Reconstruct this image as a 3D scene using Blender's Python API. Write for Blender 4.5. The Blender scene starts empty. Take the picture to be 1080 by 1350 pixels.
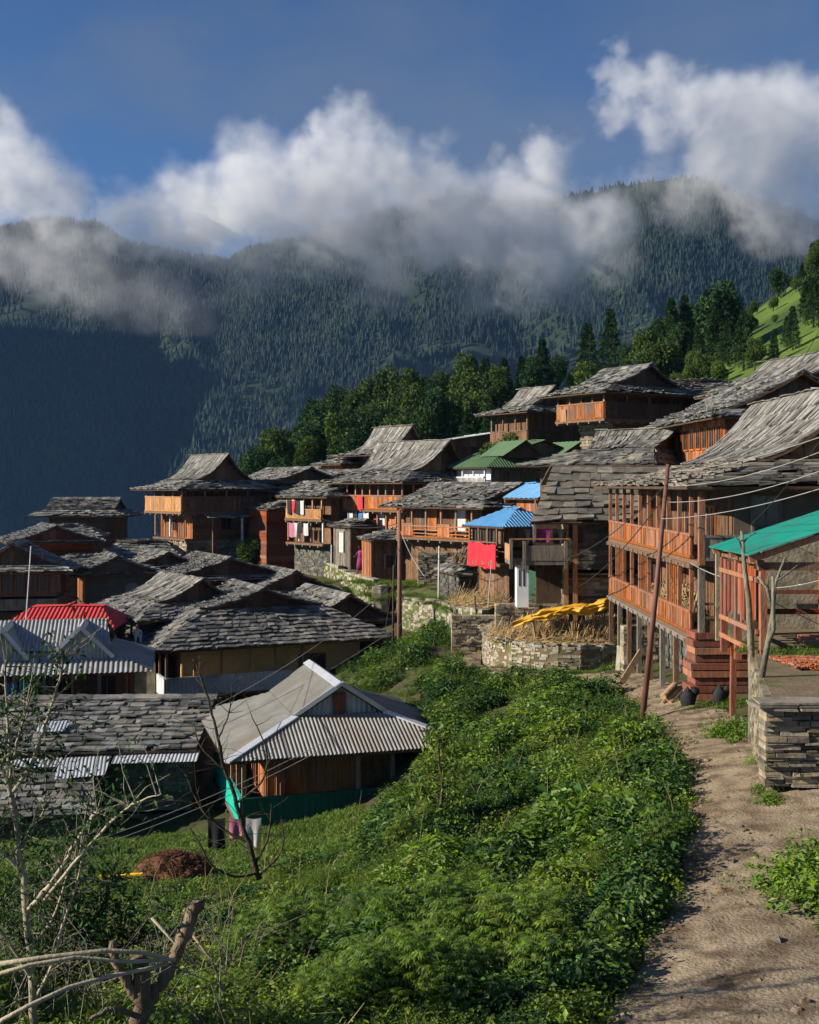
import bpy, math, random
import numpy as np
from mathutils import Vector, Matrix
random.seed(7); RNG = np.random.default_rng(7)
R = math.radians
C = bpy.context.scene.collection
SC = bpy.context.scene
# ------------------------------------------------------------------ camera
F = 1500.0            # focal length in photo pixels (photo is 1080 x 1350), horizon on row 640
HY = 640.0
cam_d = bpy.data.cameras.new('camera'); cam = bpy.data.objects.new('camera', cam_d); C.objects.link(cam)
cam_d.sensor_fit = 'VERTICAL'; cam_d.sensor_height = 24; cam_d.lens = F/1350*24
cam_d.shift_y = -(675-HY)/1350
cam_d.clip_start = 0.1; cam_d.clip_end = 12000
cam.location = (0, 0, 0); cam.rotation_euler = (R(90), 0, 0)
SC.camera = cam
# ------------------------------------------------------------------ light
SUN_EL, SUN_AZ = R(25), R(-12)      # sun at the left, a little beyond the camera plane
sdir = Vector((-math.cos(SUN_EL)*math.cos(SUN_AZ), math.cos(SUN_EL)*math.sin(SUN_AZ), math.sin(SUN_EL)))
w = bpy.data.worlds.new('World'); SC.world = w; w.use_nodes = True
nt = w.node_tree; bg = nt.nodes['Background']
sky = nt.nodes.new('ShaderNodeTexSky'); sky.sky_type = 'NISHITA'; sky.sun_disc = False
sky.sun_elevation = SUN_EL; sky.sun_rotation = math.atan2(sdir.x, sdir.y)
sky.altitude = 2600; sky.air_density = 1.0; sky.dust_density = 0.3; sky.ozone_density = 3.0
bg.inputs[1].default_value = 0.057
# thin high veil of grey cloud in the sky itself
tc = nt.nodes.new('ShaderNodeTexCoord'); mp = nt.nodes.new('ShaderNodeMapping'); mp.inputs['Scale'].default_value = (2.2, 2.2, 4.2)
nz = nt.nodes.new('ShaderNodeTexNoise'); nz.inputs['Scale'].default_value = 2.1; nz.inputs['Detail'].default_value = 6; nz.inputs['Roughness'].default_value = .52
rp = nt.nodes.new('ShaderNodeValToRGB'); rp.color_ramp.elements[0].position = .42; rp.color_ramp.elements[1].position = .78
rp.color_ramp.elements[1].color = (.62, .62, .62, 1)
mx = nt.nodes.new('ShaderNodeMix'); mx.data_type = 'RGBA'; mx.inputs[7].default_value = (2.0, 2.3, 2.7, 1)
tint = nt.nodes.new('ShaderNodeMix'); tint.data_type = 'RGBA'; tint.blend_type = 'MULTIPLY'; tint.inputs[0].default_value = 1; tint.inputs[7].default_value = (.72, .92, 1.12, 1)
L = nt.links.new
L(tc.outputs['Generated'], mp.inputs['Vector']); L(mp.outputs[0], nz.inputs['Vector']); L(nz.outputs['Fac'], rp.inputs[0])
L(sky.outputs[0], tint.inputs[6]); L(tint.outputs[2], mx.inputs[6]); L(rp.outputs[0], mx.inputs[0]); L(mx.outputs[2], bg.inputs[0])
sl = bpy.data.lights.new('sun', 'SUN'); sl.energy = 5.0; sl.angle = R(.5); sl.color = (1, .9, .76)
so = bpy.data.objects.new('sun', sl); C.objects.link(so); so.rotation_euler = sdir.to_track_quat('Z', 'Y').to_euler()
SC.view_settings.view_transform = 'Standard'; SC.view_settings.look = 'None'; SC.view_settings.exposure = .72; SC.view_settings.gamma = 1
cy = SC.cycles
cy.max_bounces = 5; cy.diffuse_bounces = 2; cy.glossy_bounces = 2; cy.transparent_max_bounces = 6; cy.volume_bounces = 6
cy.use_denoising = True; cy.use_adaptive_sampling = True; cy.adaptive_threshold = .02
cy.volume_step_rate = 1.0; cy.volume_max_steps = 256
cy.sample_clamp_indirect = 6

# ------------------------------------------------------------------ helpers
def P(px, py, d):
    """photo pixel and real distance -> a point of the place"""
    return Vector(((px-540)/F*d, d, -(py-HY)/F*d))
def tag(o, label=None, cat=None, group=None, kind=None):
    if label: o['label'] = label
    if cat: o['category'] = cat
    if group: o['group'] = group
    if kind: o['kind'] = kind
    return o
def empty(name, loc, rz=0, label=None, cat=None, group=None):
    o = bpy.data.objects.new(name, None); C.objects.link(o); o.location = loc; o.rotation_euler = (0, 0, rz)
    o.empty_display_size = .3
    return tag(o, label, cat, group)
def mesh_np(name, V, faces, mat, smooth=False, mats=None, mi=None):
    """faces: list of (n,k) int arrays"""
    me = bpy.data.meshes.new(name)
    V = np.asarray(V, dtype=np.float32)
    me.vertices.add(len(V)); me.vertices.foreach_set('co', V.ravel())
    loops = np.concatenate([f.ravel() for f in faces]).astype(np.int32)
    cnt = np.concatenate([np.full(len(f), f.shape[1], dtype=np.int32) for f in faces])
    st = np.concatenate([[0], np.cumsum(cnt)[:-1]]).astype(np.int32)
    me.loops.add(len(loops)); me.loops.foreach_set('vertex_index', loops)
    me.polygons.add(len(cnt)); me.polygons.foreach_set('loop_start', st); me.polygons.foreach_set('loop_total', cnt)
    me.polygons.foreach_set('use_smooth', np.full(len(cnt), smooth, dtype=bool))
    for m in (mats or [mat]): me.materials.append(m)
    if mi is not None: me.polygons.foreach_set('material_index', np.asarray(mi, dtype=np.int32))
    me.update(calc_edges=True)
    return me
def link(name, me, parent=None, loc=None):
    o = bpy.data.objects.new(name, me); C.objects.link(o)
    if parent: o.parent = parent
    if loc is not None: o.location = loc
    return o
BOXF = np.array([[0,3,2,1],[4,5,6,7],[0,1,5,4],[1,2,6,5],[2,3,7,6],[3,0,4,7]])
class MB:
    def __init__(s): s.V = []; s.Q = []; s.T = []; s.n = 0
    def add(s, v, q=None, t=None):
        v = np.asarray(v, dtype=float).reshape(-1, 3)
        if q is not None and len(q): s.Q.append(np.asarray(q)+s.n)
        if t is not None and len(t): s.T.append(np.asarray(t)+s.n)
        s.V.append(v); s.n += len(v)
    def hexa(s, b, t):      # 4 bottom corners, 4 top corners
        s.add(np.array(list(b)+list(t)), q=BOXF)
    def box(s, x0, x1, y0, y1, z0, z1):
        s.hexa([(x0,y0,z0),(x1,y0,z0),(x1,y1,z0),(x0,y1,z0)], [(x0,y0,z1),(x1,y0,z1),(x1,y1,z1),(x0,y1,z1)])
    def beam(s, a, b, wd, h, up=(0,0,1)):
        a = np.array(a, float); b = np.array(b, float); d = b-a; l = np.linalg.norm(d)
        if l < 1e-6: return
        d /= l; up = np.array(up, float); sd = np.cross(d, up)
        if np.linalg.norm(sd) < 1e-3: sd = np.cross(d, (0, 1, 0))
        sd /= np.linalg.norm(sd); u = np.cross(sd, d)
        q = [(-1,-1),(1,-1),(1,1),(-1,1)]
        s.hexa([a+sd*i*wd/2+u*j*h/2 for i,j in q], [b+sd*i*wd/2+u*j*h/2 for i,j in q])
    def tube(s, pts, rad, n=7, cap=True):
        pts = np.array([tuple(p) for p in pts], float); m = len(pts)
        if np.isscalar(rad): rad = [rad]*m
        tan = np.gradient(pts, axis=0); tan /= np.linalg.norm(tan, axis=1)[:,None]+1e-9
        ref = np.array((0.13, 0.31, .94)) if abs(tan[0][2]) < .9 else np.array((1., .1, 0))
        vs = []
        for i in range(m):
            a = np.cross(tan[i], ref); a /= np.linalg.norm(a)+1e-9; b = np.cross(tan[i], a)
            for k in range(n):
                th = 2*math.pi*k/n; vs.append(pts[i]+rad[i]*(a*math.cos(th)+b*math.sin(th)))
        q = [(i*n+k, i*n+(k+1)%n, (i+1)*n+(k+1)%n, (i+1)*n+k) for i in range(m-1) for k in range(n)]
        t = []
        if cap:
            vs.append(pts[0]); vs.append(pts[-1]); e = m*n
            t = [(e, (k+1)%n, k) for k in range(n)] + [(e+1, (m-1)*n+k, (m-1)*n+(k+1)%n) for k in range(n)]
        s.add(vs, q=q, t=t)
    def xf(s, M):
        M = np.array(M); 
        for i, v in enumerate(s.V): s.V[i] = v@M[:3,:3].T+M[:3,3]
        return s
    def mesh(s, name, mat, smooth=False):
        f = []
        if s.Q: f.append(np.concatenate(s.Q))
        if s.T: f.append(np.concatenate(s.T))
        return mesh_np(name, np.concatenate(s.V), f, mat, smooth)
    def build(s, name, mat, parent=None, smooth=False):
        if not s.V: return None
        return link(name, s.mesh(name, mat, smooth), parent)
def rot(deg_z, tilt=0, roll=0):
    return np.array(Matrix.Rotation(deg_z, 3, 'Z') @ Matrix.Rotation(tilt, 3, 'X') @ Matrix.Rotation(roll, 3, 'Y'))

# ------------------------------------------------------------------ materials
MATS = {}
def mat(name, c1, c2, rough=.85, scale=3., stretch=(1,1,1), island=.35, bump=.3, bscale=None, metal=0, c3=None, c3amt=.5, c3scale=.7, spec=.3, detail=6, trans=0):
    m = bpy.data.materials.new(name); m.use_nodes = True; n = m.node_tree.nodes; l = m.node_tree.links.new
    b = n['Principled BSDF']; b.inputs['Roughness'].default_value = rough; b.inputs['Metallic'].default_value = metal
    b.inputs['Specular IOR Level'].default_value = spec
    t = n.new('ShaderNodeTexCoord'); mp = n.new('ShaderNodeMapping'); mp.inputs['Scale'].default_value = stretch; l(t.outputs['Object'], mp.inputs[0])
    nz = n.new('ShaderNodeTexNoise'); nz.inputs['Scale'].default_value = scale; nz.inputs['Detail'].default_value = detail; nz.inputs['Roughness'].default_value = .6
    l(mp.outputs[0], nz.inputs['Vector'])
    cr = n.new('ShaderNodeValToRGB'); cr.color_ramp.elements[0].position = .32; cr.color_ramp.elements[1].position = .68
    cr.color_ramp.elements[0].color = (*c1, 1); cr.color_ramp.elements[1].color = (*c2, 1); l(nz.outputs['Fac'], cr.inputs[0])
    out = cr.outputs[0]
    if c3:
        n3 = n.new('ShaderNodeTexNoise'); n3.inputs['Scale'].default_value = c3scale; n3.inputs['Detail'].default_value = 5; l(t.outputs['Object'], n3.inputs['Vector'])
        r3 = n.new('ShaderNodeValToRGB'); r3.color_ramp.elements[0].position = 1-c3amt-.08; r3.color_ramp.elements[1].position = 1-c3amt+.1; l(n3.outputs['Fac'], r3.inputs[0])
        m3 = n.new('ShaderNodeMix'); m3.data_type = 'RGBA'; m3.inputs[7].default_value = (*c3, 1); l(r3.outputs[0], m3.inputs[0]); l(out, m3.inputs[6]); out = m3.outputs[2]
    if island:
        g = n.new('ShaderNodeNewGeometry'); mr = n.new('ShaderNodeMapRange'); mr.inputs[3].default_value = 1-island; mr.inputs[4].default_value = 1+island
        l(g.outputs['Random Per Island'], mr.inputs[0])
        hs = n.new('ShaderNodeHueSaturation'); l(mr.outputs[0], hs.inputs['Value']); l(out, hs.inputs['Color'])
        mr2 = n.new('ShaderNodeMapRange'); mr2.inputs[3].default_value = 1-island*.5; mr2.inputs[4].default_value = 1+island*.35
        ml = n.new('ShaderNodeMath'); ml.operation = 'MULTIPLY'; ml.inputs[1].default_value = 7.31; fr = n.new('ShaderNodeMath'); fr.operation = 'FRACT'
        l(g.outputs['Random Per Island'], ml.inputs[0]); l(ml.outputs[0], fr.inputs[0]); l(fr.outputs[0], mr2.inputs[0]); l(mr2.outputs[0], hs.inputs['Saturation'])
        out = hs.outputs[0]
    if island:
        oi = n.new('ShaderNodeObjectInfo'); mo_ = n.new('ShaderNodeMapRange'); mo_.inputs[3].default_value = .84; mo_.inputs[4].default_value = 1.2; l(oi.outputs['Random'], mo_.inputs[0])
        h2 = n.new('ShaderNodeHueSaturation'); l(mo_.outputs[0], h2.inputs['Value']); l(out, h2.inputs['Color']); out = h2.outputs[0]
    l(out, b.inputs['Base Color'])
    if bump:
        nb = n.new('ShaderNodeTexNoise'); nb.inputs['Scale'].default_value = bscale or scale*4; nb.inputs['Detail'].default_value = 4; l(mp.outputs[0], nb.inputs['Vector'])
        bp = n.new('ShaderNodeBump'); bp.inputs['Strength'].default_value = bump; bp.inputs['Distance'].default_value = .03; l(nb.outputs['Fac'], bp.inputs['Height']); l(bp.outputs[0], b.inputs['Normal'])
    if trans:
        tr = n.new('ShaderNodeBsdfTranslucent'); ms = n.new('ShaderNodeMixShader'); ms.inputs[0].default_value = trans
        l(out, tr.inputs[0]); l(b.outputs[0], ms.inputs[1]); l(tr.outputs[0], ms.inputs[2]); l(ms.outputs[0], n['Material Output'].inputs[0])
    MATS[name] = m; return m
mat('slate', (.06,.062,.06), (.19,.188,.17), .62, 2.2, island=.55, bump=.5, c3=(.2,.185,.15), c3amt=.42, c3scale=1.1, spec=.45)
mat('slate_brown', (.09,.08,.065), (.23,.205,.16), .65, 2.0, island=.4, bump=.5, c3=(.22,.19,.14), c3amt=.4, spec=.4)
mat('plank_roof', (.08,.077,.068), (.24,.23,.2), .7, 3., stretch=(1,1,1), island=.45, bump=.5, spec=.4)
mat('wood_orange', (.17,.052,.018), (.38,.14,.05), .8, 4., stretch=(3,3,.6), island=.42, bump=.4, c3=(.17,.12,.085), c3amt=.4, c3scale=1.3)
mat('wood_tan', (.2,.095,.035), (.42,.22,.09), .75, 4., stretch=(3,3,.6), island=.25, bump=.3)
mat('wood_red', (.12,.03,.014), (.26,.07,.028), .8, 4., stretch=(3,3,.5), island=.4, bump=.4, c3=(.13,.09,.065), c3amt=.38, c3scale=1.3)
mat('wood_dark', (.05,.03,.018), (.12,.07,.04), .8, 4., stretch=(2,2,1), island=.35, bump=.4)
mat('wood_brown', (.09,.047,.025), (.19,.105,.055), .8, 4., stretch=(2,2,1), island=.3, bump=.4)
mat('wood_grey', (.10,.085,.065), (.22,.19,.15), .8, 4., stretch=(2,2,.5), island=.3, bump=.4)
mat('pole_wood', (.12,.06,.04), (.22,.115,.08), .8, 3., stretch=(3,3,.6), island=.1, bump=.4)
mat('rust_pole', (.11,.05,.035), (.2,.09,.06), .6, 3., island=.1, bump=.2)
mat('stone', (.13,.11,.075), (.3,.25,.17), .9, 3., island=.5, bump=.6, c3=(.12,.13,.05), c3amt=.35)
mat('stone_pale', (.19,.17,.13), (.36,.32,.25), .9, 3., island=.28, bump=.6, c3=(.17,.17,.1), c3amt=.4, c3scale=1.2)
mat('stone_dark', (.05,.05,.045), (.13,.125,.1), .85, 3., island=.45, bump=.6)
mat('mortar', (.035,.03,.022), (.07,.06,.045), .95, 4., island=0, bump=.4)
mat('tin_pale', (.22,.225,.225), (.31,.315,.31), .7, 1.5, island=.06, bump=.1, c3=(.2,.19,.17), c3amt=.4)
mat('tin_grey', (.18,.175,.155), (.27,.265,.24), .75, 1.5, island=.06, bump=.08, metal=.0, c3=(.19,.165,.125), c3amt=.42, c3scale=.6, spec=.5)
mat('tin_cap', (.4,.42,.45), (.5,.52,.55), .4, 1.5, island=.05, bump=.05, metal=.3, spec=.5)
mat('tin_tan', (.19,.16,.11), (.27,.235,.17), .6, 2., island=.05, bump=.1, c3=(.3,.27,.22), c3amt=.38)
mat('tin_green', (.07,.13,.06), (.1,.17,.085), .55, 1., island=.05, bump=.05)
mat('tin_teal', (.005,.22,.16), (.01,.28,.2), .5, 1., island=.05, bump=.05, c3=(.03,.17,.13), c3amt=.45, c3scale=1.6)
mat('tin_red', (.48,.03,.03), (.6,.05,.05), .6, 1., island=.05, bump=.05, c3=(.4,.09,.07), c3amt=.4, c3scale=1.5)
mat('tin_blue', (.1,.3,.56), (.15,.37,.64), .6, 1.5, island=.1, bump=.1, c3=(.22,.3,.38), c3amt=.36, c3scale=2)
mat('tin_sheet', (.36,.4,.42), (.46,.5,.52), .55, 1.5, island=.06, bump=.1, c3=(.2,.19,.17), c3amt=.4)
mat('cloth_red', (.6,.02,.03), (.7,.03,.05), .8, 2., island=.05, bump=.1)
mat('cloth_teal', (.0,.28,.2), (.005,.34,.25), .75, 2., island=.05, bump=.1)
mat('cloth_green', (.004,.09,.06), (.008,.13,.085), .7, 2., island=.05, bump=.1)
mat('cloth_white', (.42,.41,.39), (.62,.6,.57), .8, 2., island=.1, bump=.1)
mat('cloth_pink', (.33,.1,.17), (.42,.14,.22), .8, 2., island=.1, bump=.1)
mat('cloth_dark', (.01,.01,.012), (.025,.025,.03), .8, 2., island=.1, bump=.1)
mat('cloth_blue', (.03,.1,.3), (.05,.2,.42), .8, 2., island=.1, bump=.1)
mat('cloth_purple', (.12,.01,.07), (.25,.02,.12), .8, 6., island=.1, bump=.1)
mat('tarp', (.62,.3,.015), (.74,.42,.03), .5, 3., island=.05, bump=.5, bscale=9, c3=(.45,.27,.07), c3amt=.4, c3scale=2.2)
mat('plaster', (.42,.28,.11), (.52,.37,.16), .85, 2., island=.03, bump=.1, c3=(.24,.16,.08), c3amt=.35)
mat('plaster_white', (.55,.6,.62), (.7,.74,.75), .8, 2., island=.03, bump=.1)
mat('plaster_dark', (.10,.085,.065), (.17,.14,.1), .9, 2., island=.03, bump=.2)
mat('interior_shade', (.008,.007,.006), (.015,.013,.011), .9, 2., island=0, bump=0)  # near black, the shade of inner spaces put into the colour
mat('glass_dark', (.015,.017,.02), (.03,.033,.036), .15, 1., island=0, bump=0, spec=.6)
mat('paint_turquoise', (.05,.16,.2), (.07,.22,.26), .7, 2., island=.1)
mat('straw', (.3,.2,.085), (.52,.38,.18), .8, 5., island=.35, bump=.2)
mat('thorn', (.16,.11,.07), (.3,.22,.14), .85, 5., island=.4, bump=.2)
mat('soil', (.075,.042,.023), (.14,.08,.045), .95, 6., island=0, bump=.8, bscale=25)
mat('trunk_bark', (.09,.065,.04), (.21,.155,.1), .85, 9., stretch=(1,1,.4), island=.05, bump=.9)
mat('bark_grey', (.09,.08,.055), (.24,.22,.16), .85, 8., stretch=(1,1,.4), island=.05, bump=.8)
mat('bark_pale', (.28,.24,.16), (.42,.37,.26), .8, 6., stretch=(1,1,.4), island=.05, bump=.4)
mat('bark_dark', (.03,.022,.014), (.09,.065,.04), .85, 7., stretch=(1,1,.35), island=.1, bump=.7)
mat('cut_wood', (.25,.15,.08), (.4,.26,.14), .8, 5., island=.3)
mat('skin', (.3,.16,.1), (.36,.2,.13), .6, 2., island=0, bump=0)
mat('hair', (.01,.008,.006), (.02,.015,.01), .6, 2., island=0, bump=0)
mat('wire', (.32,.32,.3), (.4,.4,.38), .5, 2., island=0, bump=0)
mat('wire_dark', (.02,.02,.02), (.05,.05,.05), .5, 2., island=0, bump=0)
mat('tile_debris', (.28,.08,.03), (.45,.16,.07), .9, 8., island=.4, bump=.6)
mat('paint_yellow', (.7,.4,.02), (.8,.5,.03), .6, 3., island=.05, c3=(.3,.18,.05), c3amt=.38, c3scale=4)
# foliage
mat('leaf', (.045,.11,.008), (.16,.26,.022), .6, .45, island=.45, bump=0, detail=2, spec=.35, trans=.3)
mat('leaf_light', (.09,.16,.012), (.2,.27,.025), .55, .5, island=.4, bump=0, detail=2, trans=.3)
mat('leaf_dark', (.018,.055,.012), (.045,.105,.02), .65, .5, island=.4, bump=0, detail=2, spec=.2, trans=.2)
mat('grass', (.06,.12,.008), (.13,.2,.02), .6, .4, island=.4, bump=0, detail=2, trans=.3)
mat('leaf_dry', (.16,.12,.04), (.25,.2,.08), .7, .5, island=.4, bump=0, detail=2, trans=.2)
mat('bush_leaf', (.045,.09,.014), (.1,.15,.028), .8, .35, island=.4, bump=0, detail=2, trans=.2, spec=.1)
mat('tree_leaf', (.034,.065,.012), (.08,.12,.022), .8, .35, island=.45, bump=0, detail=2, trans=.15, spec=.1)
mat('tree_dark', (.014,.042,.014), (.04,.082,.02), .8, .35, island=.45, bump=0, detail=2, trans=.1, spec=.1)
mat('far_conifer', (.007,.02,.017), (.02,.04,.024), .9, .006, island=.5, bump=0, detail=4)
M = MATS
# ------------------------------------------------------------------ value noise in numpy (for terrain)
def vnoise(x, y, seed=0):
    xi = np.floor(x).astype(np.int64); yi = np.floor(y).astype(np.int64); xf = x-xi; yf = y-yi
    def h(a, b):
        n = (a*374761393 + b*668265263 + seed*1442695041) & 0x7fffffff
        n = ((n ^ (n >> 13))*1274126177) & 0x7fffffff
        return ((n ^ (n >> 16)) & 0xffff)/65535.
    u = xf*xf*(3-2*xf); v = yf*yf*(3-2*yf)
    return (h(xi,yi)*(1-u)+h(xi+1,yi)*u)*(1-v)+(h(xi,yi+1)*(1-u)+h(xi+1,yi+1)*u)*v
def fbm(x, y, o=4, seed=0):
    s = 0; a = .5
    for i in range(o): s = s+a*vnoise(x*2**i, y*2**i, seed+i*17); a *= .5
    return s
# ------------------------------------------------------------------ far mountain
RP = np.array([(-700,330),(-300,330),(-60,305),(60,294),(120,300),(200,335),(300,345),(380,320),(460,296),(540,275),(620,262),(680,268),(760,262),(850,246),(900,242),(950,241),(1000,262),(1080,285),(1200,300),(1500,270),(2200,330)], float)
def mount_h(x, y):
    px = 540+x/y*F
    D0, D1 = 1080., 2500.
    zr = (HY-np.interp(px, RP[:,0], RP[:,1]))/F*D1
    t = np.clip((y-D0)/(D1-D0), 0, 1.6)
    base = -330.
    prof = np.where(t < 1, t**.92, 1-(t-1)*1.3)
    z = base+(zr-base)*prof
    # spurs running down the slope
    sp = fbm(x/330.+y/1900., y/1500., 3, 5)
    rid = 1-np.abs(2*sp/.875-1)
    amp = np.clip(t*(1.15-t)*3.2, 0, 1)
    amp = amp*np.clip((1.05-t)*3, .25, 1); z = z+(rid-.6)*150*amp
    z = z+(fbm(x/90., y/120., 3, 9)-.45)*46*np.clip(t*3, 0, 1)
    # big nearer shoulder on the left, its right flank falls to the gully; crest out of view, raised to shade the slope
    cx = -820+(1700-y)*.32
    sh = np.clip(1-np.abs((y-1750)/640.), 0, 1)**.6
    ht = np.where(x < cx, 1., np.clip(1-(x-cx)/560., 0, 1))
    z2 = -330+ (760+(fbm(x/170., y/230., 4, 21)-.45)*300)*sh*ht**1.05
    return np.maximum(z, z2)
ys = np.concatenate([np.linspace(1080, 2560, 150), np.linspace(2580, 3300, 12)])
us = np.linspace(-.62, .66, 210)
U, Y = np.meshgrid(us, ys); X = U*Y; Z = mount_h(X, Y)
ny, nx = X.shape
idx = np.arange(ny*nx).reshape(ny, nx)
q = np.stack([idx[:-1,:-1], idx[:-1,1:], idx[1:,1:], idx[1:,:-1]], -1).reshape(-1, 4)
mm = mat('mountain_floor', (.01,.022,.013), (.022,.04,.018), .95, .004, island=0, bump=0)
mo = link('far_mountain', mesh_np('far_mountain', np.stack([X, Y, Z], -1).reshape(-1, 3), [q], mm, smooth=True))
tag(mo, kind='structure')
# conifers: one mass nobody could count
def conifer_tpl(n=5, tiers=3):
    V = []; T = []
    for k in range(tiers):
        z0 = .12+.26*k; z1 = z0+.42+.02*k; r = .2*(1-.28*k)
        if k == tiers-1: z1 = 1.0
        b = len(V)
        for i in range(n):
            a = 2*math.pi*(i+.37*k)/n; rr = r*(1 if i % 2 else .72); V.append((rr*math.cos(a), rr*math.sin(a), z0-(.04 if i % 2 else 0)))
        V.append((0, 0, z1))
        T += [(b+i, b+(i+1) % n, b+n) for i in range(n)]
    return np.array(V), np.array(T)
def scatter_np(tplV, tplT, pos, sc, ang, zsc=None, tilt=None):
    n = len(pos); c = np.cos(ang)[:,None]; s = np.sin(ang)[:,None]
    x = tplV[None,:,0]*c-tplV[None,:,1]*s; y = tplV[None,:,0]*s+tplV[None,:,1]*c; z = np.repeat(tplV[None,:,2], n, 0)
    V = np.stack([x*sc[:,None], y*sc[:,None], z*(sc if zsc is None else zsc)[:,None]], -1)
    if tilt is not None: V[:,:,0] += V[:,:,2]*tilt[:,0:1]; V[:,:,1] += V[:,:,2]*tilt[:,1:2]
    V += pos[:,None,:]
    T = tplT[None]+(np.arange(n)*len(tplV))[:,None,None]
    return V.reshape(-1, 3), T.reshape(-1, tplT.shape[1])
N = 76000
py_ = np.sqrt(RNG.uniform(1150**2, 2560**2, N)); px_ = RNG.uniform(-.42, .42, N)*py_
den = fbm(px_/110., py_/110., 3, 77)
keep = den+RNG.uniform(-.18, .18, N) > .33
px_, py_ = px_[keep], py_[keep]
pz_ = mount_h(px_, py_)
vis = pz_ > -230; px_, py_, pz_ = px_[vis], py_[vis], pz_[vis]
n = len(px_)
tv, tt = conifer_tpl(5, 2)
hs_ = RNG.uniform(8, 17, n)+10*fbm(px_/60., py_/60., 3, 91)*RNG.random(n)
V, T = scatter_np(tv, tt, np.stack([px_, py_, pz_-1.5], -1), hs_*RNG.uniform(.85, 1.35, n), RNG.uniform(0, 6.3, n), zsc=hs_)
fo = link('conifer_forest', mesh_np('conifer_forest', V, [T], M['far_conifer']))
tag(fo, 'dense dark conifer forest covering the far mountainside', 'forest', kind='stuff')

# ------------------------------------------------------------------ clouds: a voxel volume baked by geometry nodes, between the village and the mountain ridge
CD = 1560.
BL = [(5,165,42,1),(20,235,62,1),(75,262,50,1),(140,290,38,.8),(200,296,50,.9),(262,290,62,1),(318,262,58,1),(330,205,46,.62),(360,180,26,.5),(385,262,70,1),(430,225,52,1),(452,172,36,1),(495,190,44,1),
 (455,290,74,1),(520,240,52,1),(568,222,36,.8),(578,175,18,.35),(575,290,70,1),(650,215,18,.5),(640,300,66,1),(700,282,64,1),(718,220,40,1),(730,330,62,1),(790,300,56,1),(815,345,34,.5),(700,372,44,.45),
 (512,362,50,.55),(470,360,26,.4),(560,352,26,.4),(808,52,18,.9),(790,92,24,.9),(822,130,36,1),(872,112,34,1),(870,165,40,.8),(925,140,50,1),(985,165,62,1),(1045,150,60,1),(1100,190,70,1),(955,215,62,.9),(1030,245,72,.95),(1085,270,60,.9),
 (905,275,38,.5),(1030,315,34,.5),(250,400,60,.16),(150,345,60,.22),(60,340,50,.3),(0,320,50,.4),(340,345,60,.3),(640,365,60,.3),(860,235,36,.45),(60,345,60,.35),(130,375,55,.28),(210,380,60,.26),(400,330,50,.4),(300,310,50,.5),(760,380,50,.3),(110,310,45,.5),(230,265,40,.8)]
cmat = bpy.data.materials.new('cloud_vapour'); cmat.use_nodes = True
n = cmat.node_tree.nodes; n.clear(); l = cmat.node_tree.links.new
o_ = n.new('ShaderNodeOutputMaterial'); pv = n.new('ShaderNodeVolumePrincipled'); pv.inputs['Color'].default_value = (.93, .94, .96, 1)
pv.inputs['Anisotropy'].default_value = .1
at = n.new('ShaderNodeAttribute'); at.attribute_name = 'density'; ml = n.new('ShaderNodeMath'); ml.operation = 'MULTIPLY'; ml.inputs[1].default_value = .028
pv.inputs['Density Attribute'].default_value = ''
l(at.outputs['Fac'], ml.inputs[0]); l(ml.outputs[0], pv.inputs['Density']); l(pv.outputs[0], o_.inputs['Volume'])
ng = bpy.data.node_groups.new('cloud_grid', 'GeometryNodeTree'); ng.interface.new_socket('Geometry', in_out='OUTPUT', socket_type='NodeSocketGeometry')
gn = ng.nodes; gl = ng.links.new
pos = gn.new('GeometryNodeInputPosition')
def gmath(op, a, b=None, c=None):
    x = gn.new('ShaderNodeMath'); x.operation = op
    for i, v in enumerate((a, b, c)):
        if v is None: continue
        if isinstance(v, (int, float)): x.inputs[i].default_value = v
        else: gl(v, x.inputs[i])
    return x.outputs[0]
# warp the position with noise so the blobs get billows
nzv = gn.new('ShaderNodeTexNoise'); nzv.inputs['Scale'].default_value = .013; nzv.inputs['Detail'].default_value = 7; nzv.inputs['Roughness'].default_value = .64
gl(pos.outputs[0], nzv.inputs['Vector'])
sub = gn.new('ShaderNodeVectorMath'); sub.operation = 'SUBTRACT'; sub.inputs[1].default_value = (.5, .5, .5); gl(nzv.outputs['Color'], sub.inputs[0])
scl = gn.new('ShaderNodeVectorMath'); scl.operation = 'SCALE'; scl.inputs['Scale'].default_value = 150.; gl(sub.outputs[0], scl.inputs[0])
wp = gn.new('ShaderNodeVectorMath'); wp.operation = 'ADD'; gl(pos.outputs[0], wp.inputs[0]); gl(scl.outputs[0], wp.inputs[1])
tot = None
for (bx, by, br, st) in BL:
    dd = CD+random.uniform(-70, 70)
    p = P(bx, by, dd); r = br/F*dd*1.2
    ds = gn.new('ShaderNodeVectorMath'); ds.operation = 'DISTANCE'; gl(wp.outputs[0], ds.inputs[0]); ds.inputs[1].default_value = p
    f = gmath('MULTIPLY_ADD', ds.outputs['Value'], -1/r, 1.0); f = gmath('MAXIMUM', f, 0.0); f = gmath('MULTIPLY', f, 2.2); f = gmath('MINIMUM', f, 1.0) 
    f = gmath('MULTIPLY', f, st)
    tot = f if tot is None else gmath('MAXIMUM', tot, f)
nz2 = gn.new('ShaderNodeTexNoise'); nz2.inputs['Scale'].default_value = .026; nz2.inputs['Detail'].default_value = 7; nz2.inputs['Roughness'].default_value = .7; gl(pos.outputs[0], nz2.inputs['Vector'])
er = gmath('MULTIPLY_ADD', nz2.outputs['Fac'], 4.0, -1.4); er = gmath('MAXIMUM', er, .0)
dn = gmath('MULTIPLY', gmath('POWER', tot, 1.5), er)
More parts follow.
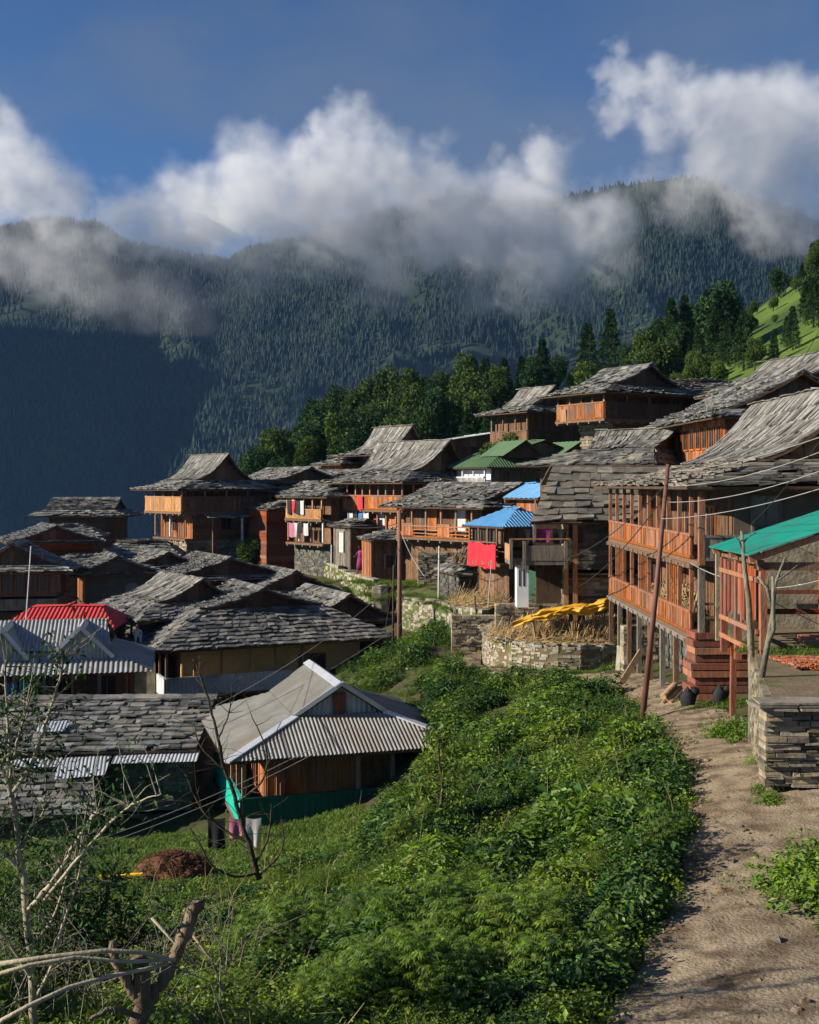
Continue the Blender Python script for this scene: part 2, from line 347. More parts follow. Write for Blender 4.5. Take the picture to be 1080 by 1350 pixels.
vc = gn.new('GeometryNodeVolumeCube'); gl(dn, vc.inputs['Density'])
a_ = P(-60, 0, CD); b_ = P(1160, 440, CD)
vc.inputs['Min'].default_value = (a_.x, CD-150, b_.z); vc.inputs['Max'].default_value = (b_.x, CD+150, a_.z)
vc.inputs['Resolution X'].default_value = 430; vc.inputs['Resolution Y'].default_value = 84; vc.inputs['Resolution Z'].default_value = 165
sm = gn.new('GeometryNodeSetMaterial'); sm.inputs['Material'].default_value = cmat; gl(vc.outputs[0], sm.inputs[0])
go = gn.new('NodeGroupOutput'); gl(sm.outputs[0], go.inputs[0])
cme = bpy.data.meshes.new('cloud'); cme.materials.append(cmat)
co = link('cloud', cme); md = co.modifiers.new('cloud', 'NODES'); md.node_group = ng
tag(co, 'broken white and grey cloud bank drifting across the mountain ridge', 'cloud', kind='stuff')
# ------------------------------------------------------------------ haze
hz = MB(); hz.box(-470, 470, -40, 1030, -420, 330)
hm = bpy.data.materials.new('haze_air'); hm.use_nodes = True; n = hm.node_tree.nodes; n.remove(n['Principled BSDF'])
pv = n.new('ShaderNodeVolumePrincipled'); pv.inputs['Color'].default_value = (.25, .5, 1, 1); pv.inputs['Density'].default_value = .000075; pv.inputs['Anisotropy'].default_value = .2
hm.node_tree.links.new(pv.outputs[0], n['Material Output'].inputs['Volume'])
ho = hz.build('haze', hm); tag(ho, kind='stuff')
# ------------------------------------------------------------------ ground of the village hill: thin-plate surface through surveyed points
CP = [ # px, py, distance
 (900,1350,10),(1080,1350,10),(700,1350,10.5),(500,1350,11),(300,1350,11),(150,1350,10.5),(0,1350,10.5),(-200,1350,11),(1300,1350,10),
 (960,1200,13.5),(1080,1200,13.5),(980,1100,17),(1080,1100,17),(960,1020,21.5),(1040,1030,18.5),(930,980,25),(1000,975,25),(900,945,29),(860,915,35),(920,925,31),(815,895,39),(700,888,42),(640,878,44),
 (820,1100,17.2),(850,1000,23.5),(800,1000,25),(700,1000,27),(600,1100,20.5),(700,1200,14.8),(840,1250,12.6),(500,1200,17),(350,1200,20),(200,1230,17.5),(400,1150,27),(300,1130,31),(200,1120,32),(100,1130,33),(0,1160,27),(0,1250,17),(300,1290,14),
 (450,1115,32),(520,1050,35),(600,950,38),(600,1000,31),(560,930,42),(590,885,45),(480,880,52),(450,920,50),(540,845,50),(520,990,39),
 (640,880,47),(700,885,48.5),(800,885,43.5),(640,815,56),(560,825,60),(500,835,60),(700,815,53)]
WP = [ # x, y, z directly
 (-15,38,-11.3),(-20,46,-11.4),(-6,46,-10.8),(-12,52,-11.2),(-20,56,-10.8),(-8,60,-10.2),(-3,56,-9.2),(-20,66,-8.8),(-10,68,-8.4),(-26,60,-10.4),(-32,75,-8.4),(-20,78,-6.6),(-9,76,-6.6),(-5,70,-6.6),
 (-12,85,-5.6),(-20,84,-4.6),(-27,90,-5.2),(-38,92,-6),(-40,110,-9),(-24,105,-7),(-14,105,-4),(-50,70,-13),(-50,120,-22),(-30,135,-20),
 (1.5,66,-5.6),(0,78,-4),(4,74,-2.4),(-3,88,-3),(6,60,-4.6),(8,85,1.2),(0,100,0),(12,66,1.0),(18,66,2.2),(16,50,-1.0),(25,50,1.2),(22,38,-2.8),(12,38,-5.2),(20,30,-4.2),(9,30,-5.6),(14,24,-4.6),
 (9,20,-4.55),(16,15,-4.4),(30,30,-1.5),(45,60,8),(45,30,4),(30,15,-3),(20,5,-3),(0,0,-4.0),(-10,0,-4.5),(10,0,-4),(0,-20,-3),(-20,10,-7),(-30,25,-11),(-45,45,-15),(-20,-10,-4),(30,-10,0)]
for a in [(340,655,150),(400,610,165),(450,606,170),(500,602,175),(560,600,172),(640,560,170),(720,535,165),(800,500,160),(850,478,155),(900,458,152),(950,440,150),(1000,412,150),(1080,352,155),(1180,300,160),(1300,230,160),
          (600,612,120),(700,585,115),(800,550,112),(900,520,108),(1000,480,105),(1100,430,105),(450,640,120),(380,650,120),(300,720,150)]: CP.append(a)
pts = [tuple(P(*a)) for a in CP]+WP
A = np.array(pts)
# beyond the crest everything falls into the valley
for ang in np.linspace(-.55, .5, 12):
    zc = np.interp(ang, [-.5,-.2,-.1,.05,.25,.36,.6], [-60,-24,-6,-2,10,30,50])
    A = np.vstack([A, [ang*260, 260, zc-42]])
def warp(x, y): return np.stack([x, y], -1)
S_ = 40.
def tpsk(r): return np.where(r > 1e-9, r*r*np.log(r+1e-12), 0)
Pw = A[:, :2]/S_; n = len(A)
K = tpsk(np.linalg.norm(Pw[:,None]-Pw[None], axis=-1))+np.eye(n)*.006
Q = np.hstack([np.ones((n,1)), Pw]); Lm = np.zeros((n+3, n+3)); Lm[:n,:n] = K; Lm[:n,n:] = Q; Lm[n:,:n] = Q.T
sol = np.linalg.solve(Lm, np.concatenate([A[:,2], np.zeros(3)]))
PATH = np.array([(P(*a).x, P(*a).y) for a in [(985,1500,8),(975,1350,10),(1000,1200,13.5),(1010,1100,17),(975,1020,21.5),(950,975,25),(905,940,29),(868,913,34),(815,898,39),(700,891,42),(640,882,44.5),(622,862,47),(625,848,50)]])
PWD = np.array([1.35,1.3,1.2,1.15,1.0,1.0,.95,.9,.8,.45,.4,.4,.4])
def path_dist(x, y):
    best = np.full(np.shape(x), 1e9); wd = np.zeros(np.shape(x))
    for i in range(len(PATH)-1):
        a, b = PATH[i], PATH[i+1]; d = b-a; t = np.clip(((x-a[0])*d[0]+(y-a[1])*d[1])/(d@d), 0, 1)
        r = np.hypot(x-a[0]-t*d[0], y-a[1]-t*d[1]); w_ = PWD[i]*(1-t)+PWD[i+1]*t
        s = r-w_; m_ = s < best; best = np.where(m_, s, best)
    return best      # signed distance to the path's edge
def H(x, y):
    x = np.asarray(x, float); y = np.asarray(y, float); sh = x.shape; xf = x.ravel()/S_; yf = y.ravel()/S_
    out = np.empty(len(xf))
    for i in range(0, len(xf), 20000):
        r = np.hypot(xf[i:i+20000,None]-Pw[None,:,0], yf[i:i+20000,None]-Pw[None,:,1])
        out[i:i+20000] = tpsk(r)@sol[:n0]+sol[n0]+sol[n0+1]*xf[i:i+20000]+sol[n0+2]*yf[i:i+20000]
    z = out.reshape(sh)
    far = np.clip((y-235)/60, 0, 1); z = z*(1-far)+far*(-60)
    far2 = np.clip((y-290)/300, 0, 1); z = z*(1-far2)+far2*(-340)
    rough = np.clip(path_dist(x, y)/1.5, 0, 1)
    return z+(fbm(x/1.7, y/1.7, 3, 3)-.43)*.5*rough*np.clip(1.2-np.hypot(x-7,y-22)/90, 0.15, 1)+(fbm(x*1.6, y*1.6, 2, 4)-.37)*.06
n0 = n
def hz_at(x, y): return float(H(np.array([x]), np.array([y]))[0])
ys = np.concatenate([np.linspace(-25, 4, 12), 5*1.02**np.arange(0, 200)]); ys = ys[ys < 262]; ys = np.concatenate([ys, np.linspace(268, 1000, 24)])
us = np.concatenate([np.linspace(-1.6,-.6,14)[:-1], np.linspace(-.6, .6, 200), np.linspace(.6, 1.6, 14)[1:]])
U, Y = np.meshgrid(us, ys); Wd = np.where(Y < 12, 12+(12-Y)*0.0, Y); Wd = np.where(Y > 262, np.minimum(Y, 288), Y); Wd = np.maximum(Wd, 12)
X = U*Wd; Z = H(X, Y)
ny, nx = X.shape; idx = np.arange(ny*nx).reshape(ny, nx)
q = np.stack([idx[:-1,:-1], idx[:-1,1:], idx[1:,1:], idx[1:,:-1]], -1).reshape(-1, 4)
gm = mat('ground_earth', (.03,.036,.012), (.075,.085,.022), .95, .8, island=0, bump=.8, bscale=12, c3=(.06,.042,.025), c3amt=.42, c3scale=.5)
gm2 = mat('hill_grass', (.04,.085,.01), (.1,.155,.02), .9, .12, island=0, bump=.5, bscale=1.5, c3=(.03,.06,.01), c3amt=.5, c3scale=.05)
mi = (Y[:-1,:-1].ravel() > 92).astype(int)
g = link('ground', mesh_np('ground', np.stack([X, Y, Z], -1).reshape(-1, 3), [q], gm, smooth=True, mats=[gm, gm2], mi=mi)); tag(g, kind='structure')
# path: its own sheet a little above the ground
ts = np.linspace(0, len(PATH)-1, 460); cx_ = np.interp(ts, np.arange(len(PATH)), PATH[:,0]); cy_ = np.interp(ts, np.arange(len(PATH)), PATH[:,1]); wd_ = np.interp(ts, np.arange(len(PATH)), PWD)
tx = np.gradient(cx_); ty = np.gradient(cy_); ln = np.hypot(tx, ty); nx_, ny_ = ty/ln, -tx/ln
cols = np.linspace(-1, 1, 45)
wl = wd_*(1+.18*(fbm(ts*1.7, ts*0, 3, 8)-.45)*2); wr = wd_*(1+.2*(fbm(ts*1.5, ts*0+9, 3, 8)-.45)*2)
wr = np.where(cy_ < 19, wr*2.4, wr)       # the earth on the right of the path is as bare as the path
PX = cx_[:,None]+nx_[:,None]*np.where(cols < 0, wl[:,None]*cols, wr[:,None]*cols); PY = cy_[:,None]+ny_[:,None]*np.where(cols < 0, wl[:,None]*cols, wr[:,None]*cols)
PZ = H(PX, PY)+.05+.02*(1-cols**2)[None]+(fbm(PX*1.6, PY*2.6, 3, 31)-.45)*.06+(fbm(PX*7, PY*5, 3, 33)-.45)*.05
PZ[:, 0] -= .2; PZ[:, -1] -= .2
idx = np.arange(PX.size).reshape(PX.shape); q = np.stack([idx[:-1,:-1], idx[:-1,1:], idx[1:,1:], idx[1:,:-1]], -1).reshape(-1, 4)
pm = mat('path_earth', (.185,.14,.09), (.32,.255,.17), .95, 1.6, island=0, bump=1., bscale=22, c3=(.12,.084,.05), c3amt=.46, c3scale=2.2)
po = link('path', mesh_np('path', np.stack([PX, PY, PZ], -1).reshape(-1, 3), [q], pm, smooth=True)); tag(po, kind='structure')
# stones and clods on the path
def rock(mb, c, r, sq=(1,1,.55), seed=0):
    rr = random.Random(seed); ph = [rr.uniform(0, 6.3) for _ in range(6)]
    V = []; nU, nV = 8, 5
    for j in range(nV+1):
        th = math.pi*j/nV
        for i in range(nU):
            a = 2*math.pi*i/nU; k = r*(1+.22*math.sin(2*a+ph[0])*math.sin(th+ph[1])+.16*math.sin(3*a+ph[2]+2*th)+.1*math.sin(5*th+ph[3]))
            V.append((c[0]+k*sq[0]*math.sin(th)*math.cos(a), c[1]+k*sq[1]*math.sin(th)*math.sin(a), c[2]+k*sq[2]*math.cos(th)))
    mb.add(V, q=[(j*nU+i, (j+1)*nU+i, (j+1)*nU+(i+1) % nU, j*nU+(i+1) % nU) for j in range(nV) for i in range(nU)])
mb = MB()
for i in range(3200):
    t = random.uniform(.6, 10.5); x = np.interp(t, np.arange(len(PATH)), PATH[:,0]); y = np.interp(t, np.arange(len(PATH)), PATH[:,1]); ww = np.interp(t, np.arange(len(PATH)), PWD)
    if y < 20: ww *= 1.9
    s = random.choice([-1, 1])*random.random()**.6 ; s = s if y < 20 else s*1.05
    x += s*ww if y > 20 else abs(s)*ww*2-ww*.55; y += random.uniform(-.8, .8)
    rad = random.uniform(.008, .03) if random.random() < .95 else random.uniform(.03, .085)
    rock(mb, (x, y, hz_at(x, y)+.06), rad, (1, random.uniform(.6,1.1), random.uniform(.4,.7)), i)
tag(mb.build('gravel', M['soil_stone'] if 'soil_stone' in M else mat('soil_stone', (.1,.075,.05), (.24,.18,.12), .95, 3., island=.4, bump=.4)), 'small stones and clods scattered over the dirt path', 'gravel', kind='stuff')
# ------------------------------------------------------------------ roof surfaces
def bil(A, B, Cc, D, sag=0.):
    A, B, Cc, D = [np.array(p, float) for p in (A, B, Cc, D)]
    def S(u, v):
        p = (A*(1-u)+B*u)*(1-v)+(D*(1-u)+Cc*u)*v
        p = p.copy(); p[2] -= sag*4*v*(1-v); return p
    nrm = np.cross(B-A, (D+Cc)/2-(A+B)/2); nrm /= np.linalg.norm(nrm)+1e-9
    if nrm[2] < 0: nrm = -nrm
    return S, nrm, A, B, Cc, D
def tiles(mb, A, B, Cc, D, rows, tw, sag=0., th=.05, jit=.5, seed=0, ragged=.12, gap=.012):
    """A,B eave left/right; D,C ridge left/right. Courses of lapped slabs, each its own tilted box."""
    S, nrm, A, B, Cc, D = bil(A, B, Cc, D, sag); r = random.Random(seed)
    lE = np.linalg.norm(B-A); lR = np.linalg.norm(Cc-D)
    for i in range(rows):
        v0 = i/rows; v1 = min(1.0, (i+1.35)/rows); wl_ = lE*(1-v0)+lR*v0
        k = max(1, round(wl_/tw)); cuts = [0]
        ws = [r.uniform(1-jit*.7, 1+jit*.7) for _ in range(k)]; s = sum(ws); acc = 0
        for w_ in ws: acc += w_/s; cuts.append(acc)
        for j in range(k):
            g_ = gap/max(wl_, .1); u0, u1 = cuts[j]+g_*r.random(), cuts[j+1]-g_*r.random()
            dv = r.uniform(-ragged, ragged*.6)/rows
            lift = th*(r.uniform(.7, 1.7) if r.random() < .9 else 2.4); t_ = th*r.uniform(.6, 1.3)
            tw_ = r.uniform(-1, 1)*th*.5
            b0 = S(u0, max(-.12/rows, v0+dv)) ; b1 = S(u1, max(-.12/rows, v0+dv+r.uniform(-.03,.03)/rows)); t1_, t0_ = S(u1, v1), S(u0, v1)
            b0 = b0+nrm*(lift+tw_); b1 = b1+nrm*(lift-tw_)
            mb.hexa([b0-nrm*t_, b1-nrm*t_, t1_-nrm*t_*.5, t0_-nrm*t_*.5], [b0, b1, t1_, t0_])
def deck(mb, A, B, Cc, D, sag=0., th=.07, n=5, off=.04):  # underside slab below the tiles, added to block light
    S, nrm, *_ = bil(A, B, Cc, D, sag); V = []; m = 2
    for k, o in ((0, -off), (1, -off-th)):
        for j in range(n+1):
            for i in range(m+1): V.append(S(i/m, j/n)+nrm*o)
    w_ = m+1; q = []
    for j in range(n):
        for i in range(m):
            a = j*w_+i; q.append((a, a+1, a+w_+1, a+w_)); e = (n+1)*w_; q.append((a+e, a+e+w_, a+e+w_+1, a+e+1))
    e = (n+1)*w_
    for j in range(n): 
        for i in (0, m):
            a = j*w_+i; q.append((a, a+w_, a+w_+e, a+e))
    for i in range(m):
        for j in (0, n):
            a = j*w_+i; q.append((a, a+1, a+1+e, a+e))
    mb.add(V, q=q)
def corr(mb, A, B, Cc, D, pitch=.2, amp=.022, sag=0., rows=3, seed=0):
    """corrugated sheet on a trapezoid, ribs running straight up the slope, clipped at the hips"""
    A, B, Cc, D = [np.array(p, float) for p in (A, B, Cc, D)]; L_ = np.linalg.norm(B-A); e = (B-A)/L_
    sD = (D-A)@e; sC = (Cc-A)@e; up0 = D-A-e*sD; nrm = np.cross(e, up0); nrm /= np.linalg.norm(nrm)
    if nrm[2] < 0: nrm = -nrm
    r = random.Random(seed); s0 = min(0, sD); s1 = max(L_, sC)
    ss = np.linspace(s0, s1, max(4, int((s1-s0)/pitch*6)))
    cols = []
    for s in ss:
        v0, v1 = 0., 1.
        if s < sD: v1 = min(v1, s/sD if sD > 1e-6 else 1)
        if s > sC: v1 = min(v1, (L_-s)/(L_-sC) if L_-sC > 1e-6 else 1)
        if s < 0: v0 = max(v0, s/sD)
        if s > L_: v0 = max(v0, (s-L_)/(sC-L_))
        h = amp*math.cos(2*math.pi*s/pitch); h = math.copysign(abs(h)**.7*amp**.3, h)
        cols.append([A+e*s+up0*(v0+(v1-v0)*k/rows)+nrm*h+np.array((0,0,-sag*4*(v0+(v1-v0)*k/rows)*(1-(v0+(v1-v0)*k/rows)))) for k in range(rows+1)])
    V = np.array(cols).reshape(-1, 3); m = rows+1; q = [(i*m+k, (i+1)*m+k, (i+1)*m+k+1, i*m+k+1) for i in range(len(ss)-1) for k in range(rows)]
    n_ = len(V); q2 = [tuple(x+n_ for x in f[::-1]) for f in q]
    mb.add(np.vstack([V, V-nrm*.008]), q=q+q2)
def ridge_cap(mb, a, b, wd=.3, th=.05, drop=.12, along=None):
    a = np.array(a, float); b = np.array(b, float); d = (b-a)/np.linalg.norm(b-a); sd = np.cross(d, (0,0,1)); sd /= np.linalg.norm(sd)+1e-9; dz = np.array((0,0,drop))
    for s in (-1, 1):
        mb.hexa([a-(0,0,th), b-(0,0,th), b+sd*s*wd-dz-(0,0,th), a+sd*s*wd-dz-(0,0,th)], [a, b, b+sd*s*wd-dz, a+sd*s*wd-dz])
def surf(mbs, style, A, B, Cc, D, sag, seed, tw=None, rh=None):
    """one roof plane in the given style"""
    tw = tw and tw*(.8 if style != 'tin' else 1); rh = rh and rh*.8
    L_ = max(np.linalg.norm((np.array(D)+np.array(Cc))/2-(np.array(A)+np.array(B))/2), .1)
    if style == 'slate': tiles(mbs, A, B, Cc, D, max(2, round(L_/(rh or .32))), tw or .38, sag, .065, .8, seed, .3)
    elif style == 'bigslate': tiles(mbs, A, B, Cc, D, max(2, round(L_/(rh or .5))), tw or .65, sag, .065, .5, seed, .16)
    elif style == 'plank': tiles(mbs, A, B, Cc, D, max(2, round(L_/(rh or .95))), tw or .2, sag, .04, .6, seed, .16, .035)
    else: corr(mbs, A, B, Cc, D, tw or .2, .022, sag, 4, seed)

# ------------------------------------------------------------------ walls
def wall_clad(mb, p0, u, nn, Lw, z0, z1, style, seed=0, t=.05):
    """p0 start (x,y), u along, nn outward; vertical face from z0 to z1 of length Lw"""
    r = random.Random(seed)
    def slab(s0, s1, a0, a1, d0, d1):
        q = []
        for (s, d) in ((s0, d0), (s1, d0), (s1, d1), (s0, d1)): q.append((p0[0]+u[0]*s+nn[0]*d, p0[1]+u[1]*s+nn[1]*d))
        mb.hexa([(x, y, a0) for x, y in q], [(x, y, a1) for x, y in q])
    if style == 'plank':
        s = 0
        while s < Lw-.01:
            w_ = min(r.uniform(.15, .26), Lw-s); slab(s+.006, s+w_-.006, z0+.002, z1-.002, .0, t*r.uniform(.5, 1)); s += w_
    elif style == 'log':
        z = z0
        while z < z1-.02:
            h = min(r.uniform(.16, .28), z1-z); slab(-.06, Lw+.06, z+.012, z+h-.012, .0, t*r.uniform(.6, 1.5)); z += h
    elif style == 'kath':
        z = z0; k = 0
        while z < z1-.02:
            if k % 2 == 0: h = min(.16, z1-z); slab(-.08, Lw+.08, z+.01, z+h-.01, 0, .1); z += h
            else:
                h = min(.2, z1-z); s = 0
                while s < Lw-.01: w_ = min(r.uniform(.2, .5), Lw-s); slab(s+.012, s+w_-.012, z+.01, z+h-.01, 0, t*r.uniform(.5, 1.2)); s += w_
                z += h
            k += 1
    elif style in ('stone', 'drystone'):
        z = z0
        while z < z1-.02:
            h = min(r.uniform(.09, .2) if style == 'stone' else r.uniform(.05, .14), z1-z); s = -.02
            while s < Lw-.01: 
                w_ = min(r.uniform(.16, .55), Lw+.02-s); slab(s+.01, s+w_-.01, z+.008, z+h-.006, 0, t*r.uniform(.3, 1.8)); s += w_
            z += h
    elif style in ('plaster', 'plaster_white', 'plaster_dark', 'sheet'):
        slab(0, Lw, z0, z1, 0, .03)
STY = {'plank':'wood_orange','plank_o':'wood_orange','plank_t':'wood_tan','plank_d':'wood_dark','plank_b':'wood_brown','plank_g':'wood_grey','plank_r':'wood_red','log_d':'wood_dark','log_b':'wood_brown','log_g':'wood_grey','log_r':'wood_red','kath':'stone','kath_d':'wood_dark',
       'stone':'stone','stone_d':'stone_dark','stone_p':'stone_pale','plaster':'plaster','plaster_w':'plaster_white','plaster_d':'plaster_dark'}
def styof(s):
    base = s.split('_')[0]; return ({'plaster':'plaster'}.get(base, base)), M[STY[s]]

class House:
    """local frame: x = width (front face looks to -y), origin at the middle of the walls on the ground.  Sides L,F,R,B"""
    def __init__(h, name, label, cat, corner, z_eave, yaw, W, D, group='houses of the hill village', depth_down=None):
        h.W, h.D, h.ze = W, D, None
        c, s = math.cos(R(yaw)), math.sin(R(yaw)); cx, cy_ = corner
        ox = cx+(W/2)*c-(D/2)*s; oy = cy_+(W/2)*s+(D/2)*c
        zs = []
        for (lx, ly) in ((-W/2,-D/2),(W/2,-D/2),(W/2,D/2),(-W/2,D/2),(0,0)): zs.append(hz_at(ox+lx*c-ly*s, oy+lx*s+ly*c))
        zb = max(min(zs)-.1, -40) if depth_down is None else z_eave-depth_down
        zb = min(zb, z_eave-1.6)
        h.base = zb; h.ht = z_eave-zb
        h.o = empty(name, (ox, oy, zb), R(yaw), label, cat, group); h.seed = random.randint(0, 9999)
        h.posts = None
    def side(h, sd, e=(0,0,0,0)):
        """e = extra outward on L,F,R,B; returns start, dir, normal, length (walking with outside on the right)"""
        x0, x1, y0, y1 = -h.W/2-e[0], h.W/2+e[2], -h.D/2-e[1], h.D/2+e[3]
        return {'L': ((x0,y1),(0,-1),(-1,0),y1-y0), 'F': ((x0,y0),(1,0),(0,-1),x1-x0), 'R': ((x1,y0),(0,1),(1,0),y1-y0), 'B': ((x1,y1),(-1,0),(0,1),x1-x0)}[sd]
    def part(h, name, mb, m, parent=None, smooth=False, label=None):
        o = mb.build(name, m if not isinstance(m, str) else M[m], parent or h.o, smooth)
        if o and label: o['label'] = label
        return o
    def storey(h, z0, z1, st, e=(0,0,0,0), t=.05):
        """st: style per side 'L,F,R,B'; walls of one storey, each side its own wall part"""
        for sd, s in zip('LFRB', st):
            if s is None: continue
            p0, u, nn, Lw = h.side(sd, e); mb = MB(); b, m = styof(s)
            # thick core of the wall
            q = [(p0[0], p0[1]), (p0[0]+u[0]*Lw, p0[1]+u[1]*Lw), (p0[0]+u[0]*Lw-nn[0]*.18, p0[1]+u[1]*Lw-nn[1]*.18), (p0[0]-nn[0]*.18, p0[1]-nn[1]*.18)]
            a = .003 if sd in 'LR' else 0
            mb.hexa([(x, y, z0+a) for x, y in q], [(x, y, z1-a) for x, y in q])
            wall_clad(mb, p0, u, nn, Lw, z0, z1, b, h.seed+ord(sd), t)
            h.part('wall', mb, m)
    def slab(h, z, e, m='wood_brown', th=.14, name='floor'):
        mb = MB(); mb.box(-h.W/2-e[0], h.W/2+e[2], -h.D/2-e[1], h.D/2+e[3], z-th, z); h.part(name, mb, m)
        # joist ends
    def pt(h, sd, s, out, e=(0,0,0,0)):
        p0, u, nn, Lw = h.side(sd, e); return (p0[0]+u[0]*s+nn[0]*out, p0[1]+u[1]*s+nn[1]*out)
    def post(h, sd, s, out, z0, z1, m='wood_orange', w_=.11, name='post', e=(0,0,0,0)):
        x, y = h.pt(sd, s, out, e); mb = MB(); mb.box(x-w_/2, x+w_/2, y-w_/2, y+w_/2, z0, z1); return h.part(name, mb, m)
    def beam(h, sd, s0, s1, out, z, m='wood_brown', w_=.12, hh=.14, name='beam', e=(0,0,0,0), dz=0):
        a = h.pt(sd, s0, out, e); b = h.pt(sd, s1, out, e); mb = MB(); mb.beam((*a, z), (*b, z+dz), w_, hh); return h.part(name, mb, m)
    def rail(h, sd, z, hh=.8, style='plank', m='wood_orange', out=0, e=(0,0,0,0), s0=0, s1=None, name='railing', label=None):
        p0, u, nn, Lw = h.side(sd, e); s1 = Lw if s1 is None else s1; mb = MB(); r = random.Random(h.seed+5)
        def sl(a, b, z0_, z1_, d0, d1):
            q = [(p0[0]+u[0]*s+nn[0]*(d+out), p0[1]+u[1]*s+nn[1]*(d+out)) for s, d in ((a,d0),(b,d0),(b,d1),(a,d1))]; mb.hexa([(x,y,z0_) for x,y in q], [(x,y,z1_) for x,y in q])
        sl(s0, s1, z+hh, z+hh+.07, -.06, .055); sl(s0, s1, z, z+.08, -.06, .055)
        if style == 'plank':
            s = s0
            while s < s1-.01: w_ = min(r.uniform(.15, .24), s1-s); sl(s+.006, s+w_-.006, z+.08, z+hh-.002, -.02, .02+r.uniform(0,.015)); s += w_
        elif style == 'picket':
            s = s0+.05
            while s < s1: sl(s, s+.05, z+.08, z+hh-.002, -.025, .025); s += .16
        elif style == 'bars':
            for k in (.33, .66): sl(s0, s1, z+hh*k, z+hh*k+.05, -.03, .03)
        elif style == 'sheet':
            n_ = int((s1-s0)/.05); V = []
            for i in range(n_+1):
                s = s0+(s1-s0)*i/n_; d = .045+.014*math.cos(i*math.pi/2)
                x, y = p0[0]+u[0]*s+nn[0]*(d+out), p0[1]+u[1]*s+nn[1]*(d+out); V += [(x,y,z-.1),(x,y,z+hh+.04)]
            q = [(2*i,2*i+2,2*i+3,2*i+1) for i in range(n_)]; V = np.array(V); off = np.array((nn[0]*-.012, nn[1]*-.012, 0)); k = len(V)
            mb.add(np.vstack([V, V+off]), q=q+[tuple(x+k for x in f[::-1]) for f in q])
        return h.part(name, mb, m, label=label)
    def window(h, sd, s, z, w_=.6, hh=.8, m='wood_orange', name='window', pane=True, e=(0,0,0,0), bars=1, out=.07, panem='glass_dark'):
        p0, u, nn, Lw = h.side(sd, e); mb = MB()
        def sl(B_, a, b, z0_, z1_, d0, d1):
            q = [(p0[0]+u[0]*k+nn[0]*d, p0[1]+u[1]*k+nn[1]*d) for k, d in ((a,d0),(b,d0),(b,d1),(a,d1))]; B_.hexa([(x,y,z0_) for x,y in q], [(x,y,z1_) for x,y in q])
        f = .07; sl(mb, s-w_/2-f, s-w_/2, z-f, z+hh+f, .0, out+.03); sl(mb, s+w_/2, s+w_/2+f, z-f, z+hh+f, .0, out+.03); sl(mb, s-w_/2, s+w_/2, z-f, z, .0, out+.03); sl(mb, s-w_/2, s+w_/2, z+hh, z+hh+f, .0, out+.03)
        for k in range(bars): c_ = s-w_/2+w_*(k+1)/(bars+1); sl(mb, c_-.02, c_+.02, z, z+hh, .0, out+.02)
        fr = h.part(name, mb, m); pb = MB(); sl(pb, s-w_/2, s+w_/2, z, z+hh, .0, out); h.part('pane' if name == 'window' else 'door_leaf', pb, panem if name == 'window' else m, fr)
        return fr
    def door(h, sd, s, z, w_=.8, hh=1.7, m='wood_orange', leaf='wood_brown', e=(0,0,0,0)):
        p0, u, nn, Lw = h.side(sd, e); mb = MB()
        def sl(B_, a, b, z0_, z1_, d0, d1):
            q = [(p0[0]+u[0]*k+nn[0]*d, p0[1]+u[1]*k+nn[1]*d) for k, d in ((a,d0),(b,d0),(b,d1),(a,d1))]; B_.hexa([(x,y,z0_) for x,y in q], [(x,y,z1_) for x,y in q])
        n_ = 4
        for i in range(n_): sl(mb, s-w_/2+w_*i/n_+.005, s-w_/2+w_*(i+1)/n_-.005, z, z+hh, 0, .075+.008*(i%2))
        d_ = h.part('door', mb, leaf); fb = MB(); sl(fb, s-w_/2-.09, s-w_/2, z, z+hh+.09, 0, .12); sl(fb, s+w_/2, s+w_/2+.09, z, z+hh+.09, 0, .12); sl(fb, s-w_/2, s+w_/2, z+hh, z+hh+.09, 0, .12); h.part('door_frame', fb, m, d_)
        return d_
    def roof(h, z, o=(.9,.9,.9,.9), H=2.2, zg=.35, xg=.5, yg=.9, style='plank', skirt=None, sag=.12, m=None, ms=None, tw=None, tws=None, gable='plank_d', ridge_over=.35, cap=None, parts=True, lift=0, rh=None, rhs=None, ybg=None, gm_name=None, shift=0):
        """saddle roof: ridge along y; low skirt round it, steep gable part on top"""
        style_m = {'plank':'plank_roof','slate':'slate','bigslate':'slate_brown','tin':'tin_grey'}
        skirt = skirt or style; m = m or style_m[style]; ms = ms or style_m[skirt]
        o = (max(o[0]-.25, .2), o[1], o[2], o[3])
        x0, x1, y0, y1 = -h.W/2-o[0], h.W/2+o[2], -h.D/2-o[1], h.D/2+o[3]; cx = (x0+x1)/2+shift; ybg = yg if ybg is None else ybg
        gl_, gr_ = cx-(cx-x0)*xg, cx+(x1-cx)*xg; gy0, gy1 = y0+yg, y1-ybg; zgz = z+H*zg; zt = z+H
        up = MB(); lo = MB(); dk = MB(); sd = h.seed
        if zg > 0:
            for k, (A, B, Cc, D) in enumerate([((x0,y1,z),(x0,y0,z),(gl_,gy0,zgz),(gl_,gy1,zgz)), ((x0,y0,z),(x1,y0,z),(gr_,gy0,zgz),(gl_,gy0,zgz)), ((x1,y0,z),(x1,y1,z),(gr_,gy1,zgz),(gr_,gy0,zgz)), ((x1,y1,z),(x0,y1,z),(gl_,gy1,zgz),(gr_,gy1,zgz))]):
                surf(lo, skirt, A, B, Cc, D, sag*.25, sd+k, tws, rhs)
                deck(dk, A, B, Cc, D, sag*.25, n=3)
        else: gl_, gr_, gy0, gy1, zgz = x0, x1, y0, y1, z
        ro = ridge_over
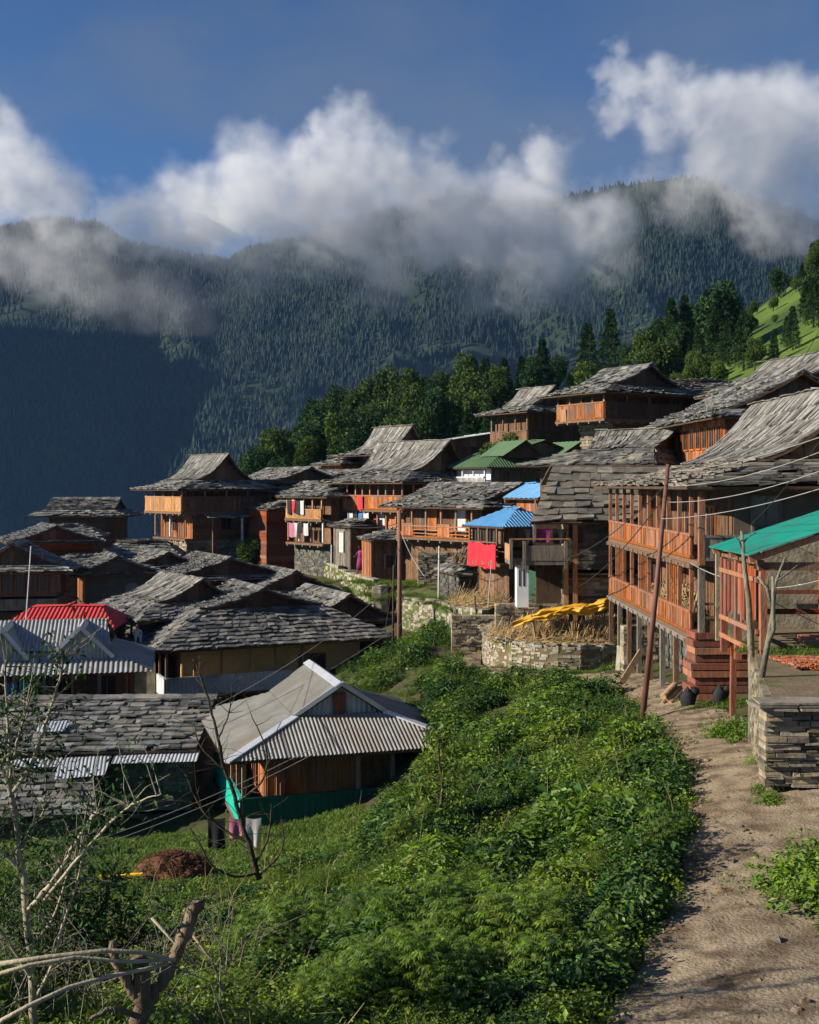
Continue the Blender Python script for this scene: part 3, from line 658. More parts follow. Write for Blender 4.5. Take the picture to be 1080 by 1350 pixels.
        # upper slopes overhang the gable at the ridge more than below
        Lp = ((gl_,gy1+.05,zgz+.02),(gl_,gy0-.05,zgz+.02),(cx,gy0-ro,zt),(cx,gy1+ro,zt)); Rp = ((gr_,gy0-.05,zgz+.02),(gr_,gy1+.05,zgz+.02),(cx,gy1+ro,zt),(cx,gy0-ro,zt))
        for k, q in enumerate((Lp, Rp)):
            surf(up, style, *q, sag, sd+10+k, tw, rh); deck(dk, *q, sag)
        r_ = h.part('roof', up, m)
        if zg > 0: h.part('lower_roof', lo, ms)
        h.part('roof_deck', dk, 'wood_dark')
        # gables
        if gable:
            b, gmat_ = styof(gable)
            for yy, s in ((gy0+.15, 1), (gy1-.15, -1)):
                mb = MB(); nst = 14; 
                for i in range(nst):
                    a0 = gl_+(gr_-gl_)*i/nst; a1 = gl_+(gr_-gl_)*(i+1)/nst; mid = (a0+a1)/2
                    v = (mid-gl_)/(cx-gl_) if mid < cx else (gr_-mid)/(gr_-cx); top = zgz+(zt-zgz)*v-sag*4*v*(1-v)-.12
                    if top > zgz-.2: mb.box(a0+.006, a1-.006, yy-.03-.01*(i % 2), yy+.03, zgz-.25, top)
                h.part('gable', mb, gmat_)
        cb = MB()
        if cap:
            ridge_cap(cb, (cx,gy0-ro-.03,zt+.06), (cx,gy1+ro+.03,zt+.06), .22, .03, .12); h.part('ridge_cap', cb, cap)
        elif style in ('slate', 'bigslate'):
            r = random.Random(sd); yy = gy0-ro
            while yy < gy1+ro-.1: l_ = min(r.uniform(.4, .8), gy1+ro-yy); ridge_cap(cb, (cx,yy,zt+.09+r.uniform(0,.04)), (cx,yy+l_,zt+.09), .3, .05, .16); yy += l_
            h.part('ridge_slates', cb, m)
        else:
            r = random.Random(sd+3); yy = gy0-ro-.08
            while yy < gy1+ro: l_ = r.uniform(.35, 1.1); j = r.uniform(-.04, .04); cb.beam((cx+j,yy,zt+.03+r.uniform(-.03,.04)), (cx-j,yy+l_,zt+.03+r.uniform(-.03,.04)), r.uniform(.1,.2), .035); yy += l_*.97
            h.part('ridge_board', cb, m)
        return r_
    def core(h, z0, z1, e=(-.2,-.2,-.2,-.2)):
        mb = MB(); mb.box(-h.W/2-e[0], h.W/2+e[2], -h.D/2-e[1], h.D/2+e[3], z0, z1); h.part('light_block', mb, 'interior_shade')  # added solid dark box behind the walls, only blocks light
    def joists(h, sd, z, out, e=(0,0,0,0), m='wood_grey', step=.6):
        p0, u, nn, Lw = h.side(sd, e); s = .2
        while s < Lw: a = h.pt(sd, s, -.3, e); b = h.pt(sd, s, out, e); mb = MB(); mb.beam((*a, z), (*b, z), .1, .1); s += step; h.part('joist', mb, m)

def laundry(h_or_none, p0, p1, z, mats, label, group='washing hung out on the balconies', seed=0):
    """cloths hanging from a line between two world points; each cloth its own thing"""
    r = random.Random(seed); p0 = Vector(p0); p1 = Vector(p1); Lw = (p1-p0).length; d = (p1-p0).normalized(); s = .05; i = 0
    while s < Lw-.2 and i < len(mats):
        w_ = r.uniform(.35, .6); hh = r.uniform(.55, 1.0); a = p0+d*s; nx__ = Vector((-d.y, d.x, 0)); V = []; nu, nv = 6, 5
        for k in (0, 1):
            for j in range(nv+1):
                for ii in range(nu+1):
                    uu, vv = ii/nu, j/nv; off = .05*math.sin(uu*9+i*2)*vv+.012*k
                    pnt = d*(w_*uu*(1-.15*vv*math.sin(i)))+nx__*off; V.append((pnt.x, pnt.y, -hh*vv-.04*math.sin(3.1*uu)))
        n_ = (nu+1)*(nv+1); q = [(j*(nu+1)+ii, j*(nu+1)+ii+1, (j+1)*(nu+1)+ii+1, (j+1)*(nu+1)+ii) for j in range(nv) for ii in range(nu)]
        q += [tuple(x+n_ for x in f[::-1]) for f in q]
        mb = MB(); mb.add(V, q=q); o = mb.build('hanging_cloth', M[mats[i]], None, True); o.location = a; 
        nm = {'cloth_white':'white','cloth_red':'red','cloth_pink':'pink','cloth_dark':'dark','cloth_blue':'blue','cloth_purple':'purple','wood_tan':'tan','cloth_teal':'teal'}[mats[i]]
        cnt = sum(1 for q_ in mats if q_ == mats[i]); ordn = ('first','second','third','fourth')[[k_ for k_, q_ in enumerate(mats) if q_ == mats[i]].index(i)] if cnt > 1 else ''
        tag(o, (ordn+' ' if ordn else '')+nm+' cloth hanging '+label, 'laundry', group); s += w_+r.uniform(.02, .15); i += 1
# ------------------------------------------------------------------ houses
def ez(sides, a):
    d = dict(L=0, F=0, R=0, B=0)
    for s in sides: d[s] = a
    return (d['L'], d['F'], d['R'], d['B'])
def house(name, label, px, d, ye, yaw, W, D, levels, roof, down=None, cat='house', group='houses of the hill village'):
    c = P(px, 640, d); h = House(name, label, cat, (c.x, c.y), -(ye-HY)/F*d, yaw, W, D, group, down)
    z = h.ht
    for i, lv in enumerate(levels):
        last = i == len(levels)-1; z0 = z-lv['h']
        if last and not lv.get('open_below'): z0 = min(0, z0) if not lv.get('fixed') else z0
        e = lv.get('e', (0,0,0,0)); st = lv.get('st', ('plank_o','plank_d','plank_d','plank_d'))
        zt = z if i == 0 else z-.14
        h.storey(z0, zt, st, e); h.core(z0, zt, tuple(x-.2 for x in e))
        for wn in lv.get('win', []):
            sd, s, dz, w_, hh = wn[:5]; mt = wn[5] if len(wn) > 5 else 'wood_orange'; h.window(sd, s, z-lv['h']+dz, w_, hh, mt, e=e, bars=wn[6] if len(wn) > 6 else 1)
        for dn in lv.get('door', []):
            sd, s, dz, w_, hh = dn[:5]; h.door(sd, s, z-lv['h']+dz, w_, hh, dn[5] if len(dn) > 5 else 'wood_orange', dn[6] if len(dn) > 6 else 'wood_brown', e=e)
        b = lv.get('bal')
        if b:
            zf = z-lv['h']; out = b.get('out', 1.0); sds = b['s']; be = tuple(x+y for x, y in zip(e, ez(sds, out)))
            h.slab(zf+.002, tuple(x+.06 for x in be), b.get('fm', 'wood_brown'))
            for sd in sds:
                Lw = h.side(sd, be)[3]
                s1 = b.get('len', {}).get(sd, Lw); 
                if b.get('rail', 'plank'): h.rail(sd, zf+.02, b.get('rh', .8), b.get('rail', 'plank'), b.get('m' if sd == sds[0] else 'm2', b.get('m', 'wood_orange')), 0, be, s0=.03, s1=s1-.03)
                n_ = b.get('n', max(3, round(Lw/1.1)))
                for k in range(n_):
                    s = .08+(s1-.16)*k/(n_-1); h.post(sd, s+(random.uniform(-.07,.07) if 0 < k < n_-1 else 0), -.09, zf+.1, z-.1, random.choice([b.get('pm', 'wood_orange')]*3+['wood_grey','wood_tan']), b.get('pw', .1), e=be)
                h.beam(sd, 0, s1, -.09, z-.07, 'wood_brown', e=be); h.joists(sd, zf-.2, .12, be, step=b.get('js', .9))
            h.e_top = be
        z -= lv['h']
    if roof: h.roof(h.ht, **roof)
    return h
ALL = ('plank_o','plank_d','plank_d','plank_d')

# the big balcony house on the right
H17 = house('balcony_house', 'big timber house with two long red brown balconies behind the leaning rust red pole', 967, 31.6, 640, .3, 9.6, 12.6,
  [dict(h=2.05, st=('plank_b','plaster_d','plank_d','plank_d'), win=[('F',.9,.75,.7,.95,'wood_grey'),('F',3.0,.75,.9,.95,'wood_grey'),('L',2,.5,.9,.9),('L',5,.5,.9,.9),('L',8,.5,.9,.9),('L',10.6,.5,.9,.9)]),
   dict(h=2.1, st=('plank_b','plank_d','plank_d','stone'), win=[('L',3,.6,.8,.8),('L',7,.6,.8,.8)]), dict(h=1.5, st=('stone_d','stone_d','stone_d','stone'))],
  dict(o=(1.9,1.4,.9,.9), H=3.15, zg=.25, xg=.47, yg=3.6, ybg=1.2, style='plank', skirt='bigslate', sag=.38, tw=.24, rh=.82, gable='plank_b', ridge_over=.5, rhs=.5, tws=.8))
h = H17; zE = h.ht; zf1 = zE-2.05; zf2 = zE-4.15; be = (1.15, 0, 0, 0)
for zf, m_, nm in ((zf1, 'wood_red', 'upper'), (zf2, 'wood_red', 'lower')):
    h.slab(zf, (1.2, .9, 0, 0)); h.rail('L', zf+.02, .62 if zf == zf1 else .58, 'plank', 'wood_orange', 0, be, 0, 12.55)
    h.joists('L', zf-.2, .15, be, step=.8)
for k in range(10):
    s = .06+12.4*k/9
    h.post('L', s, -.02, zf1+.1, zE-.12, 'wood_orange', .11, e=be); h.post('L', s, -.02, zf2+.1, zf1-.2, 'wood_orange', .11, e=be)
for k in range(8): s = .2+12.2*k/7; h.post('L', s, -.02, 0, zf2-.25, 'wood_grey' if k % 2 else 'wood_brown', .15, 'stilt', be)
h.beam('L', 0, 12.6, -.02, zE-.06, 'wood_grey', .2, .16, e=be); h.beam('L', -.1, 12.7, .05, zf1-.18, 'wood_brown', .1, .14, e=be); h.beam('L', -.1, 12.7, .05, zf2-.18, 'wood_grey', .1, .14, e=be)
h.rail('F', zf1+.02, .62, 'plank', 'wood_grey', .9, (0,0,0,0), -1.15, 3.2); h.post('F', -1.12, .88, zf1-.1, zE-.1, 'wood_orange', .16); h.post('F', -1.12, .88, 0, zf1-.2, 'wood_grey', .16)
h.rail('F', zf2+.05, .5, 'plank', 'wood_brown', .9, (0,0,0,0), -1.15, 2.6); h.beam('F', -1.1, 2.6, .9, zf2+.95, 'wood_grey', .07, .07); h.post('F', -.6, .88, zf2+.5, zf2+.95, 'wood_grey', .07)
h.beam('F', -1.2, 9, .9, zE-.1, 'wood_brown', .14, .16)
# arched lattice panels between the lower posts
for k in range(9):
    if k not in (1, 4, 7): continue
    s = .06+12.4*k/9; x, y = h.pt('L', s, -.04, be); mb = MB()
    for a in range(4): x1_, y1_ = h.pt('L', s+.12+a*.25, -.04, be); mb.box(x1_-.02, x1_+.02, y1_-.02, y1_+.02, zf2+.6, zf1-.2)
    h.part('lattice', mb, 'wood_orange')
# stacked sawn boards under the front of the house
bs = empty('board_stack', (P(945,0,30.9).x, 30.9, hz_at(P(945,0,30.9).x, 30.9)), R(2), 'tall stack of red brown sawn boards stored under the front of the balcony house', 'boards')
r = random.Random(4)
for k in range(9):
    mb = MB(); z = .02+k*.205; 
    mb.box(-.75+r.uniform(-.08,.1), 1.0+r.uniform(-.2,.35), -.3+r.uniform(-.05,.05), .5, z, z+.17); o = mb.build('board', M['wood_red'] if k % 3 else M['wood_orange'], bs)

# shed with the green roof at the right edge
GX, GZ = 7.25, -3.45
sh = empty('open_shed', (GX, 24.0, GZ), R(-1), 'open timber shed with a bright green sheet roof at the right edge', 'shed')
def spart(nm, mb, m): return mb.build(nm, M[m], sh)
mb = MB(); r = random.Random(2)
# roof plane rises to the right
for i in range(5):
    a0, a1 = -.75+i*.66, -.75+(i+1)*.66
    for j in range(1): 
        zz = lambda x: 2.05+(x+.25)*.33
        mb.hexa([(x_, a, zz(x_)-.015) for x_, a in ((-.32,a0),(5.5,a0),(5.5,a1-.01),(-.32,a1-.01))], [(x_, a, zz(x_)) for x_, a in ((-.32,a0),(5.5,a0),(5.5,a1-.01),(-.32,a1-.01))])
spart('roof', mb, 'tin_teal')
for a in (-.6, .9, 2.4): mb = MB(); mb.beam((-.25,a,1.92), (5.5,a,1.92+5.75*.33), .1, .12); spart('rafter', mb, 'wood_orange')
mb = MB(); mb.beam((-.05,-.5,1.78),(5.5,-.5,1.78),.14,.16); spart('front_beam', mb, 'wood_brown')
mb = MB(); mb.beam((0,-.6,1.86),(0,2.5,1.86),.12,.1); spart('side_beam', mb, 'wood_brown')
for (x_, y_, m_) in ((.06,-.5,'wood_orange'),(0,1.2,'wood_red'),(0,2.4,'wood_red'),(2.6,-.5,'wood_red'),(4.6,-.5,'wood_red'),(2.6,3.4,'wood_red'),(5.2,3.4,'wood_red')):
    mb = MB(); mb.box(x_-.07, x_+.07, y_-.07, y_+.07, -.4, 1.8+x_*.0); spart('post', mb, m_)
mb = MB(); yy = -.35
while yy < 2.3: w_ = r.uniform(.13,.2); mb.box(-.03, .02, yy, yy+w_, .55+r.uniform(-.15,.1), 1.75+r.uniform(-.05,.02)); yy += w_+(.02 if r.random() < .75 else .14)
spart('side_boards', mb, 'wood_red')
for zz_ in (1.5, .42, .0): mb = MB(); mb.beam((-.07,-.5,zz_),(-.07,2.45,zz_),.05,.1); spart('side_rail', mb, 'wood_orange')
mb = MB(); mb.box(1.2, 5.5, 3.5, 3.62, -.3, 2.2); mb.box(0.1, .9, 3.5, 3.6, -.3, 1.9); spart('back_wall', mb, 'stone')
for i in range(3): mb = MB(); mb.beam((1.1+i*.05,.2+i*.35,.12+.02*i),(5.2,-.2+i*.35,.1+.02*i),.22,.09); spart('floor_beam', mb, 'wood_orange')
mb = MB(); mb.beam((1.3,3.3,.9),(5.2,3.3,.9),.06,.1); mb.beam((.7,2.2,.55),(5.2,2.2,.55),.08,.12); spart('inner_rail', mb, 'wood_red')

# stone house under big slates, left of the balcony house
h = house('stone_house', 'rough stone house under very large brown roof slates, behind the yellow tarp', 748, 46, 686, 2, 4.6, 4.6,
  [dict(h=2.0, st=('stone','stone_d','stone_d','stone_d'), bal=None), dict(h=2, st=('stone','stone','stone','stone'))], None)
H18 = h
mbt = MB(); zE = h.ht
tiles(mbt, (-3.9,-3.0,zE-.05), (3.2,-3.0,zE), (3.2,2.0,zE+2.25), (-2.2,2.0,zE+2.25), 8, .6, .1, .08, .5, 5, .2)
h.part('roof', mbt, 'slate_brown'); dk = MB(); deck(dk, (-3.9,-3.0,zE-.05), (3.2,-3.0,zE), (3.2,2.0,zE+2.25), (-2.2,2.0,zE+2.25), .1); h.part('roof_deck', dk, 'wood_dark')
mbt = MB(); tiles(mbt, (3.2,4.4,zE+1.4), (-2.4,4.4,zE+1.4), (-2.3,2.0,zE+2.3), (3.2,2.0,zE+2.3), 2, .7, 0, .06, .4, 6); h.part('upper_roof', mbt, 'slate_brown')
mb = MB()
for k in range(5): mb.beam((-2.25,-2.33,.2+k*.85),(2.2,-2.38,.2+k*.85),.1,.12)
h.part('timber_bands', mb, 'wood_dark')
for x_ in (-2.42, -2.05): mb = MB(); mb.box(x_-.09, x_+.09, -2.75, -2.57, 0 if x_ < -2.3 else .0, zE-.1); h.part('corner_post', mb, 'wood_tan')
mb = MB(); mb.beam((-2.0,-2.8,1.9),(1.2,-2.8,.3),.14,.14); h.part('brace', mb, 'wood_dark')
# small side balcony on the left of the stone house
def sbx(nm, x0, x1, y0, y1, z0, z1, m): mb = MB(); mb.box(x0, x1, y0, y1, z0, z1); return h.part(nm, mb, m)
sbx('balcony_floor', -4.7, -2.3, -3.1, -1.2, zE-1.75, zE-1.6, 'wood_grey')
sbx('balcony_panel', -4.1, -2.5, -3.12, -3.05, zE-1.58, zE-.98, 'wood_grey'); sbx('balcony_panel', -4.72, -4.64, -3.1, -1.3, zE-1.58, zE-.95, 'wood_tan')
for x_ in (-4.68, -4.15, -2.5): sbx('balcony_post', x_-.06, x_+.06, -3.16, -3.04, zE-1.9, zE-.8 if x_ > -4.5 else zE-.7, 'wood_grey')
sbx('roof_post', -3.78, -3.66, -2.96, -2.84, zE-1.6, zE-.06, 'wood_grey')
h.beam('F', -2.3, 0, .72, zE-.72, 'wood_tan', .05, .06)
sbx('pillar', -4.42, -3.95, -2.9, -2.3, zE-3.45, zE-1.77, 'plaster_white'); 0
for k in (0, 1): sbx('pillar_slot_shade', -4.34+.17*k, -4.28+.17*k, -2.912, -2.8, zE-2.6, zE-1.95, 'interior_shade')  # near-black strips on the pillar face, slot shade painted as colour
sbx('back_wall', -3.4, -2.3, -1.2, -1.05, 0, zE-.1, 'wood_dark')

# roof with bundled shingles left of the balcony house
house('shingle_roof_house', 'low grey shingle roof with a dark gable, squeezed behind the big slate roof', 852, 52, 612, 56, 4.2, 5.4,
  [dict(h=2.0, st=('plank_b','plank_d','plank_d','plank_d')), dict(h=3, st=('stone','stone_d','stone_d','stone_d'))],
  dict(o=(1.2,.8,.8,.8), H=1.7, zg=.45, xg=.6, yg=.5, ybg=3.2, style='plank', skirt='slate', sag=.1, tw=.26, rh=.7, gable='plank_b', ridge_over=.4))
house('window_row_house', 'timber house with a row of orange framed windows under slates at upper right', 957, 47, 551, 3, 6.0, 10,
  [dict(h=1.9, st=('plank_o','plank_b','plank_d','plank_d'), win=[('L',k*.95+.8,.75,.6,.85,'wood_orange',1) for k in range(10)]), dict(h=3, st=('log_b','log_d','log_d','log_d'))],
  dict(o=(1.1,.9,.9,.9), H=1.9, zg=.2, xg=.8, yg=.6, style='slate', sag=.12, tw=.32, rh=.55, gable='plank_d'))
house('corner_roof_house', 'grey shingle roofed house at the top right edge of the village', 1050, 56, 512, 20, 6.5, 6.0,
  [dict(h=2.1, st=('plank_o','plank_d','plank_d','plank_d')), dict(h=3, st=('kath_d','log_d','log_d','log_d'))],
  dict(o=(1.5,.9,.9,.9), H=2.1, zg=.2, xg=.7, yg=.9, style='plank', sag=.25, tw=.24, gable='plank_d'))
house('gallery_hut', 'small hut with bright orange board gallery below the top right roof', 985, 60, 512, 15, 3.2, 3,
  [dict(h=1.2, st=('plank_o','plank_o','plank_d','plank_d')), dict(h=2, st=('log_d','log_d','log_d','log_d'))], dict(o=(.8,.5,.9,.5), H=.8, zg=0, xg=1, yg=.2, style='slate', sag=.05))
# the two on the upper right skyline
H13 = house('stone_tower_house', 'tall house with orange upper balcony over a pale banded stone and timber base', 798, 64, 519, 33, 6.2, 3.2,
  [dict(h=1.45, st=('plank_b','plank_b','plank_d','plank_d'), bal=dict(s='LF', out=.85, rh=.85, rail='plank', m='wood_orange', m2='wood_dark', n=5, pm='wood_brown'), win=[('F',1.2,.45,.7,.8,'wood_brown'),('F',3.4,.45,.7,.8,'wood_brown'),('F',5.3,.45,.7,.8,'wood_brown')]),
   dict(h=3, st=('kath','log_b','log_d','log_d'), e=(-.6,0,0,-.6))],
  dict(o=(1.7,1.6,1.1,1.1), H=1.75, zg=.3, xg=.62, yg=1.2, style='slate', sag=.12, tw=.4, rh=.6, gable='plank_d'))
house('slate_gallery_house', 'long dark house with a low slate roof beside the tower house, below the hill trees', 862, 68, 519, 6, 6.4, 4.5,
  [dict(h=1.9, st=('plank_b','plank_d','plank_d','plank_d'), bal=dict(s='F', out=.8, rh=.5, rail='bars', m='wood_grey', n=6, pm='wood_tan')), dict(h=2, st=('stone_d',)*4)],
  dict(o=(.6,1.5,.6,.8), H=.95, zg=.85, xg=.75, yg=2.2, ybg=2, style='slate', sag=.05, tw=.5, rh=.5, gable=None))
H12 = house('peaked_roof_house', 'dark timber house with a sharp grey shingle peak left of the tower house', 696, 78, 544, 36, 4.8, 3.4,
  [dict(h=2.0, st=('plank_b','plank_b','plank_d','plank_d'), bal=dict(s='LF', out=.5, rh=.7, rail='plank', m='wood_brown', m2='wood_dark', n=4, pm='wood_brown')), dict(h=2.2, st=('log_b','log_b','log_d','log_d'), win=[('F',2,.8,.6,.6,'wood_brown')])],
  dict(o=(1.4,1.2,1,1), H=1.95, zg=.28, xg=.52, yg=1.3, style='plank', skirt='slate', sag=.22, tw=.3, gable='plank_d'))
# green roofed house
gh = house('green_roof_house', 'white and lavender house with a dull green metal hip roof and two gables', 648, 70, 616, 26, 7.6, 4.4,
  [dict(h=1.4, st=('plaster_w','plank_g','plank_g','plank_g'), bal=dict(s='L', out=.5, rh=.75, rail='picket', m='cloth_white', n=4, pm='cloth_white'), win=[('F',k*1.2+1,.2,.5,.95,'cloth_blue' if 0 else 'wood_grey') for k in range(5)]), dict(h=2, st=('stone',)*4)],
  dict(o=(1.0,.8,.9,.8), H=1.75, zg=.42, xg=.7, yg=1.0, style='tin', m='tin_green', ms='tin_green', sag=0, tw=.5, gable='plank_g', ridge_over=.15))
# cross gables facing left and front
for (xx, ww) in ((-1.9, 1.5), (2.2, 1.6)):
    mb = MB(); z = gh.ht
    corr(mb, (xx-ww,-3.0,z+.7), (xx-ww,0,z+.7), (xx,0,z+1.7), (xx,-3.2,z+1.7), .5, .015); corr(mb, (xx+ww,0,z+.7), (xx+ww,-3.0,z+.7), (xx,-3.2,z+1.7), (xx,0,z+1.7), .5, .015)
    gh.part('dormer_roof', mb, 'tin_green'); mb = MB(); mb.add([(xx-ww+.15,-2.8,z+.6),(xx+ww-.15,-2.8,z+.6),(xx,-2.8,z+1.6),(xx-ww+.15,-2.7,z+.6),(xx+ww-.15,-2.7,z+.6),(xx,-2.7,z+1.6)], t=[(0,1,2),(5,4,3)]); gh.part('dormer_gable', mb, 'wood_dark')

# blue roofs in the middle
H19 = house('blue_roof_house', 'small house with a blue metal roof and a long red cloth over its railing', 672, 54, 694, 33, 2.6, 2.4,
  [dict(h=1.0, st=('plank_b','plank_d','plank_d','plank_d'), win=[('L',k*.62+.35,.1,.42,.75,'wood_brown',1) for k in range(3)], e=(.4,0,0,0)), dict(h=2.6, st=('plank_b','log_d','log_d','log_d'), e=(0,0,0,0))],
  dict(o=(1.0,.5,.5,.5), H=.85, zg=.92, xg=.12, yg=1.2, style='tin', m='tin_blue', ms='tin_blue', sag=0, tw=.4, gable=None, ridge_over=.05))
mb = MB(); p0, u, nn, Lw = H19.side('L', (.75,0,0,0)); V = []; nu, nv = 24, 8
for k in (0, 1):
    for j in range(nv+1):
        for i in range(nu+1):
            s = .1+(Lw-.2)*i/nu; o_ = (.05*math.sin(i*.9)+.03*math.sin(i*2.3+1))*j/nv+.02*k; V.append((p0[0]+u[0]*s+nn[0]*o_, p0[1]+u[1]*s+nn[1]*o_, H19.ht-.78-1.15*j/nv-.04*math.sin(i*.5)-(.12*i/nu)))
n_ = (nu+1)*(nv+1); q = [(j*(nu+1)+i, j*(nu+1)+i+1, (j+1)*(nu+1)+i+1, (j+1)*(nu+1)+i) for j in range(nv) for i in range(nu)]; q += [tuple(x+n_ for x in f[::-1]) for f in q]
mb.add(V, q=q); o = mb.build('red_cloth', M['cloth_red'], None, True); o.location = H19.o.location; o.rotation_euler = H19.o.rotation_euler; tag(o, 'large plain red cloth draped over the railing under the blue roof', 'cloth')
h = H19; h.rail('L', h.ht-1.75, .95, 'bars', 'wood_brown', 0, (.7,0,0,0)); h.slab(h.ht-1.75, (.75,.2,0,0))
for k in range(4): h.post('L', .1+k*.72, -.05, h.ht-1.75, h.ht-.1, 'wood_brown', .08, e=(.7,0,0,0))
house('upper_blue_roof_hut', 'little orange boarded hut with a blue metal roof just above the other blue roof', 709, 57, 657, 32, 2.2, 1.7,
  [dict(h=.95, st=('plank_o','plank_b','plank_d','plank_d'), bal=None), dict(h=2.6, st=('plank_r','log_d','log_d','log_d'))],
  dict(o=(.7,.5,.6,.6), H=.75, zg=0, xg=1, yg=.15, style='tin', m='tin_blue', ms='tin_blue', sag=0, tw=.4, gable='plank_o', ridge_over=.15))

# houses on the ridge of the village, centre
H9 = house('porch_house', 'slate roofed house with open porch and white and orange panels left of blue roof', 636, 62, 669, 42, 5.0, 6.2,
  [dict(h=1.75, st=('plank_b','plank_d','plank_d','plank_d'), bal=dict(s='L', out=.8, rh=.6, rail='bars', m='wood_orange', n=6, pm='wood_orange'), door=[('L',2.2,.1,.8,1.5,'wood_tan','wood_orange'),('L',4.6,.1,.8,1.5,'wood_tan','cloth_white')]), dict(h=3, st=('plank_b','stone_d','stone_d','stone_d'))],
  dict(o=(1.4,1.2,1.2,1.2), H=1.3, zg=.3, xg=.72, yg=.9, style='slate', sag=.06, tw=.42, rh=.42, gable='plank_d'))
h = H9; zf = h.ht-1.75
for s0, s1, m_ in ((.3,1.5,'wood_orange'),(3.5,4.5,'wood_orange')): h.rail('L', zf+.02, .7, 'plank', m_, .0, (.8,0,0,0), s0, s1)
H6 = house('shingle_peak_house', 'large house with tall swept shingle peak and bright orange balcony at village centre', 533, 72, 636, 40, 6.2, 5.8,
  [dict(h=1.75, st=('plank_b','plank_d','plank_d','plank_d'), bal=dict(s='LF', out=.85, rh=.85, rail='plank', m='wood_orange', m2='wood_dark', n=9, pm='wood_orange')),
   dict(h=1.4, st=('plank_o','plank_d','log_d','log_d'), bal=dict(s='L', out=.7, rail=None, n=7), door=[('L',1.5,.05,.7,1.2),('L',3.6,.05,.7,1.2,'wood_orange','cloth_white')]), dict(h=1.4, st=('stone','stone_d','stone_d','stone_d'))],
  dict(o=(1.8,1.7,1.4,1.4), H=2.75, zg=.27, xg=.56, yg=1.45, style='plank', skirt='slate', sag=.38, tw=.24, rh=.85, gable='plank_b', ridge_over=.75))
house('high_peak_house', 'narrow house with steep upturned shingle peak rising behind the central balcony house', 512, 90, 600, 38, 5.4, 4.4,
  [dict(h=1.1, st=('plank_o','plank_d','plank_d','plank_d'), win=[('L',k*.9+.6,.2,.5,.6,'wood_orange') for k in range(4)]), dict(h=3, st=('log_d',)*4)],
  dict(o=(2.3,1.2,1,1.2), H=2.45, zg=.2, xg=.52, yg=1.3, style='plank', skirt='slate', sag=.42, tw=.3, gable='plank_d', ridge_over=.5))
house('long_plain_roof_house', 'dark barn with a thin pale sheet roof behind the shingle peak', 600, 88, 585, 18, 5, 4.2, [dict(h=3, st=('plank_d',)*4)], dict(o=(2.6,.6,.6,.6), H=.85, zg=0, xg=1, yg=.1, style='tin', m='tin_sheet', sag=0, tw=.3, gable='plank_d', shift=1.2, ridge_over=.1))
house('low_orange_hut', 'tiny hut with an orange wall and flat slate roof left of the steep peak', 452, 92, 612, 35, 3.4, 3.4, [dict(h=3, st=('plank_o','plank_o','plank_d','plank_d'))], dict(o=(.9,.7,.7,.7), H=.6, zg=.5, xg=.6, yg=.8, style='slate', sag=.03, gable=None))
H4 = house('orange_balcony_house', 'slate roofed house with orange open balcony between the tower house and the centre', 436, 86, 636, 38, 5.2, 5,
  [dict(h=1.6, st=('plank_o','plank_d','plank_d','plank_d'), bal=dict(s='L', out=.8, rh=.65, rail='plank', m='wood_orange', n=5), win=[('L',1.4,.4,.6,.7),('L',3.2,.4,.6,.7)]), dict(h=2.5, st=('plank_b','log_d','log_d','log_d'))],
  dict(o=(1.4,1.1,1,1), H=.95, zg=.5, xg=.6, yg=1.2, style='slate', sag=.05, tw=.45, rh=.42, gable='plank_d'))
H5 = house('laundry_house', 'small slate roofed house with washing over its open left balcony', 437, 75, 655, 40, 3.6, 4.2,
  [dict(h=1.5, st=('plank_b','plank_d','plank_d','plank_d'), bal=dict(s='L', out=.8, rh=.6, rail='plank', m='wood_tan', n=5, pm='wood_tan')), dict(h=1.6, st=('plank_b','log_d','log_d','log_d'), bal=dict(s='L', out=.7, rail=None, n=4, pm='cloth_white')), dict(h=1, st=('stone_d',)*4)],
  dict(o=(1.3,.9,.9,.9), H=.95, zg=.35, xg=.7, yg=.9, style='slate', sag=.06, tw=.42, rh=.4, gable='plank_d'))
H3 = house('white_gable_house', 'gabled slate house with pale upper windows right of the tall tower house', 368, 84, 636, 38, 4.6, 4.8,
  [dict(h=1.7, st=('plank_b','plank_b','plank_d','plank_d'), bal=dict(s='L', out=.7, rh=.65, rail='plank', m='wood_orange', n=4, pm='cloth_white')), dict(h=1.7, st=('plank_o','log_r','log_d','log_d'), win=[('L',1.2,.3,.6,.9),('L',3,.3,.6,.9)]), dict(h=.8, st=('stone_d',)*4)],
  dict(o=(1.3,.9,1,.9), H=1.1, zg=.1, xg=.9, yg=.3, style='slate', sag=.05, tw=.45, rh=.42, gable='plank_b'))
house('dark_lower_house', 'dark red walled hut with a flat slate roof under the white gable house', 352, 79, 671, 30, 3.2, 3.2, [dict(h=3, st=('log_r','log_r','plank_d','plank_d'))], dict(o=(.4,.6,.6,.4), H=.5, zg=.5, xg=.6, yg=.8, style='slate', sag=.02, gable=None))
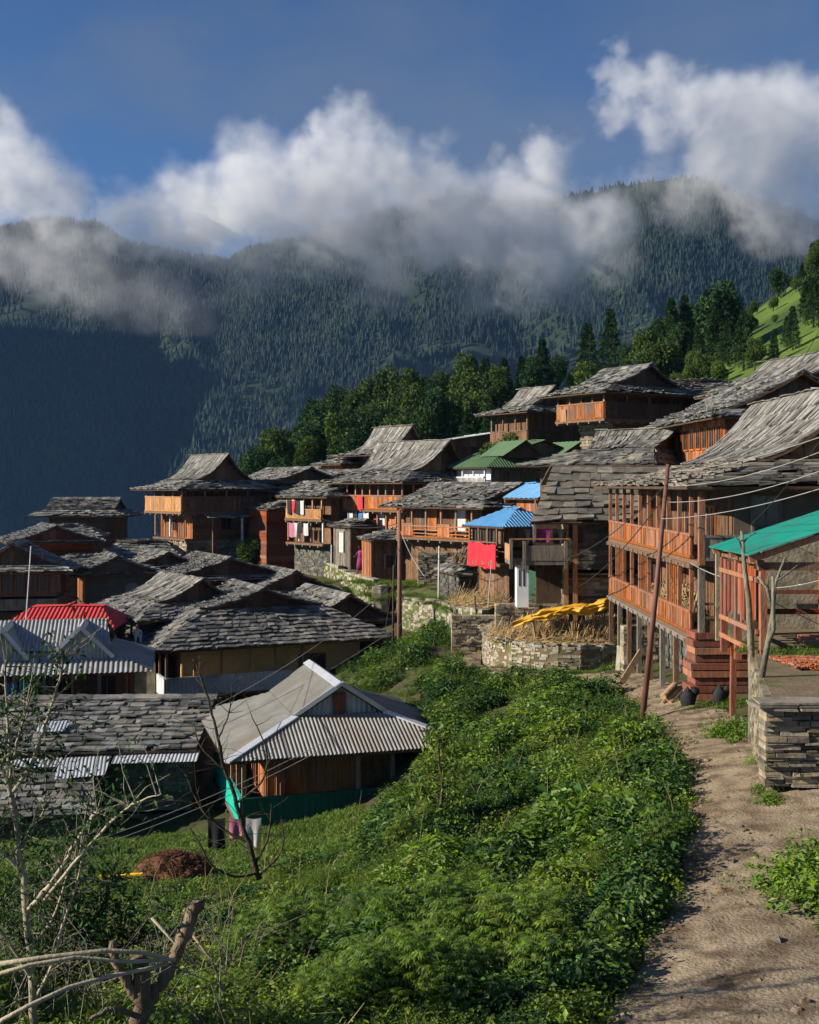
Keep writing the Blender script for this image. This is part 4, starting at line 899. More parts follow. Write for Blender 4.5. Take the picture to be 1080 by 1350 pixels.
# tall tower-like house at the left
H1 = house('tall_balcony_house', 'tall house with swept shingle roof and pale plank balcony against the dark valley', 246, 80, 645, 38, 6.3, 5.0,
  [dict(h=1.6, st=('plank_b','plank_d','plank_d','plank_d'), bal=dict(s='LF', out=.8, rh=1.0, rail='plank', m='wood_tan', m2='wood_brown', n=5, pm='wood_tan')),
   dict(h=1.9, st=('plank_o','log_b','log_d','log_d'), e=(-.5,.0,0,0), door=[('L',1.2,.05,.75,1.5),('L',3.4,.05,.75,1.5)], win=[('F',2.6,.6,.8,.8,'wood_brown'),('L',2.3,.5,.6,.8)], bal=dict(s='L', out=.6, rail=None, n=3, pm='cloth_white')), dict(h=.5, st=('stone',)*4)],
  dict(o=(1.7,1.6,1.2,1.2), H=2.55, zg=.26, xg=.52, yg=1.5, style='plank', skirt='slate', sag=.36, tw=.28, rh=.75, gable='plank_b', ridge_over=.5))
h = H1; mb = MB(); tiles(mb, (-2.4,-4.3,h.ht-2.0), (3.3,-4.3,h.ht-2.0), (3.1,-3.1,h.ht-1.72), (-2.2,-3.1,h.ht-1.72), 2, .5, 0, .05, .5, 3); h.part('porch_roof', mb, 'slate')
for x_ in (-1.9, .4, 3.0): mb = MB(); mb.box(x_-.06, x_+.06, -4.15, -4.03, 0, h.ht-2.05); h.part('porch_post', mb, 'cloth_white' if x_ == .4 else 'wood_brown')
house('log_storehouse', 'lone dark log storehouse under a hipped slate roof at the far left', 150, 86, 680, 91, 4.2, 4.8, [dict(h=3, st=('log_d','log_b','log_d','log_d'))],
  dict(o=(1.3,1.1,1.0,1.5), H=1.3, zg=.35, xg=.7, yg=1.1, style='slate', sag=.08, tw=.42, rh=.33, gable='plank_d', ridge_over=.05))
# lower orange shed house on the terrace
H8 = house('orange_shed_house', 'squat house with bright orange door panel under ragged flat slates behind power pole', 490, 66.5, 712, 13, 4.9, 3.0,
  [dict(h=2.3, st=('plank_o','plank_b','plank_d','plank_d'), door=[('F',4.0,.0,.9,1.5,'paint_turquoise','paint_turquoise')], win=[('F',1.3,.7,.9,.7,'wood_brown',3)])],
  dict(o=(.4,.7,.7,.5), H=.6, zg=.9, xg=.4, yg=1.3, style='slate', sag=.02, tw=.4, rh=.3, gable=None))
house('stone_byre', 'low dry stone byre with a thick slate roof carrying a heap of thorns', 605, 57, 757, 16, 3.4, 3.2, [dict(h=1.2, st=('stone_d',)*4)], dict(o=(.5,.5,.4,.4), H=1.0, zg=.9, xg=.3, yg=1.4, style='slate', sag=.0, tw=.45, rh=.28, gable=None))

# ------------------------------------------------------------------ lower left of the village
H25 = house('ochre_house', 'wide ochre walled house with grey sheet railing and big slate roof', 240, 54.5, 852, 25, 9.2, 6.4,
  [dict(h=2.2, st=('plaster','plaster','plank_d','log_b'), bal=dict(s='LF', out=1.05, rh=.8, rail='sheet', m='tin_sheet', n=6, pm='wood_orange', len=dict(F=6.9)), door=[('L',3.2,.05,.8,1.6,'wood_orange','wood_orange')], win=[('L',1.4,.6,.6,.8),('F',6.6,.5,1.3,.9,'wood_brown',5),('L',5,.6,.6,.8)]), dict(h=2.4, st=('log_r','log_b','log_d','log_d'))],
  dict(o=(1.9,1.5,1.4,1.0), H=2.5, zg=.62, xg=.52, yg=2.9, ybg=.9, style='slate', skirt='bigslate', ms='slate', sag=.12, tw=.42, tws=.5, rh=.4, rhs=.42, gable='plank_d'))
house('dark_gable_house', 'slate house with a dark gable turned away, right behind the ochre house', 404, 61, 822, 24, 4.6, 6.0, [dict(h=3, st=('log_b','plank_d','plank_d','log_b'))],
  dict(o=(1.4,.9,1.0,.9), H=1.5, zg=.1, xg=.88, yg=.4, style='slate', sag=.1, tw=.38, rh=.36, gable='plank_d'))
H27 = house('red_rail_house', 'slate roofed house with a sloping red picket railing beside the red tin roof', 206, 57.5, 814, 34, 5.2, 5.8,
  [dict(h=2.0, st=('plank_b','plank_d','plank_d','plank_d'), bal=dict(s='L', out=1.0, rh=.8, rail='picket', m='wood_orange', n=7, pm='wood_orange')), dict(h=2.5, st=('plank_r','log_d','log_d','log_d'))],
  dict(o=(1.7,1.2,1.2,1.0), H=1.85, zg=.38, xg=.6, yg=1.4, style='plank', skirt='slate', sag=.2, tw=.26, rh=.6, gable='plank_d'))
HSP = house('sheet_porch_house', 'slate house with a thin white sheet over its porch among the lower roofs', 236, 68, 763, 28, 5.8, 5.4,
  [dict(h=1.8, st=('plank_t','plank_b','plank_d','plank_d'), bal=dict(s='L', out=.8, rh=.6, rail='plank', m='wood_tan', n=5)), dict(h=2, st=('log_d',)*4)],
  dict(o=(1.4,1.3,1.2,1.0), H=1.2, zg=.15, xg=.85, yg=.6, style='slate', sag=.08, tw=.38, rh=.36, gable='plank_d'))
house('small_roof_house', 'small slate roof with a short red fence panel below its left eave', 352, 68, 780, 26, 3.6, 4.6, [dict(h=1.6, st=('plank_r','plank_d','plank_d','plank_d')), dict(h=2, st=('log_d',)*4)],
  dict(o=(1.6,.8,.9,.9), H=1.2, zg=.1, xg=.9, yg=.3, style='slate', sag=.08, tw=.36, rh=.34, gable='plank_d'))
H29 = house('dish_house', 'mud walled house with round dish on its dark wall and orange corner panel', 113, 66, 757, 22, 3.7, 4.2,
  [dict(h=1.7, st=('plank_o','plaster_d','plaster_d','plank_d')), dict(h=2, st=('log_r','log_d','log_d','log_d'))],
  dict(o=(1.2,.7,.7,.8), H=1.0, zg=.1, xg=.9, yg=.3, style='slate', sag=.08, tw=.36, rh=.34, gable='plaster_d'))
house('rubble_roof_house', 'low half collapsed slate roof on rubble walls below the tall house', 128, 75, 738, 6, 5.2, 3.6, [dict(h=2, st=('stone',)*4)], dict(o=(.5,.6,.5,.5), H=1.2, zg=.9, xg=.55, yg=1.6, style='slate', sag=.0, tw=.42, rh=.28, gable=None))
H30 = house('window_gallery_house', 'house with a long brown window gallery above a grey band at left edge', -44, 62, 754, 10, 4.8, 3.2,
  [dict(h=1.35, st=('plank_b','plank_b','plank_d','plank_d'), win=[('F',k*.62+.4,.3,.4,.8,'wood_brown',1) for k in range(8)], e=(0,.5,0,0)), dict(h=.75, st=('plank_g',)*4, e=(0,.45,0,0)), dict(h=2, st=('log_d',)*4)],
  dict(o=(1.0,1.1,.9,.9), H=1.55, zg=.25, xg=.72, yg=.9, style='slate', sag=.08, tw=.4, rh=.36, gable='plank_d'))
house('left_edge_house', 'slate roof with a red brown end wall behind the window gallery house', 28, 72, 715, 26, 4.4, 5.2, [dict(h=3, st=('log_d','log_r','log_r','log_d'))], dict(o=(1.2,.7,.7,.7), H=1.0, zg=.1, xg=.9, yg=.3, style='slate', sag=.08, tw=.42, rh=.36, gable='log_r' if 0 else 'plank_r'))
house('far_left_roof', 'low ragged slate roof farthest left, below the log storehouse', 38, 80, 708, 8, 4.6, 3.6, [dict(h=2, st=('stone_d',)*4)], dict(o=(.5,.6,.5,.5), H=.8, zg=.9, xg=.4, yg=1.5, style='slate', sag=.0, tw=.5, rh=.3, gable=None))
house('flat_roof_hut', 'low stone hut with flat slates in front of the log storehouse', 58, 70, 745, 12, 4.0, 3.0, [dict(h=2, st=('stone_d',)*4)], dict(o=(.4,.5,.4,.4), H=.5, zg=.9, xg=.4, yg=1.3, style='slate', sag=.0, tw=.45, rh=.3, gable=None))
# thin white sheet along the porch of the sheet porch house
hh = [o for o in bpy.data.objects if o.name == 'sheet_porch_house'][0]; _c = [c for c in hh.children if c.name.startswith('lower_roof')]
mb = MB(); ze_ = HSP.ht; corr(mb, (-3.0,-4.1,ze_-.08), (3.6,-4.1,ze_-.08), (3.6,-3.3,ze_+.12), (-3.0,-3.3,ze_+.12), .12, .01); HSP.part('porch_sheet', mb, 'tin_cap')
for x_ in (-2.6, 0, 2.6): mb = MB(); mb.box(x_-.06, x_+.06, -3.95, -3.83, 0, ze_-.12); HSP.part('porch_post', mb, 'wood_grey')
# red roof
house('red_roof_house', 'low house under a bright red ribbed metal hip roof', 6, 54, 827, 2, 4.9, 3.4, [dict(h=2, st=('plank_r','plank_b','plank_d','plank_d'))],
  dict(o=(.3,.4,.4,.4), H=.85, zg=.95, xg=.62, yg=1.9, ybg=1.6, style='tin', m='tin_red', ms='tin_red', sag=0, tw=.24, gable=None, ridge_over=.02))
# grey corrugated house with dormers
H23 = house('dormer_house', 'house under a pale grey corrugated roof with pointed dormers, left edge', -128, 46, 886, 12, 8.9, 4.2,
  [dict(h=1.7, st=('plank_b','plank_b','plank_r','plank_d'), bal=dict(s='F', out=1.0, rh=.5, rail='bars', m='wood_orange', n=9), win=[('F',6.2,.5,.7,.8),('F',8,.5,.7,.8)]), dict(h=1.6, st=('log_d',)*4)],
  dict(o=(1,1.9,1.0,.6), H=2.1, zg=.32, xg=.66, yg=1.5, ybg=.9, style='tin', m='tin_pale', ms='tin_pale', sag=0, tw=.16, gable='plank_g', ridge_over=.1, shift=0))
h = H23; z = h.ht
# this roof's main ridge runs across: replace the upper part by a cross ridge with two dormers
for ch in list(h.o.children):
    if ch.name.split('.')[0] in ('roof', 'gable', 'ridge_cap', 'ridge_board', 'roof_deck'): bpy.data.objects.remove(ch)
mb = MB(); corr(mb, (-5.2,-2.55,z+.75), (3.75,-2.55,z+.75), (3.45,-.4,z+1.8), (-5.2,-.4,z+1.8), .16, .02); corr(mb, (3.75,2.4,z+.6), (-5.2,2.4,z+.6), (-5.2,-.4,z+1.8), (3.45,-.4,z+1.8), .16, .02); h.part('roof', mb, 'tin_pale')
mb = MB(); deck(mb, (-5.2,-2.5,z+.7), (3.7,-2.5,z+.7), (3.4,-.4,z+1.7), (-5.2,-.4,z+1.7), off=.06); deck(mb, (3.7,2.35,z+.55), (-5.2,2.35,z+.55), (-5.2,-.4,z+1.7), (3.4,-.4,z+1.7), off=.06); h.part('roof_deck', mb, 'wood_dark')
for dx, ww in ((-.5, 1.0), (2.55, 1.3)):
    yf = -3.1; zb, zt_ = z+.5, z+1.75; Dm = link('dormer', None, h.o); 
    mb = MB(); corr(mb, (dx-ww,.0,zb), (dx-ww,yf,zb), (dx,yf-.15,zt_), (dx,-.5,zt_), .16, .02)
    bpy.data.objects.remove(Dm)
    dr = h.part('dormer', mb, 'tin_pale'); mb = MB(); corr(mb, (dx+ww,yf,zb), (dx+ww,.0,zb), (dx,-.5,zt_), (dx,yf-.15,zt_), .16, .02); h.part('dormer_side', mb, 'tin_pale', dr)
    mb = MB(); V = []; n_ = int(2*ww/.027)
    for i in range(n_+1):
        xx = dx-ww+.05+(2*ww-.1)*i/n_; t_ = 1-abs(xx-dx)/ww; yo = yf+.1+.02*math.cos(i*math.pi/3); V += [(xx,yo,zb-.1),(xx,yo,zb+(zt_-zb)*t_-.04)]
    mb.add(V, q=[(2*i,2*i+2,2*i+3,2*i+1) for i in range(n_)]); h.part('dormer_front', mb, 'tin_pale', dr)
    mb = MB(); ridge_cap(mb, (dx,yf-.2,zt_+.06), (dx,-.4,zt_+.06), .16, .02, .16); mb.beam((dx-ww,yf-.05,zb+.0),(dx,yf-.18,zt_+.02),.05,.16); mb.beam((dx+ww,yf-.05,zb),(dx,yf-.18,zt_+.02),.05,.16); h.part('verge_cap', mb, 'tin_cap', dr)

# big low slate roof in the lower left foreground
H22 = house('slate_barn', 'long stone barn under a broad slate roof patched with tin sheets, lower left', -170, 38, 985, 2, 10.6, 5.6,
  [dict(h=2.2, st=('stone_d','stone_d','plaster_d','stone_d')), dict(h=2, st=('stone_d',)*4)], None)
h = H22; z = h.ht; mb = MB(); tiles(mb, (-6,-3.6,z-.1), (5.6,-3.4,z+.0), (5.6,1.2,z+.85), (-6,1.2,z+.82), 12, .42, .06, .065, .8, 8, .3); tiles(mb, (5.6,3.6,z+.2), (-6,3.6,z+.2), (-6,1.2,z+.87), (5.6,1.2,z+.9), 4, .55, 0, .05, .5, 9); h.part('roof', mb, 'slate')
mb = MB(); deck(mb, (-6,-3.6,z-.1), (5.6,-3.4,z+.0), (5.6,1.2,z+.85), (-6,1.2,z+.82), .06); deck(mb, (5.6,3.6,z+.2), (-6,3.6,z+.2), (-6,1.2,z+.87), (5.6,1.2,z+.9)); h.part('roof_deck', mb, 'wood_dark')
mb = MB(); r = random.Random(1); xx = -6
while xx < 5.4: l_ = r.uniform(.5, 1.1); ridge_cap(mb, (xx,1.2,z+.98+r.uniform(0,.05)), (xx+l_,1.2,z+.98), .3, .05, .1); xx += l_
h.part('ridge_slates', mb, 'slate')
mb = MB(); tiles(mb, (-6,-6.3,z-1.5), (2.9,-6.0,z-1.45), (2.2,-3.5,z-.45), (-6,-3.5,z-.5), 8, .42, .05, .065, .8, 18, .3); h.part('lower_roof', mb, 'slate'); mb = MB(); deck(mb, (-6,-6.3,z-1.5), (2.9,-6.0,z-1.45), (2.2,-3.5,z-.45), (-6,-3.5,z-.5), .05); h.part('lower_roof_deck', mb, 'wood_dark')
for (x_, y_, w_, l_, a) in ((-.1,-2.2,1.0,.9,.1),(1.2,-4.6,1.6,1.1,.2),(-3.0,-2.5,1.1,1.4,-.2),(-.6,-4.0,2.4,.5,.05),(-1.9,-5.4,.95,1.0,.0)):
    zz = (z-.1+(y_+3.6)*.2 if y_ > -3.5 else z-.4+(y_+3.5)*.37)+.14; mb = MB(); sl_ = .2 if y_ > -3.5 else .37
    corr(mb, (x_,y_,zz), (x_+w_,y_+a,zz+a*sl_), (x_+w_,y_+l_+a,zz+(l_+a)*sl_), (x_,y_+l_,zz+l_*sl_), .12, .012); h.part('patch_sheet', mb, 'tin_cap')
mb = MB(); mb.box(-5.5, 2.4, -5.6, -3.2, 0, z-1.3); h.part('lean_to', mb, 'stone_dark')
p_ = (-5.5,-5.6); mb = MB(); wall_clad(mb, p_, (1,0), (0,-1), 7.9, 0, z-1.35, 'stone', 3, .06); h.part('lean_to_wall', mb, 'stone_dark')
mb = MB(); mb.box(-3.4, -2.4, -5.75, -5.62, .4, 1.9); h.part('tin_door', mb, 'tin_sheet'); mb = MB(); corr(mb, (2.9,-3.9,z-.35), (5.7,-3.9,z-.3), (5.7,-3.2,z-.1), (2.9,-3.2,z-.15), .12, .012); h.part('gutter_sheet', mb, 'tin_cap')

# the house with the green sheets in the foreground
H21 = house('green_rail_house', 'foreground house with grey corrugated gable roof and teal sheets round its balcony', 352, 36, 986, 17, 5.2, 5.4,
  [dict(h=2.15, st=('plank_o','plank_t','plank_d','plank_d'), bal=dict(s='LF', out=.95, rh=.78, rail='sheet', m='cloth_teal', m2='cloth_green', n=6, pm='wood_red', pw=.12), door=[('L',1.2,.05,.8,1.7),('F',.75,.05,.75,1.75,'wood_tan','wood_orange')],
     win=[('L',3.4,.6,.7,.9),('F',4.1,.9,1.3,.8,'wood_dark',3)]), dict(h=2.2, st=('plank_r','stone_d','stone_d','stone_d'), e=(-.2,-.2,0,0))],
  dict(o=(1.75,1.5,1.3,1.0), H=1.85, zg=.45, xg=.38, yg=2.0, ybg=1.3, style='tin', skirt='tin', sag=.0, tw=.13, tws=.13, gable=None, ridge_over=.25, cap='tin_cap'))
h = H21; z = h.ht; zf = z-2.15
o = [c for c in h.o.children if c.name.startswith('lower_roof')][0]
mb = MB(); x0, x1, y0, y1 = -h.W/2-1.5, h.W/2+1.3, -h.D/2-1.5, h.D/2+1.0; cx = (x0+x1)/2; gl_ = cx-(cx-x0)*.38; gr_ = cx+(x1-cx)*.38; zg = z+1.85*.45; gy = y0+2.0
for a, b in (((x0,y0,z),(gl_,gy,zg)), ((x1,y0,z),(gr_,gy,zg))): mb.beam(a, b, .3, .05)
mb.beam((gl_,gy-.02,zg+.02),(cx,gy-.24,z+1.85+.02),.05,.14); mb.beam((gr_,gy-.02,zg+.02),(cx,gy-.24,z+1.87),.05,.14); h.part('hip_caps', mb, 'tin_cap')
# sheet filled gable with a small brown door
mb = MB(); V = []; n_ = int((gr_-gl_)/.03)
for i in range(n_+1):
    xx = gl_+.05+(gr_-gl_-.1)*i/n_; t_ = 1-abs(xx-cx)/(cx-gl_); yo = gy+.15+.02*math.cos(i*math.pi/3); V += [(xx,yo,zg-.15),(xx,yo,zg+(1.85*.55)*t_-.03)]
mb.add(V, q=[(2*i,2*i+2,2*i+3,2*i+1) for i in range(n_)]); g_ = h.part('gable', mb, 'tin_sheet')
mb = MB(); mb.box(cx-.22, cx+.22, gy+.08, gy+.13, zg-.05, zg+.66); h.part('gable_door', mb, 'wood_red', g_)
mb = MB()
for k in range(16): mb.box(-h.W/2-.93+.0, -h.W/2-.88, -h.D/2-.9+k*.4, -h.D/2-.84+k*.4, .1, z-2.4)
h.part('side_slats', mb, 'wood_red')
mb = MB(); mb.box(.3, 1.5, -h.D/2-.075, -h.D/2-.055, zf+.1, zf+1.9); h.part('ply_panel', mb, 'wood_brown')
mb = MB(); mb.box(1.25, 1.55, -h.D/2-.3, -h.D/2-.1, zf, z-.3); h.part('inner_post', mb, 'wood_tan') if 0 else None
for x_ in (-2.8, -1.5, .1, 1.4): mb = MB(); mb.box(x_-.08, x_+.08, -h.D/2-.9, -h.D/2-.74, -.3, zf-.2); h.part('stilt', mb, 'bark_pale')

# small fill-in houses packed between the larger ones
house('narrow_white_house', 'narrow two storey house with pale lit door panels wedged left of the laundry balcony', 402, 81, 650, 40, 3.2, 3.6,
  [dict(h=1.6, st=('plank_t','plank_b','plank_d','plank_d'), bal=dict(s='L', out=.7, rh=.6, rail='plank', m='wood_orange', n=4, pm='wood_tan'), door=[('L',2,.1,.7,1.3,'wood_tan','cloth_white')]), dict(h=2.5, st=('plank_o','log_b','log_d','log_d'), win=[('L',1,.6,.6,.8),('L',2.6,.6,.6,.8)])],
  dict(o=(1.1,.8,.8,.8), H=.8, zg=.3, xg=.7, yg=.7, style='slate', sag=.04, gable='plank_b'))
house('lane_shed', 'small open shed with upright grey boards on the lane right of the laundry balcony', 462, 72.5, 694, 35, 2.2, 2.0, [dict(h=1.9, st=('plank_g','plank_b','plank_d','plank_d'), door=[('L',1.0,.2,.6,1.3,'wood_grey','cloth_white')])], dict(o=(.5,.4,.4,.4), H=.4, zg=.5, xg=.6, yg=.5, style='slate', sag=.02, gable=None))
house('back_row_house', 'slate roof with small lit gable window just left of the steep upturned peak', 420, 96, 628, 36, 4, 4.4, [dict(h=1.5, st=('plank_o','plank_b','plank_d','plank_d'), win=[('L',1.2,.4,.6,.7),('L',2.8,.4,.6,.7)]), dict(h=2.5, st=('plank_b','log_d','log_d','log_d'))], dict(o=(1.1,.8,.8,.8), H=.9, zg=.2, xg=.8, yg=.5, style='slate', sag=.05, gable='plank_b'))
house('mid_left_house', 'brown house with orange lit side below the rubble roof at the far left', 186, 71, 748, 30, 3.4, 4.0, [dict(h=1.6, st=('plank_o','plank_b','plank_d','plank_d'), bal=dict(s='L', out=.7, rh=.6, rail='plank', m='wood_tan', n=4)), dict(h=2, st=('log_r','log_d','log_d','log_d'))], dict(o=(1.1,.7,.7,.7), H=.9, zg=.2, xg=.8, yg=.5, style='slate', sag=.05, gable='plank_b'))
# ------------------------------------------------------------------ terraces, retaining walls
def prism(name, pts, ztop, zbot, m, kind=None):
    mb = MB(); n = len(pts); zt = ztop if isinstance(ztop, (list, tuple)) else [ztop]*n
    V = [(x, y, z) for (x, y), z in zip(pts, zt)]+[(x, y, zbot) for x, y in pts]; c = np.mean(V[:n], axis=0); V.append(tuple(c))
    mb.add(V, q=[(i, n+i, n+(i+1) % n, (i+1) % n) for i in range(n)], t=[(2*n, i, (i+1) % n) for i in range(n)])
    o = mb.build(name, M[m] if isinstance(m, str) else m); return tag(o, kind=kind) if kind else o
def drystone(mb, poly, ztop, zbot, th=.35, seed=0, hs=(.05,.14), ls=(.14,.5), rnd=.05):
    """stones laid along a polyline (outside on the right of the walking direction)"""
    r = random.Random(seed)
    for i in range(len(poly)-1):
        a = np.array(poly[i]); b = np.array(poly[i+1]); d = b-a; Lw = np.linalg.norm(d); d /= Lw; nn = np.array((d[1], -d[0]))
        zt0, zt1 = ztop[i], ztop[i+1]; zb = min(zbot[i], zbot[i+1]); z = zb
        while z < max(zt0, zt1)-.03:
            h = r.uniform(*hs); s = -.03
            while s < Lw-.02:
                w_ = min(r.uniform(*ls), Lw+.05-s); top_here = zt0+(zt1-zt0)*(s/Lw)
                if z < top_here-.02:
                    o = r.uniform(-rnd, rnd); j = [r.uniform(-.012, .012) for _ in range(8)]; g_ = .008
                    def q(s_, dd, zz): p = a+d*s_+nn*dd; return (p[0], p[1], zz)
                    mb.hexa([q(s+g_, o+j[0], z+.004+j[4]*.5), q(s+w_-g_, o+j[1], z+.004), q(s+w_-g_, -th, z+.004), q(s+g_, -th, z+.004)],
                            [q(s+g_+abs(j[2]), o+j[2]-.01, z+h-.006+j[5]*.5), q(s+w_-g_-abs(j[3]), o+j[3]-.01, z+h-.006+j[6]*.5), q(s+w_-g_, -th, z+h-.006), q(s+g_, -th, z+h-.006)])
                s += w_
            z += h
def pw(px, d): p = P(px, 0, d); return (p.x, p.y)
gsoil = mat('terrace_earth', (.12,.085,.05), (.2,.15,.09), .95, 2., island=0, bump=.7, bscale=14, c3=(.07,.09,.02), c3amt=.42, c3scale=.9)
ggrass = mat('terrace_grass', (.05,.075,.02), (.11,.13,.035), .95, 2., island=0, bump=.7, bscale=14, c3=(.13,.1,.06), c3amt=.4, c3scale=.7)
# right hand terrace with the shed
TZ = -3.47
TP = [(5.95,18.66),(6.6,21.5),(7.1,23.4),(8.0,26.4),(9.3,29.4),(22,29),(22,18.66)]
prism('terrace', TP, TZ, -6.5, gsoil, 'structure')
sw = empty('stone_wall', (5.98,18.4,-4.75), 0, 'dry stone wall with flat slab top on the right side of the path', 'wall', 'dry stone walls')
mb = MB(); pl = [(6.3,22.6),(5.72,18.25),(13.5,18.25)]
drystone(mb, [(7.02,23.4),(6.5,21.5),(5.82,18.62)], [-3.52]*3, [-5.3,-5.1,-4.85], .3, 3, (.06,.14), (.15,.5), .02); drystone(mb, [(5.74,18.28),(14,18.28)], [-3.55]*2, [-4.85]*2, .35, 4, (.035,.1), (.12,.6), .07)
mb.xf(Matrix.Translation((-5.98,-18.4,4.75))); mb.build('stonework', M['stone'], sw)
mb = MB(); r = random.Random(9); x = 5.62
mb2 = MB(); mb2.box(-.05, 8, .12, .6, -.3, 1.1); mb2.build('wall_core', M['mortar'], sw)
for row in range(1):
    x = 5.6+.06*row
    while x < 14:
        w_ = r.uniform(.3, .95); y0 = 18.08+row*.52+r.uniform(-.05,.1); dz_ = r.uniform(0,.03)
        for k in range(3 if row == 0 else 1):
            z = -3.5+(2-k)*-.045+dz_*.5-.012*row; j = [r.uniform(-.07,.07) for _ in range(8)]; x_a, x_b = x+j[6]*.6, x+w_-.015+j[7]*.5
            q_ = [(x_a,y0+j[0]),(x_b,y0+j[1]),(x_b+j[2],y0+.6+j[3]),(x_a+j[4],y0+.6+j[5])]; mb.hexa([(a_,b_,z) for a_,b_ in q_], [(a_,b_,z+.032) for a_,b_ in q_])
        x += w_
mb.xf(Matrix.Translation((-5.98,-18.4,4.75))); mb.build('slab_top', M['slate_brown'], sw)
# spread of broken red tile drying on the terrace
mb = MB(); r = random.Random(3)
for i in range(900):
    x = 7.25+abs(r.gauss(0,1.3)); y = 22.1+r.uniform(-.8,.8)
    if x > 11.5: continue
    s = r.uniform(.03,.09); z = TZ+.02+r.uniform(0,.07)*max(0,1-abs(y-21.6)); a = r.uniform(0,3); c_, s_ = math.cos(a)*s, math.sin(a)*s; t_ = r.uniform(-.3,.3)*s
    mb.hexa([(x-c_,y-s_,z),(x+s_,y-c_,z+t_),(x+c_,y+s_,z+t_),(x-s_,y+c_,z)], [(x-c_,y-s_,z+.02),(x+s_,y-c_,z+t_+.02),(x+c_,y+s_,z+t_+.02),(x-s_,y+c_,z+.02)])
tag(mb.build('tile_rubble', M['tile_debris']), 'orange red chips spread to dry on the earth terrace above the stone wall', 'rubble', kind='stuff')
# round threshing terrace with hay
WP_ = [pw(*a) for a in [(636,49.5),(638,47.5),(652,45.8),(675,44.6),(705,43.9),(735,43.5),(765,43.4),(795,43.6),(822,44.0)]]
prism('hay_terrace', WP_+[pw(822,49),pw(700,52),pw(640,52)], -6.28, -8.2, gsoil, 'structure')
tw_ = empty('terrace_wall', (*WP_[4], -7.3), 0, 'low curved dry stone wall round the straw covered threshing terrace', 'wall', 'dry stone walls')
mb = MB(); zt = [-6.1,-6.15,-6.2,-6.18,-6.22,-6.2,-6.12,-6.18,-6.3]; drystone(mb, WP_, zt, [-7.5]*9, .4, 7, (.06,.14), (.12,.4), .04)
mb.xf(Matrix.Translation((-WP_[4][0],-WP_[4][1],7.3))); mb.build('stonework', M['stone_pale'], tw_)
mb = MB(); r = random.Random(5)
for i in range(60):
    k = r.uniform(0, 7.9); i0 = int(k); x = WP_[i0][0]*(1-k+i0)+WP_[i0+1][0]*(k-i0); y = WP_[i0][1]*(1-k+i0)+WP_[i0+1][1]*(k-i0)+.15; rock(mb, (x, y, -6.12), r.uniform(.07,.17), (1.3,1,.45), i)
mb.xf(Matrix.Translation((-WP_[4][0],-WP_[4][1],7.3))); mb.build('coping_stones', M['stone'], tw_)
# concrete footing block at the end of the wall
fb = MB(); c = P(829,888,41.2); fb.hexa([(c.x-.42,c.y-.3,-7.2),(c.x+.36,c.y-.3,-7.2),(c.x+.36,c.y+.5,-7.2),(c.x-.42,c.y+.5,-7.2)], [(c.x-.33,c.y-.25,-5.85),(c.x+.3,c.y-.25,-5.83),(c.x+.3,c.y+.5,-5.85),(c.x-.33,c.y+.5,-5.85)])
tag(fb.build('footing_block', M['stone_pale']), 'square mortared stone block under the far end of the balcony house', 'block')
# second wall line, left: tall mortared walls
WA = [pw(*a) for a in [(376,88),(384,84),(400,82),(425,76),(455,71),(480,67),(502,63.5),(508,66),(512,70)]]; ZA = [-4.4,-4.55,-4.6,-5.1,-5.5,-5.55,-5.7,-5.7,-5.7]
prism('lane_terrace', WA+[pw(560,72),pw(520,84),pw(430,92),pw(376,94)], ZA+[-5.6,-5.3,-4.9,-4.6], -9, ggrass, 'structure')
ta = empty('retaining_wall', (*WA[4], -7.5), 0, 'tall pale retaining wall below the purple dressed woman, ending in a dark corner', 'wall', 'dry stone walls')
mb = MB(); drystone(mb, WA, [z+.08 for z in ZA], [-8]*9, .4, 17, (.1,.24), (.2,.6), .03); mb.xf(Matrix.Translation((-WA[4][0],-WA[4][1],7.5))); mb.build('stonework', M['stone_pale'], ta)
WB = [pw(*a) for a in [(522,64),(532,60),(560,57.5),(590,55),(615,52.5),(634,51.2)]]; ZB = [-5.9,-5.95,-5.9,-5.85,-5.8,-5.75]
prism('straw_terrace', WB+[pw(650,53),pw(690,56),pw(640,66),pw(530,68)], ZB+[-5.7,-5.6,-5.5,-5.6], -9, ggrass, 'structure')
tb = empty('retaining_wall', (*WB[2], -7.5), 0, 'pale whitewashed retaining wall with green growth below the left straw heap', 'wall', 'dry stone walls')
mb = MB(); drystone(mb, WB, [z+.05 for z in ZB], [-8]*6, .4, 27, (.09,.2), (.2,.5), .03); mb.xf(Matrix.Translation((-WB[2][0],-WB[2][1],7.5))); mb.build('stonework', M['stone_pale'], tb)
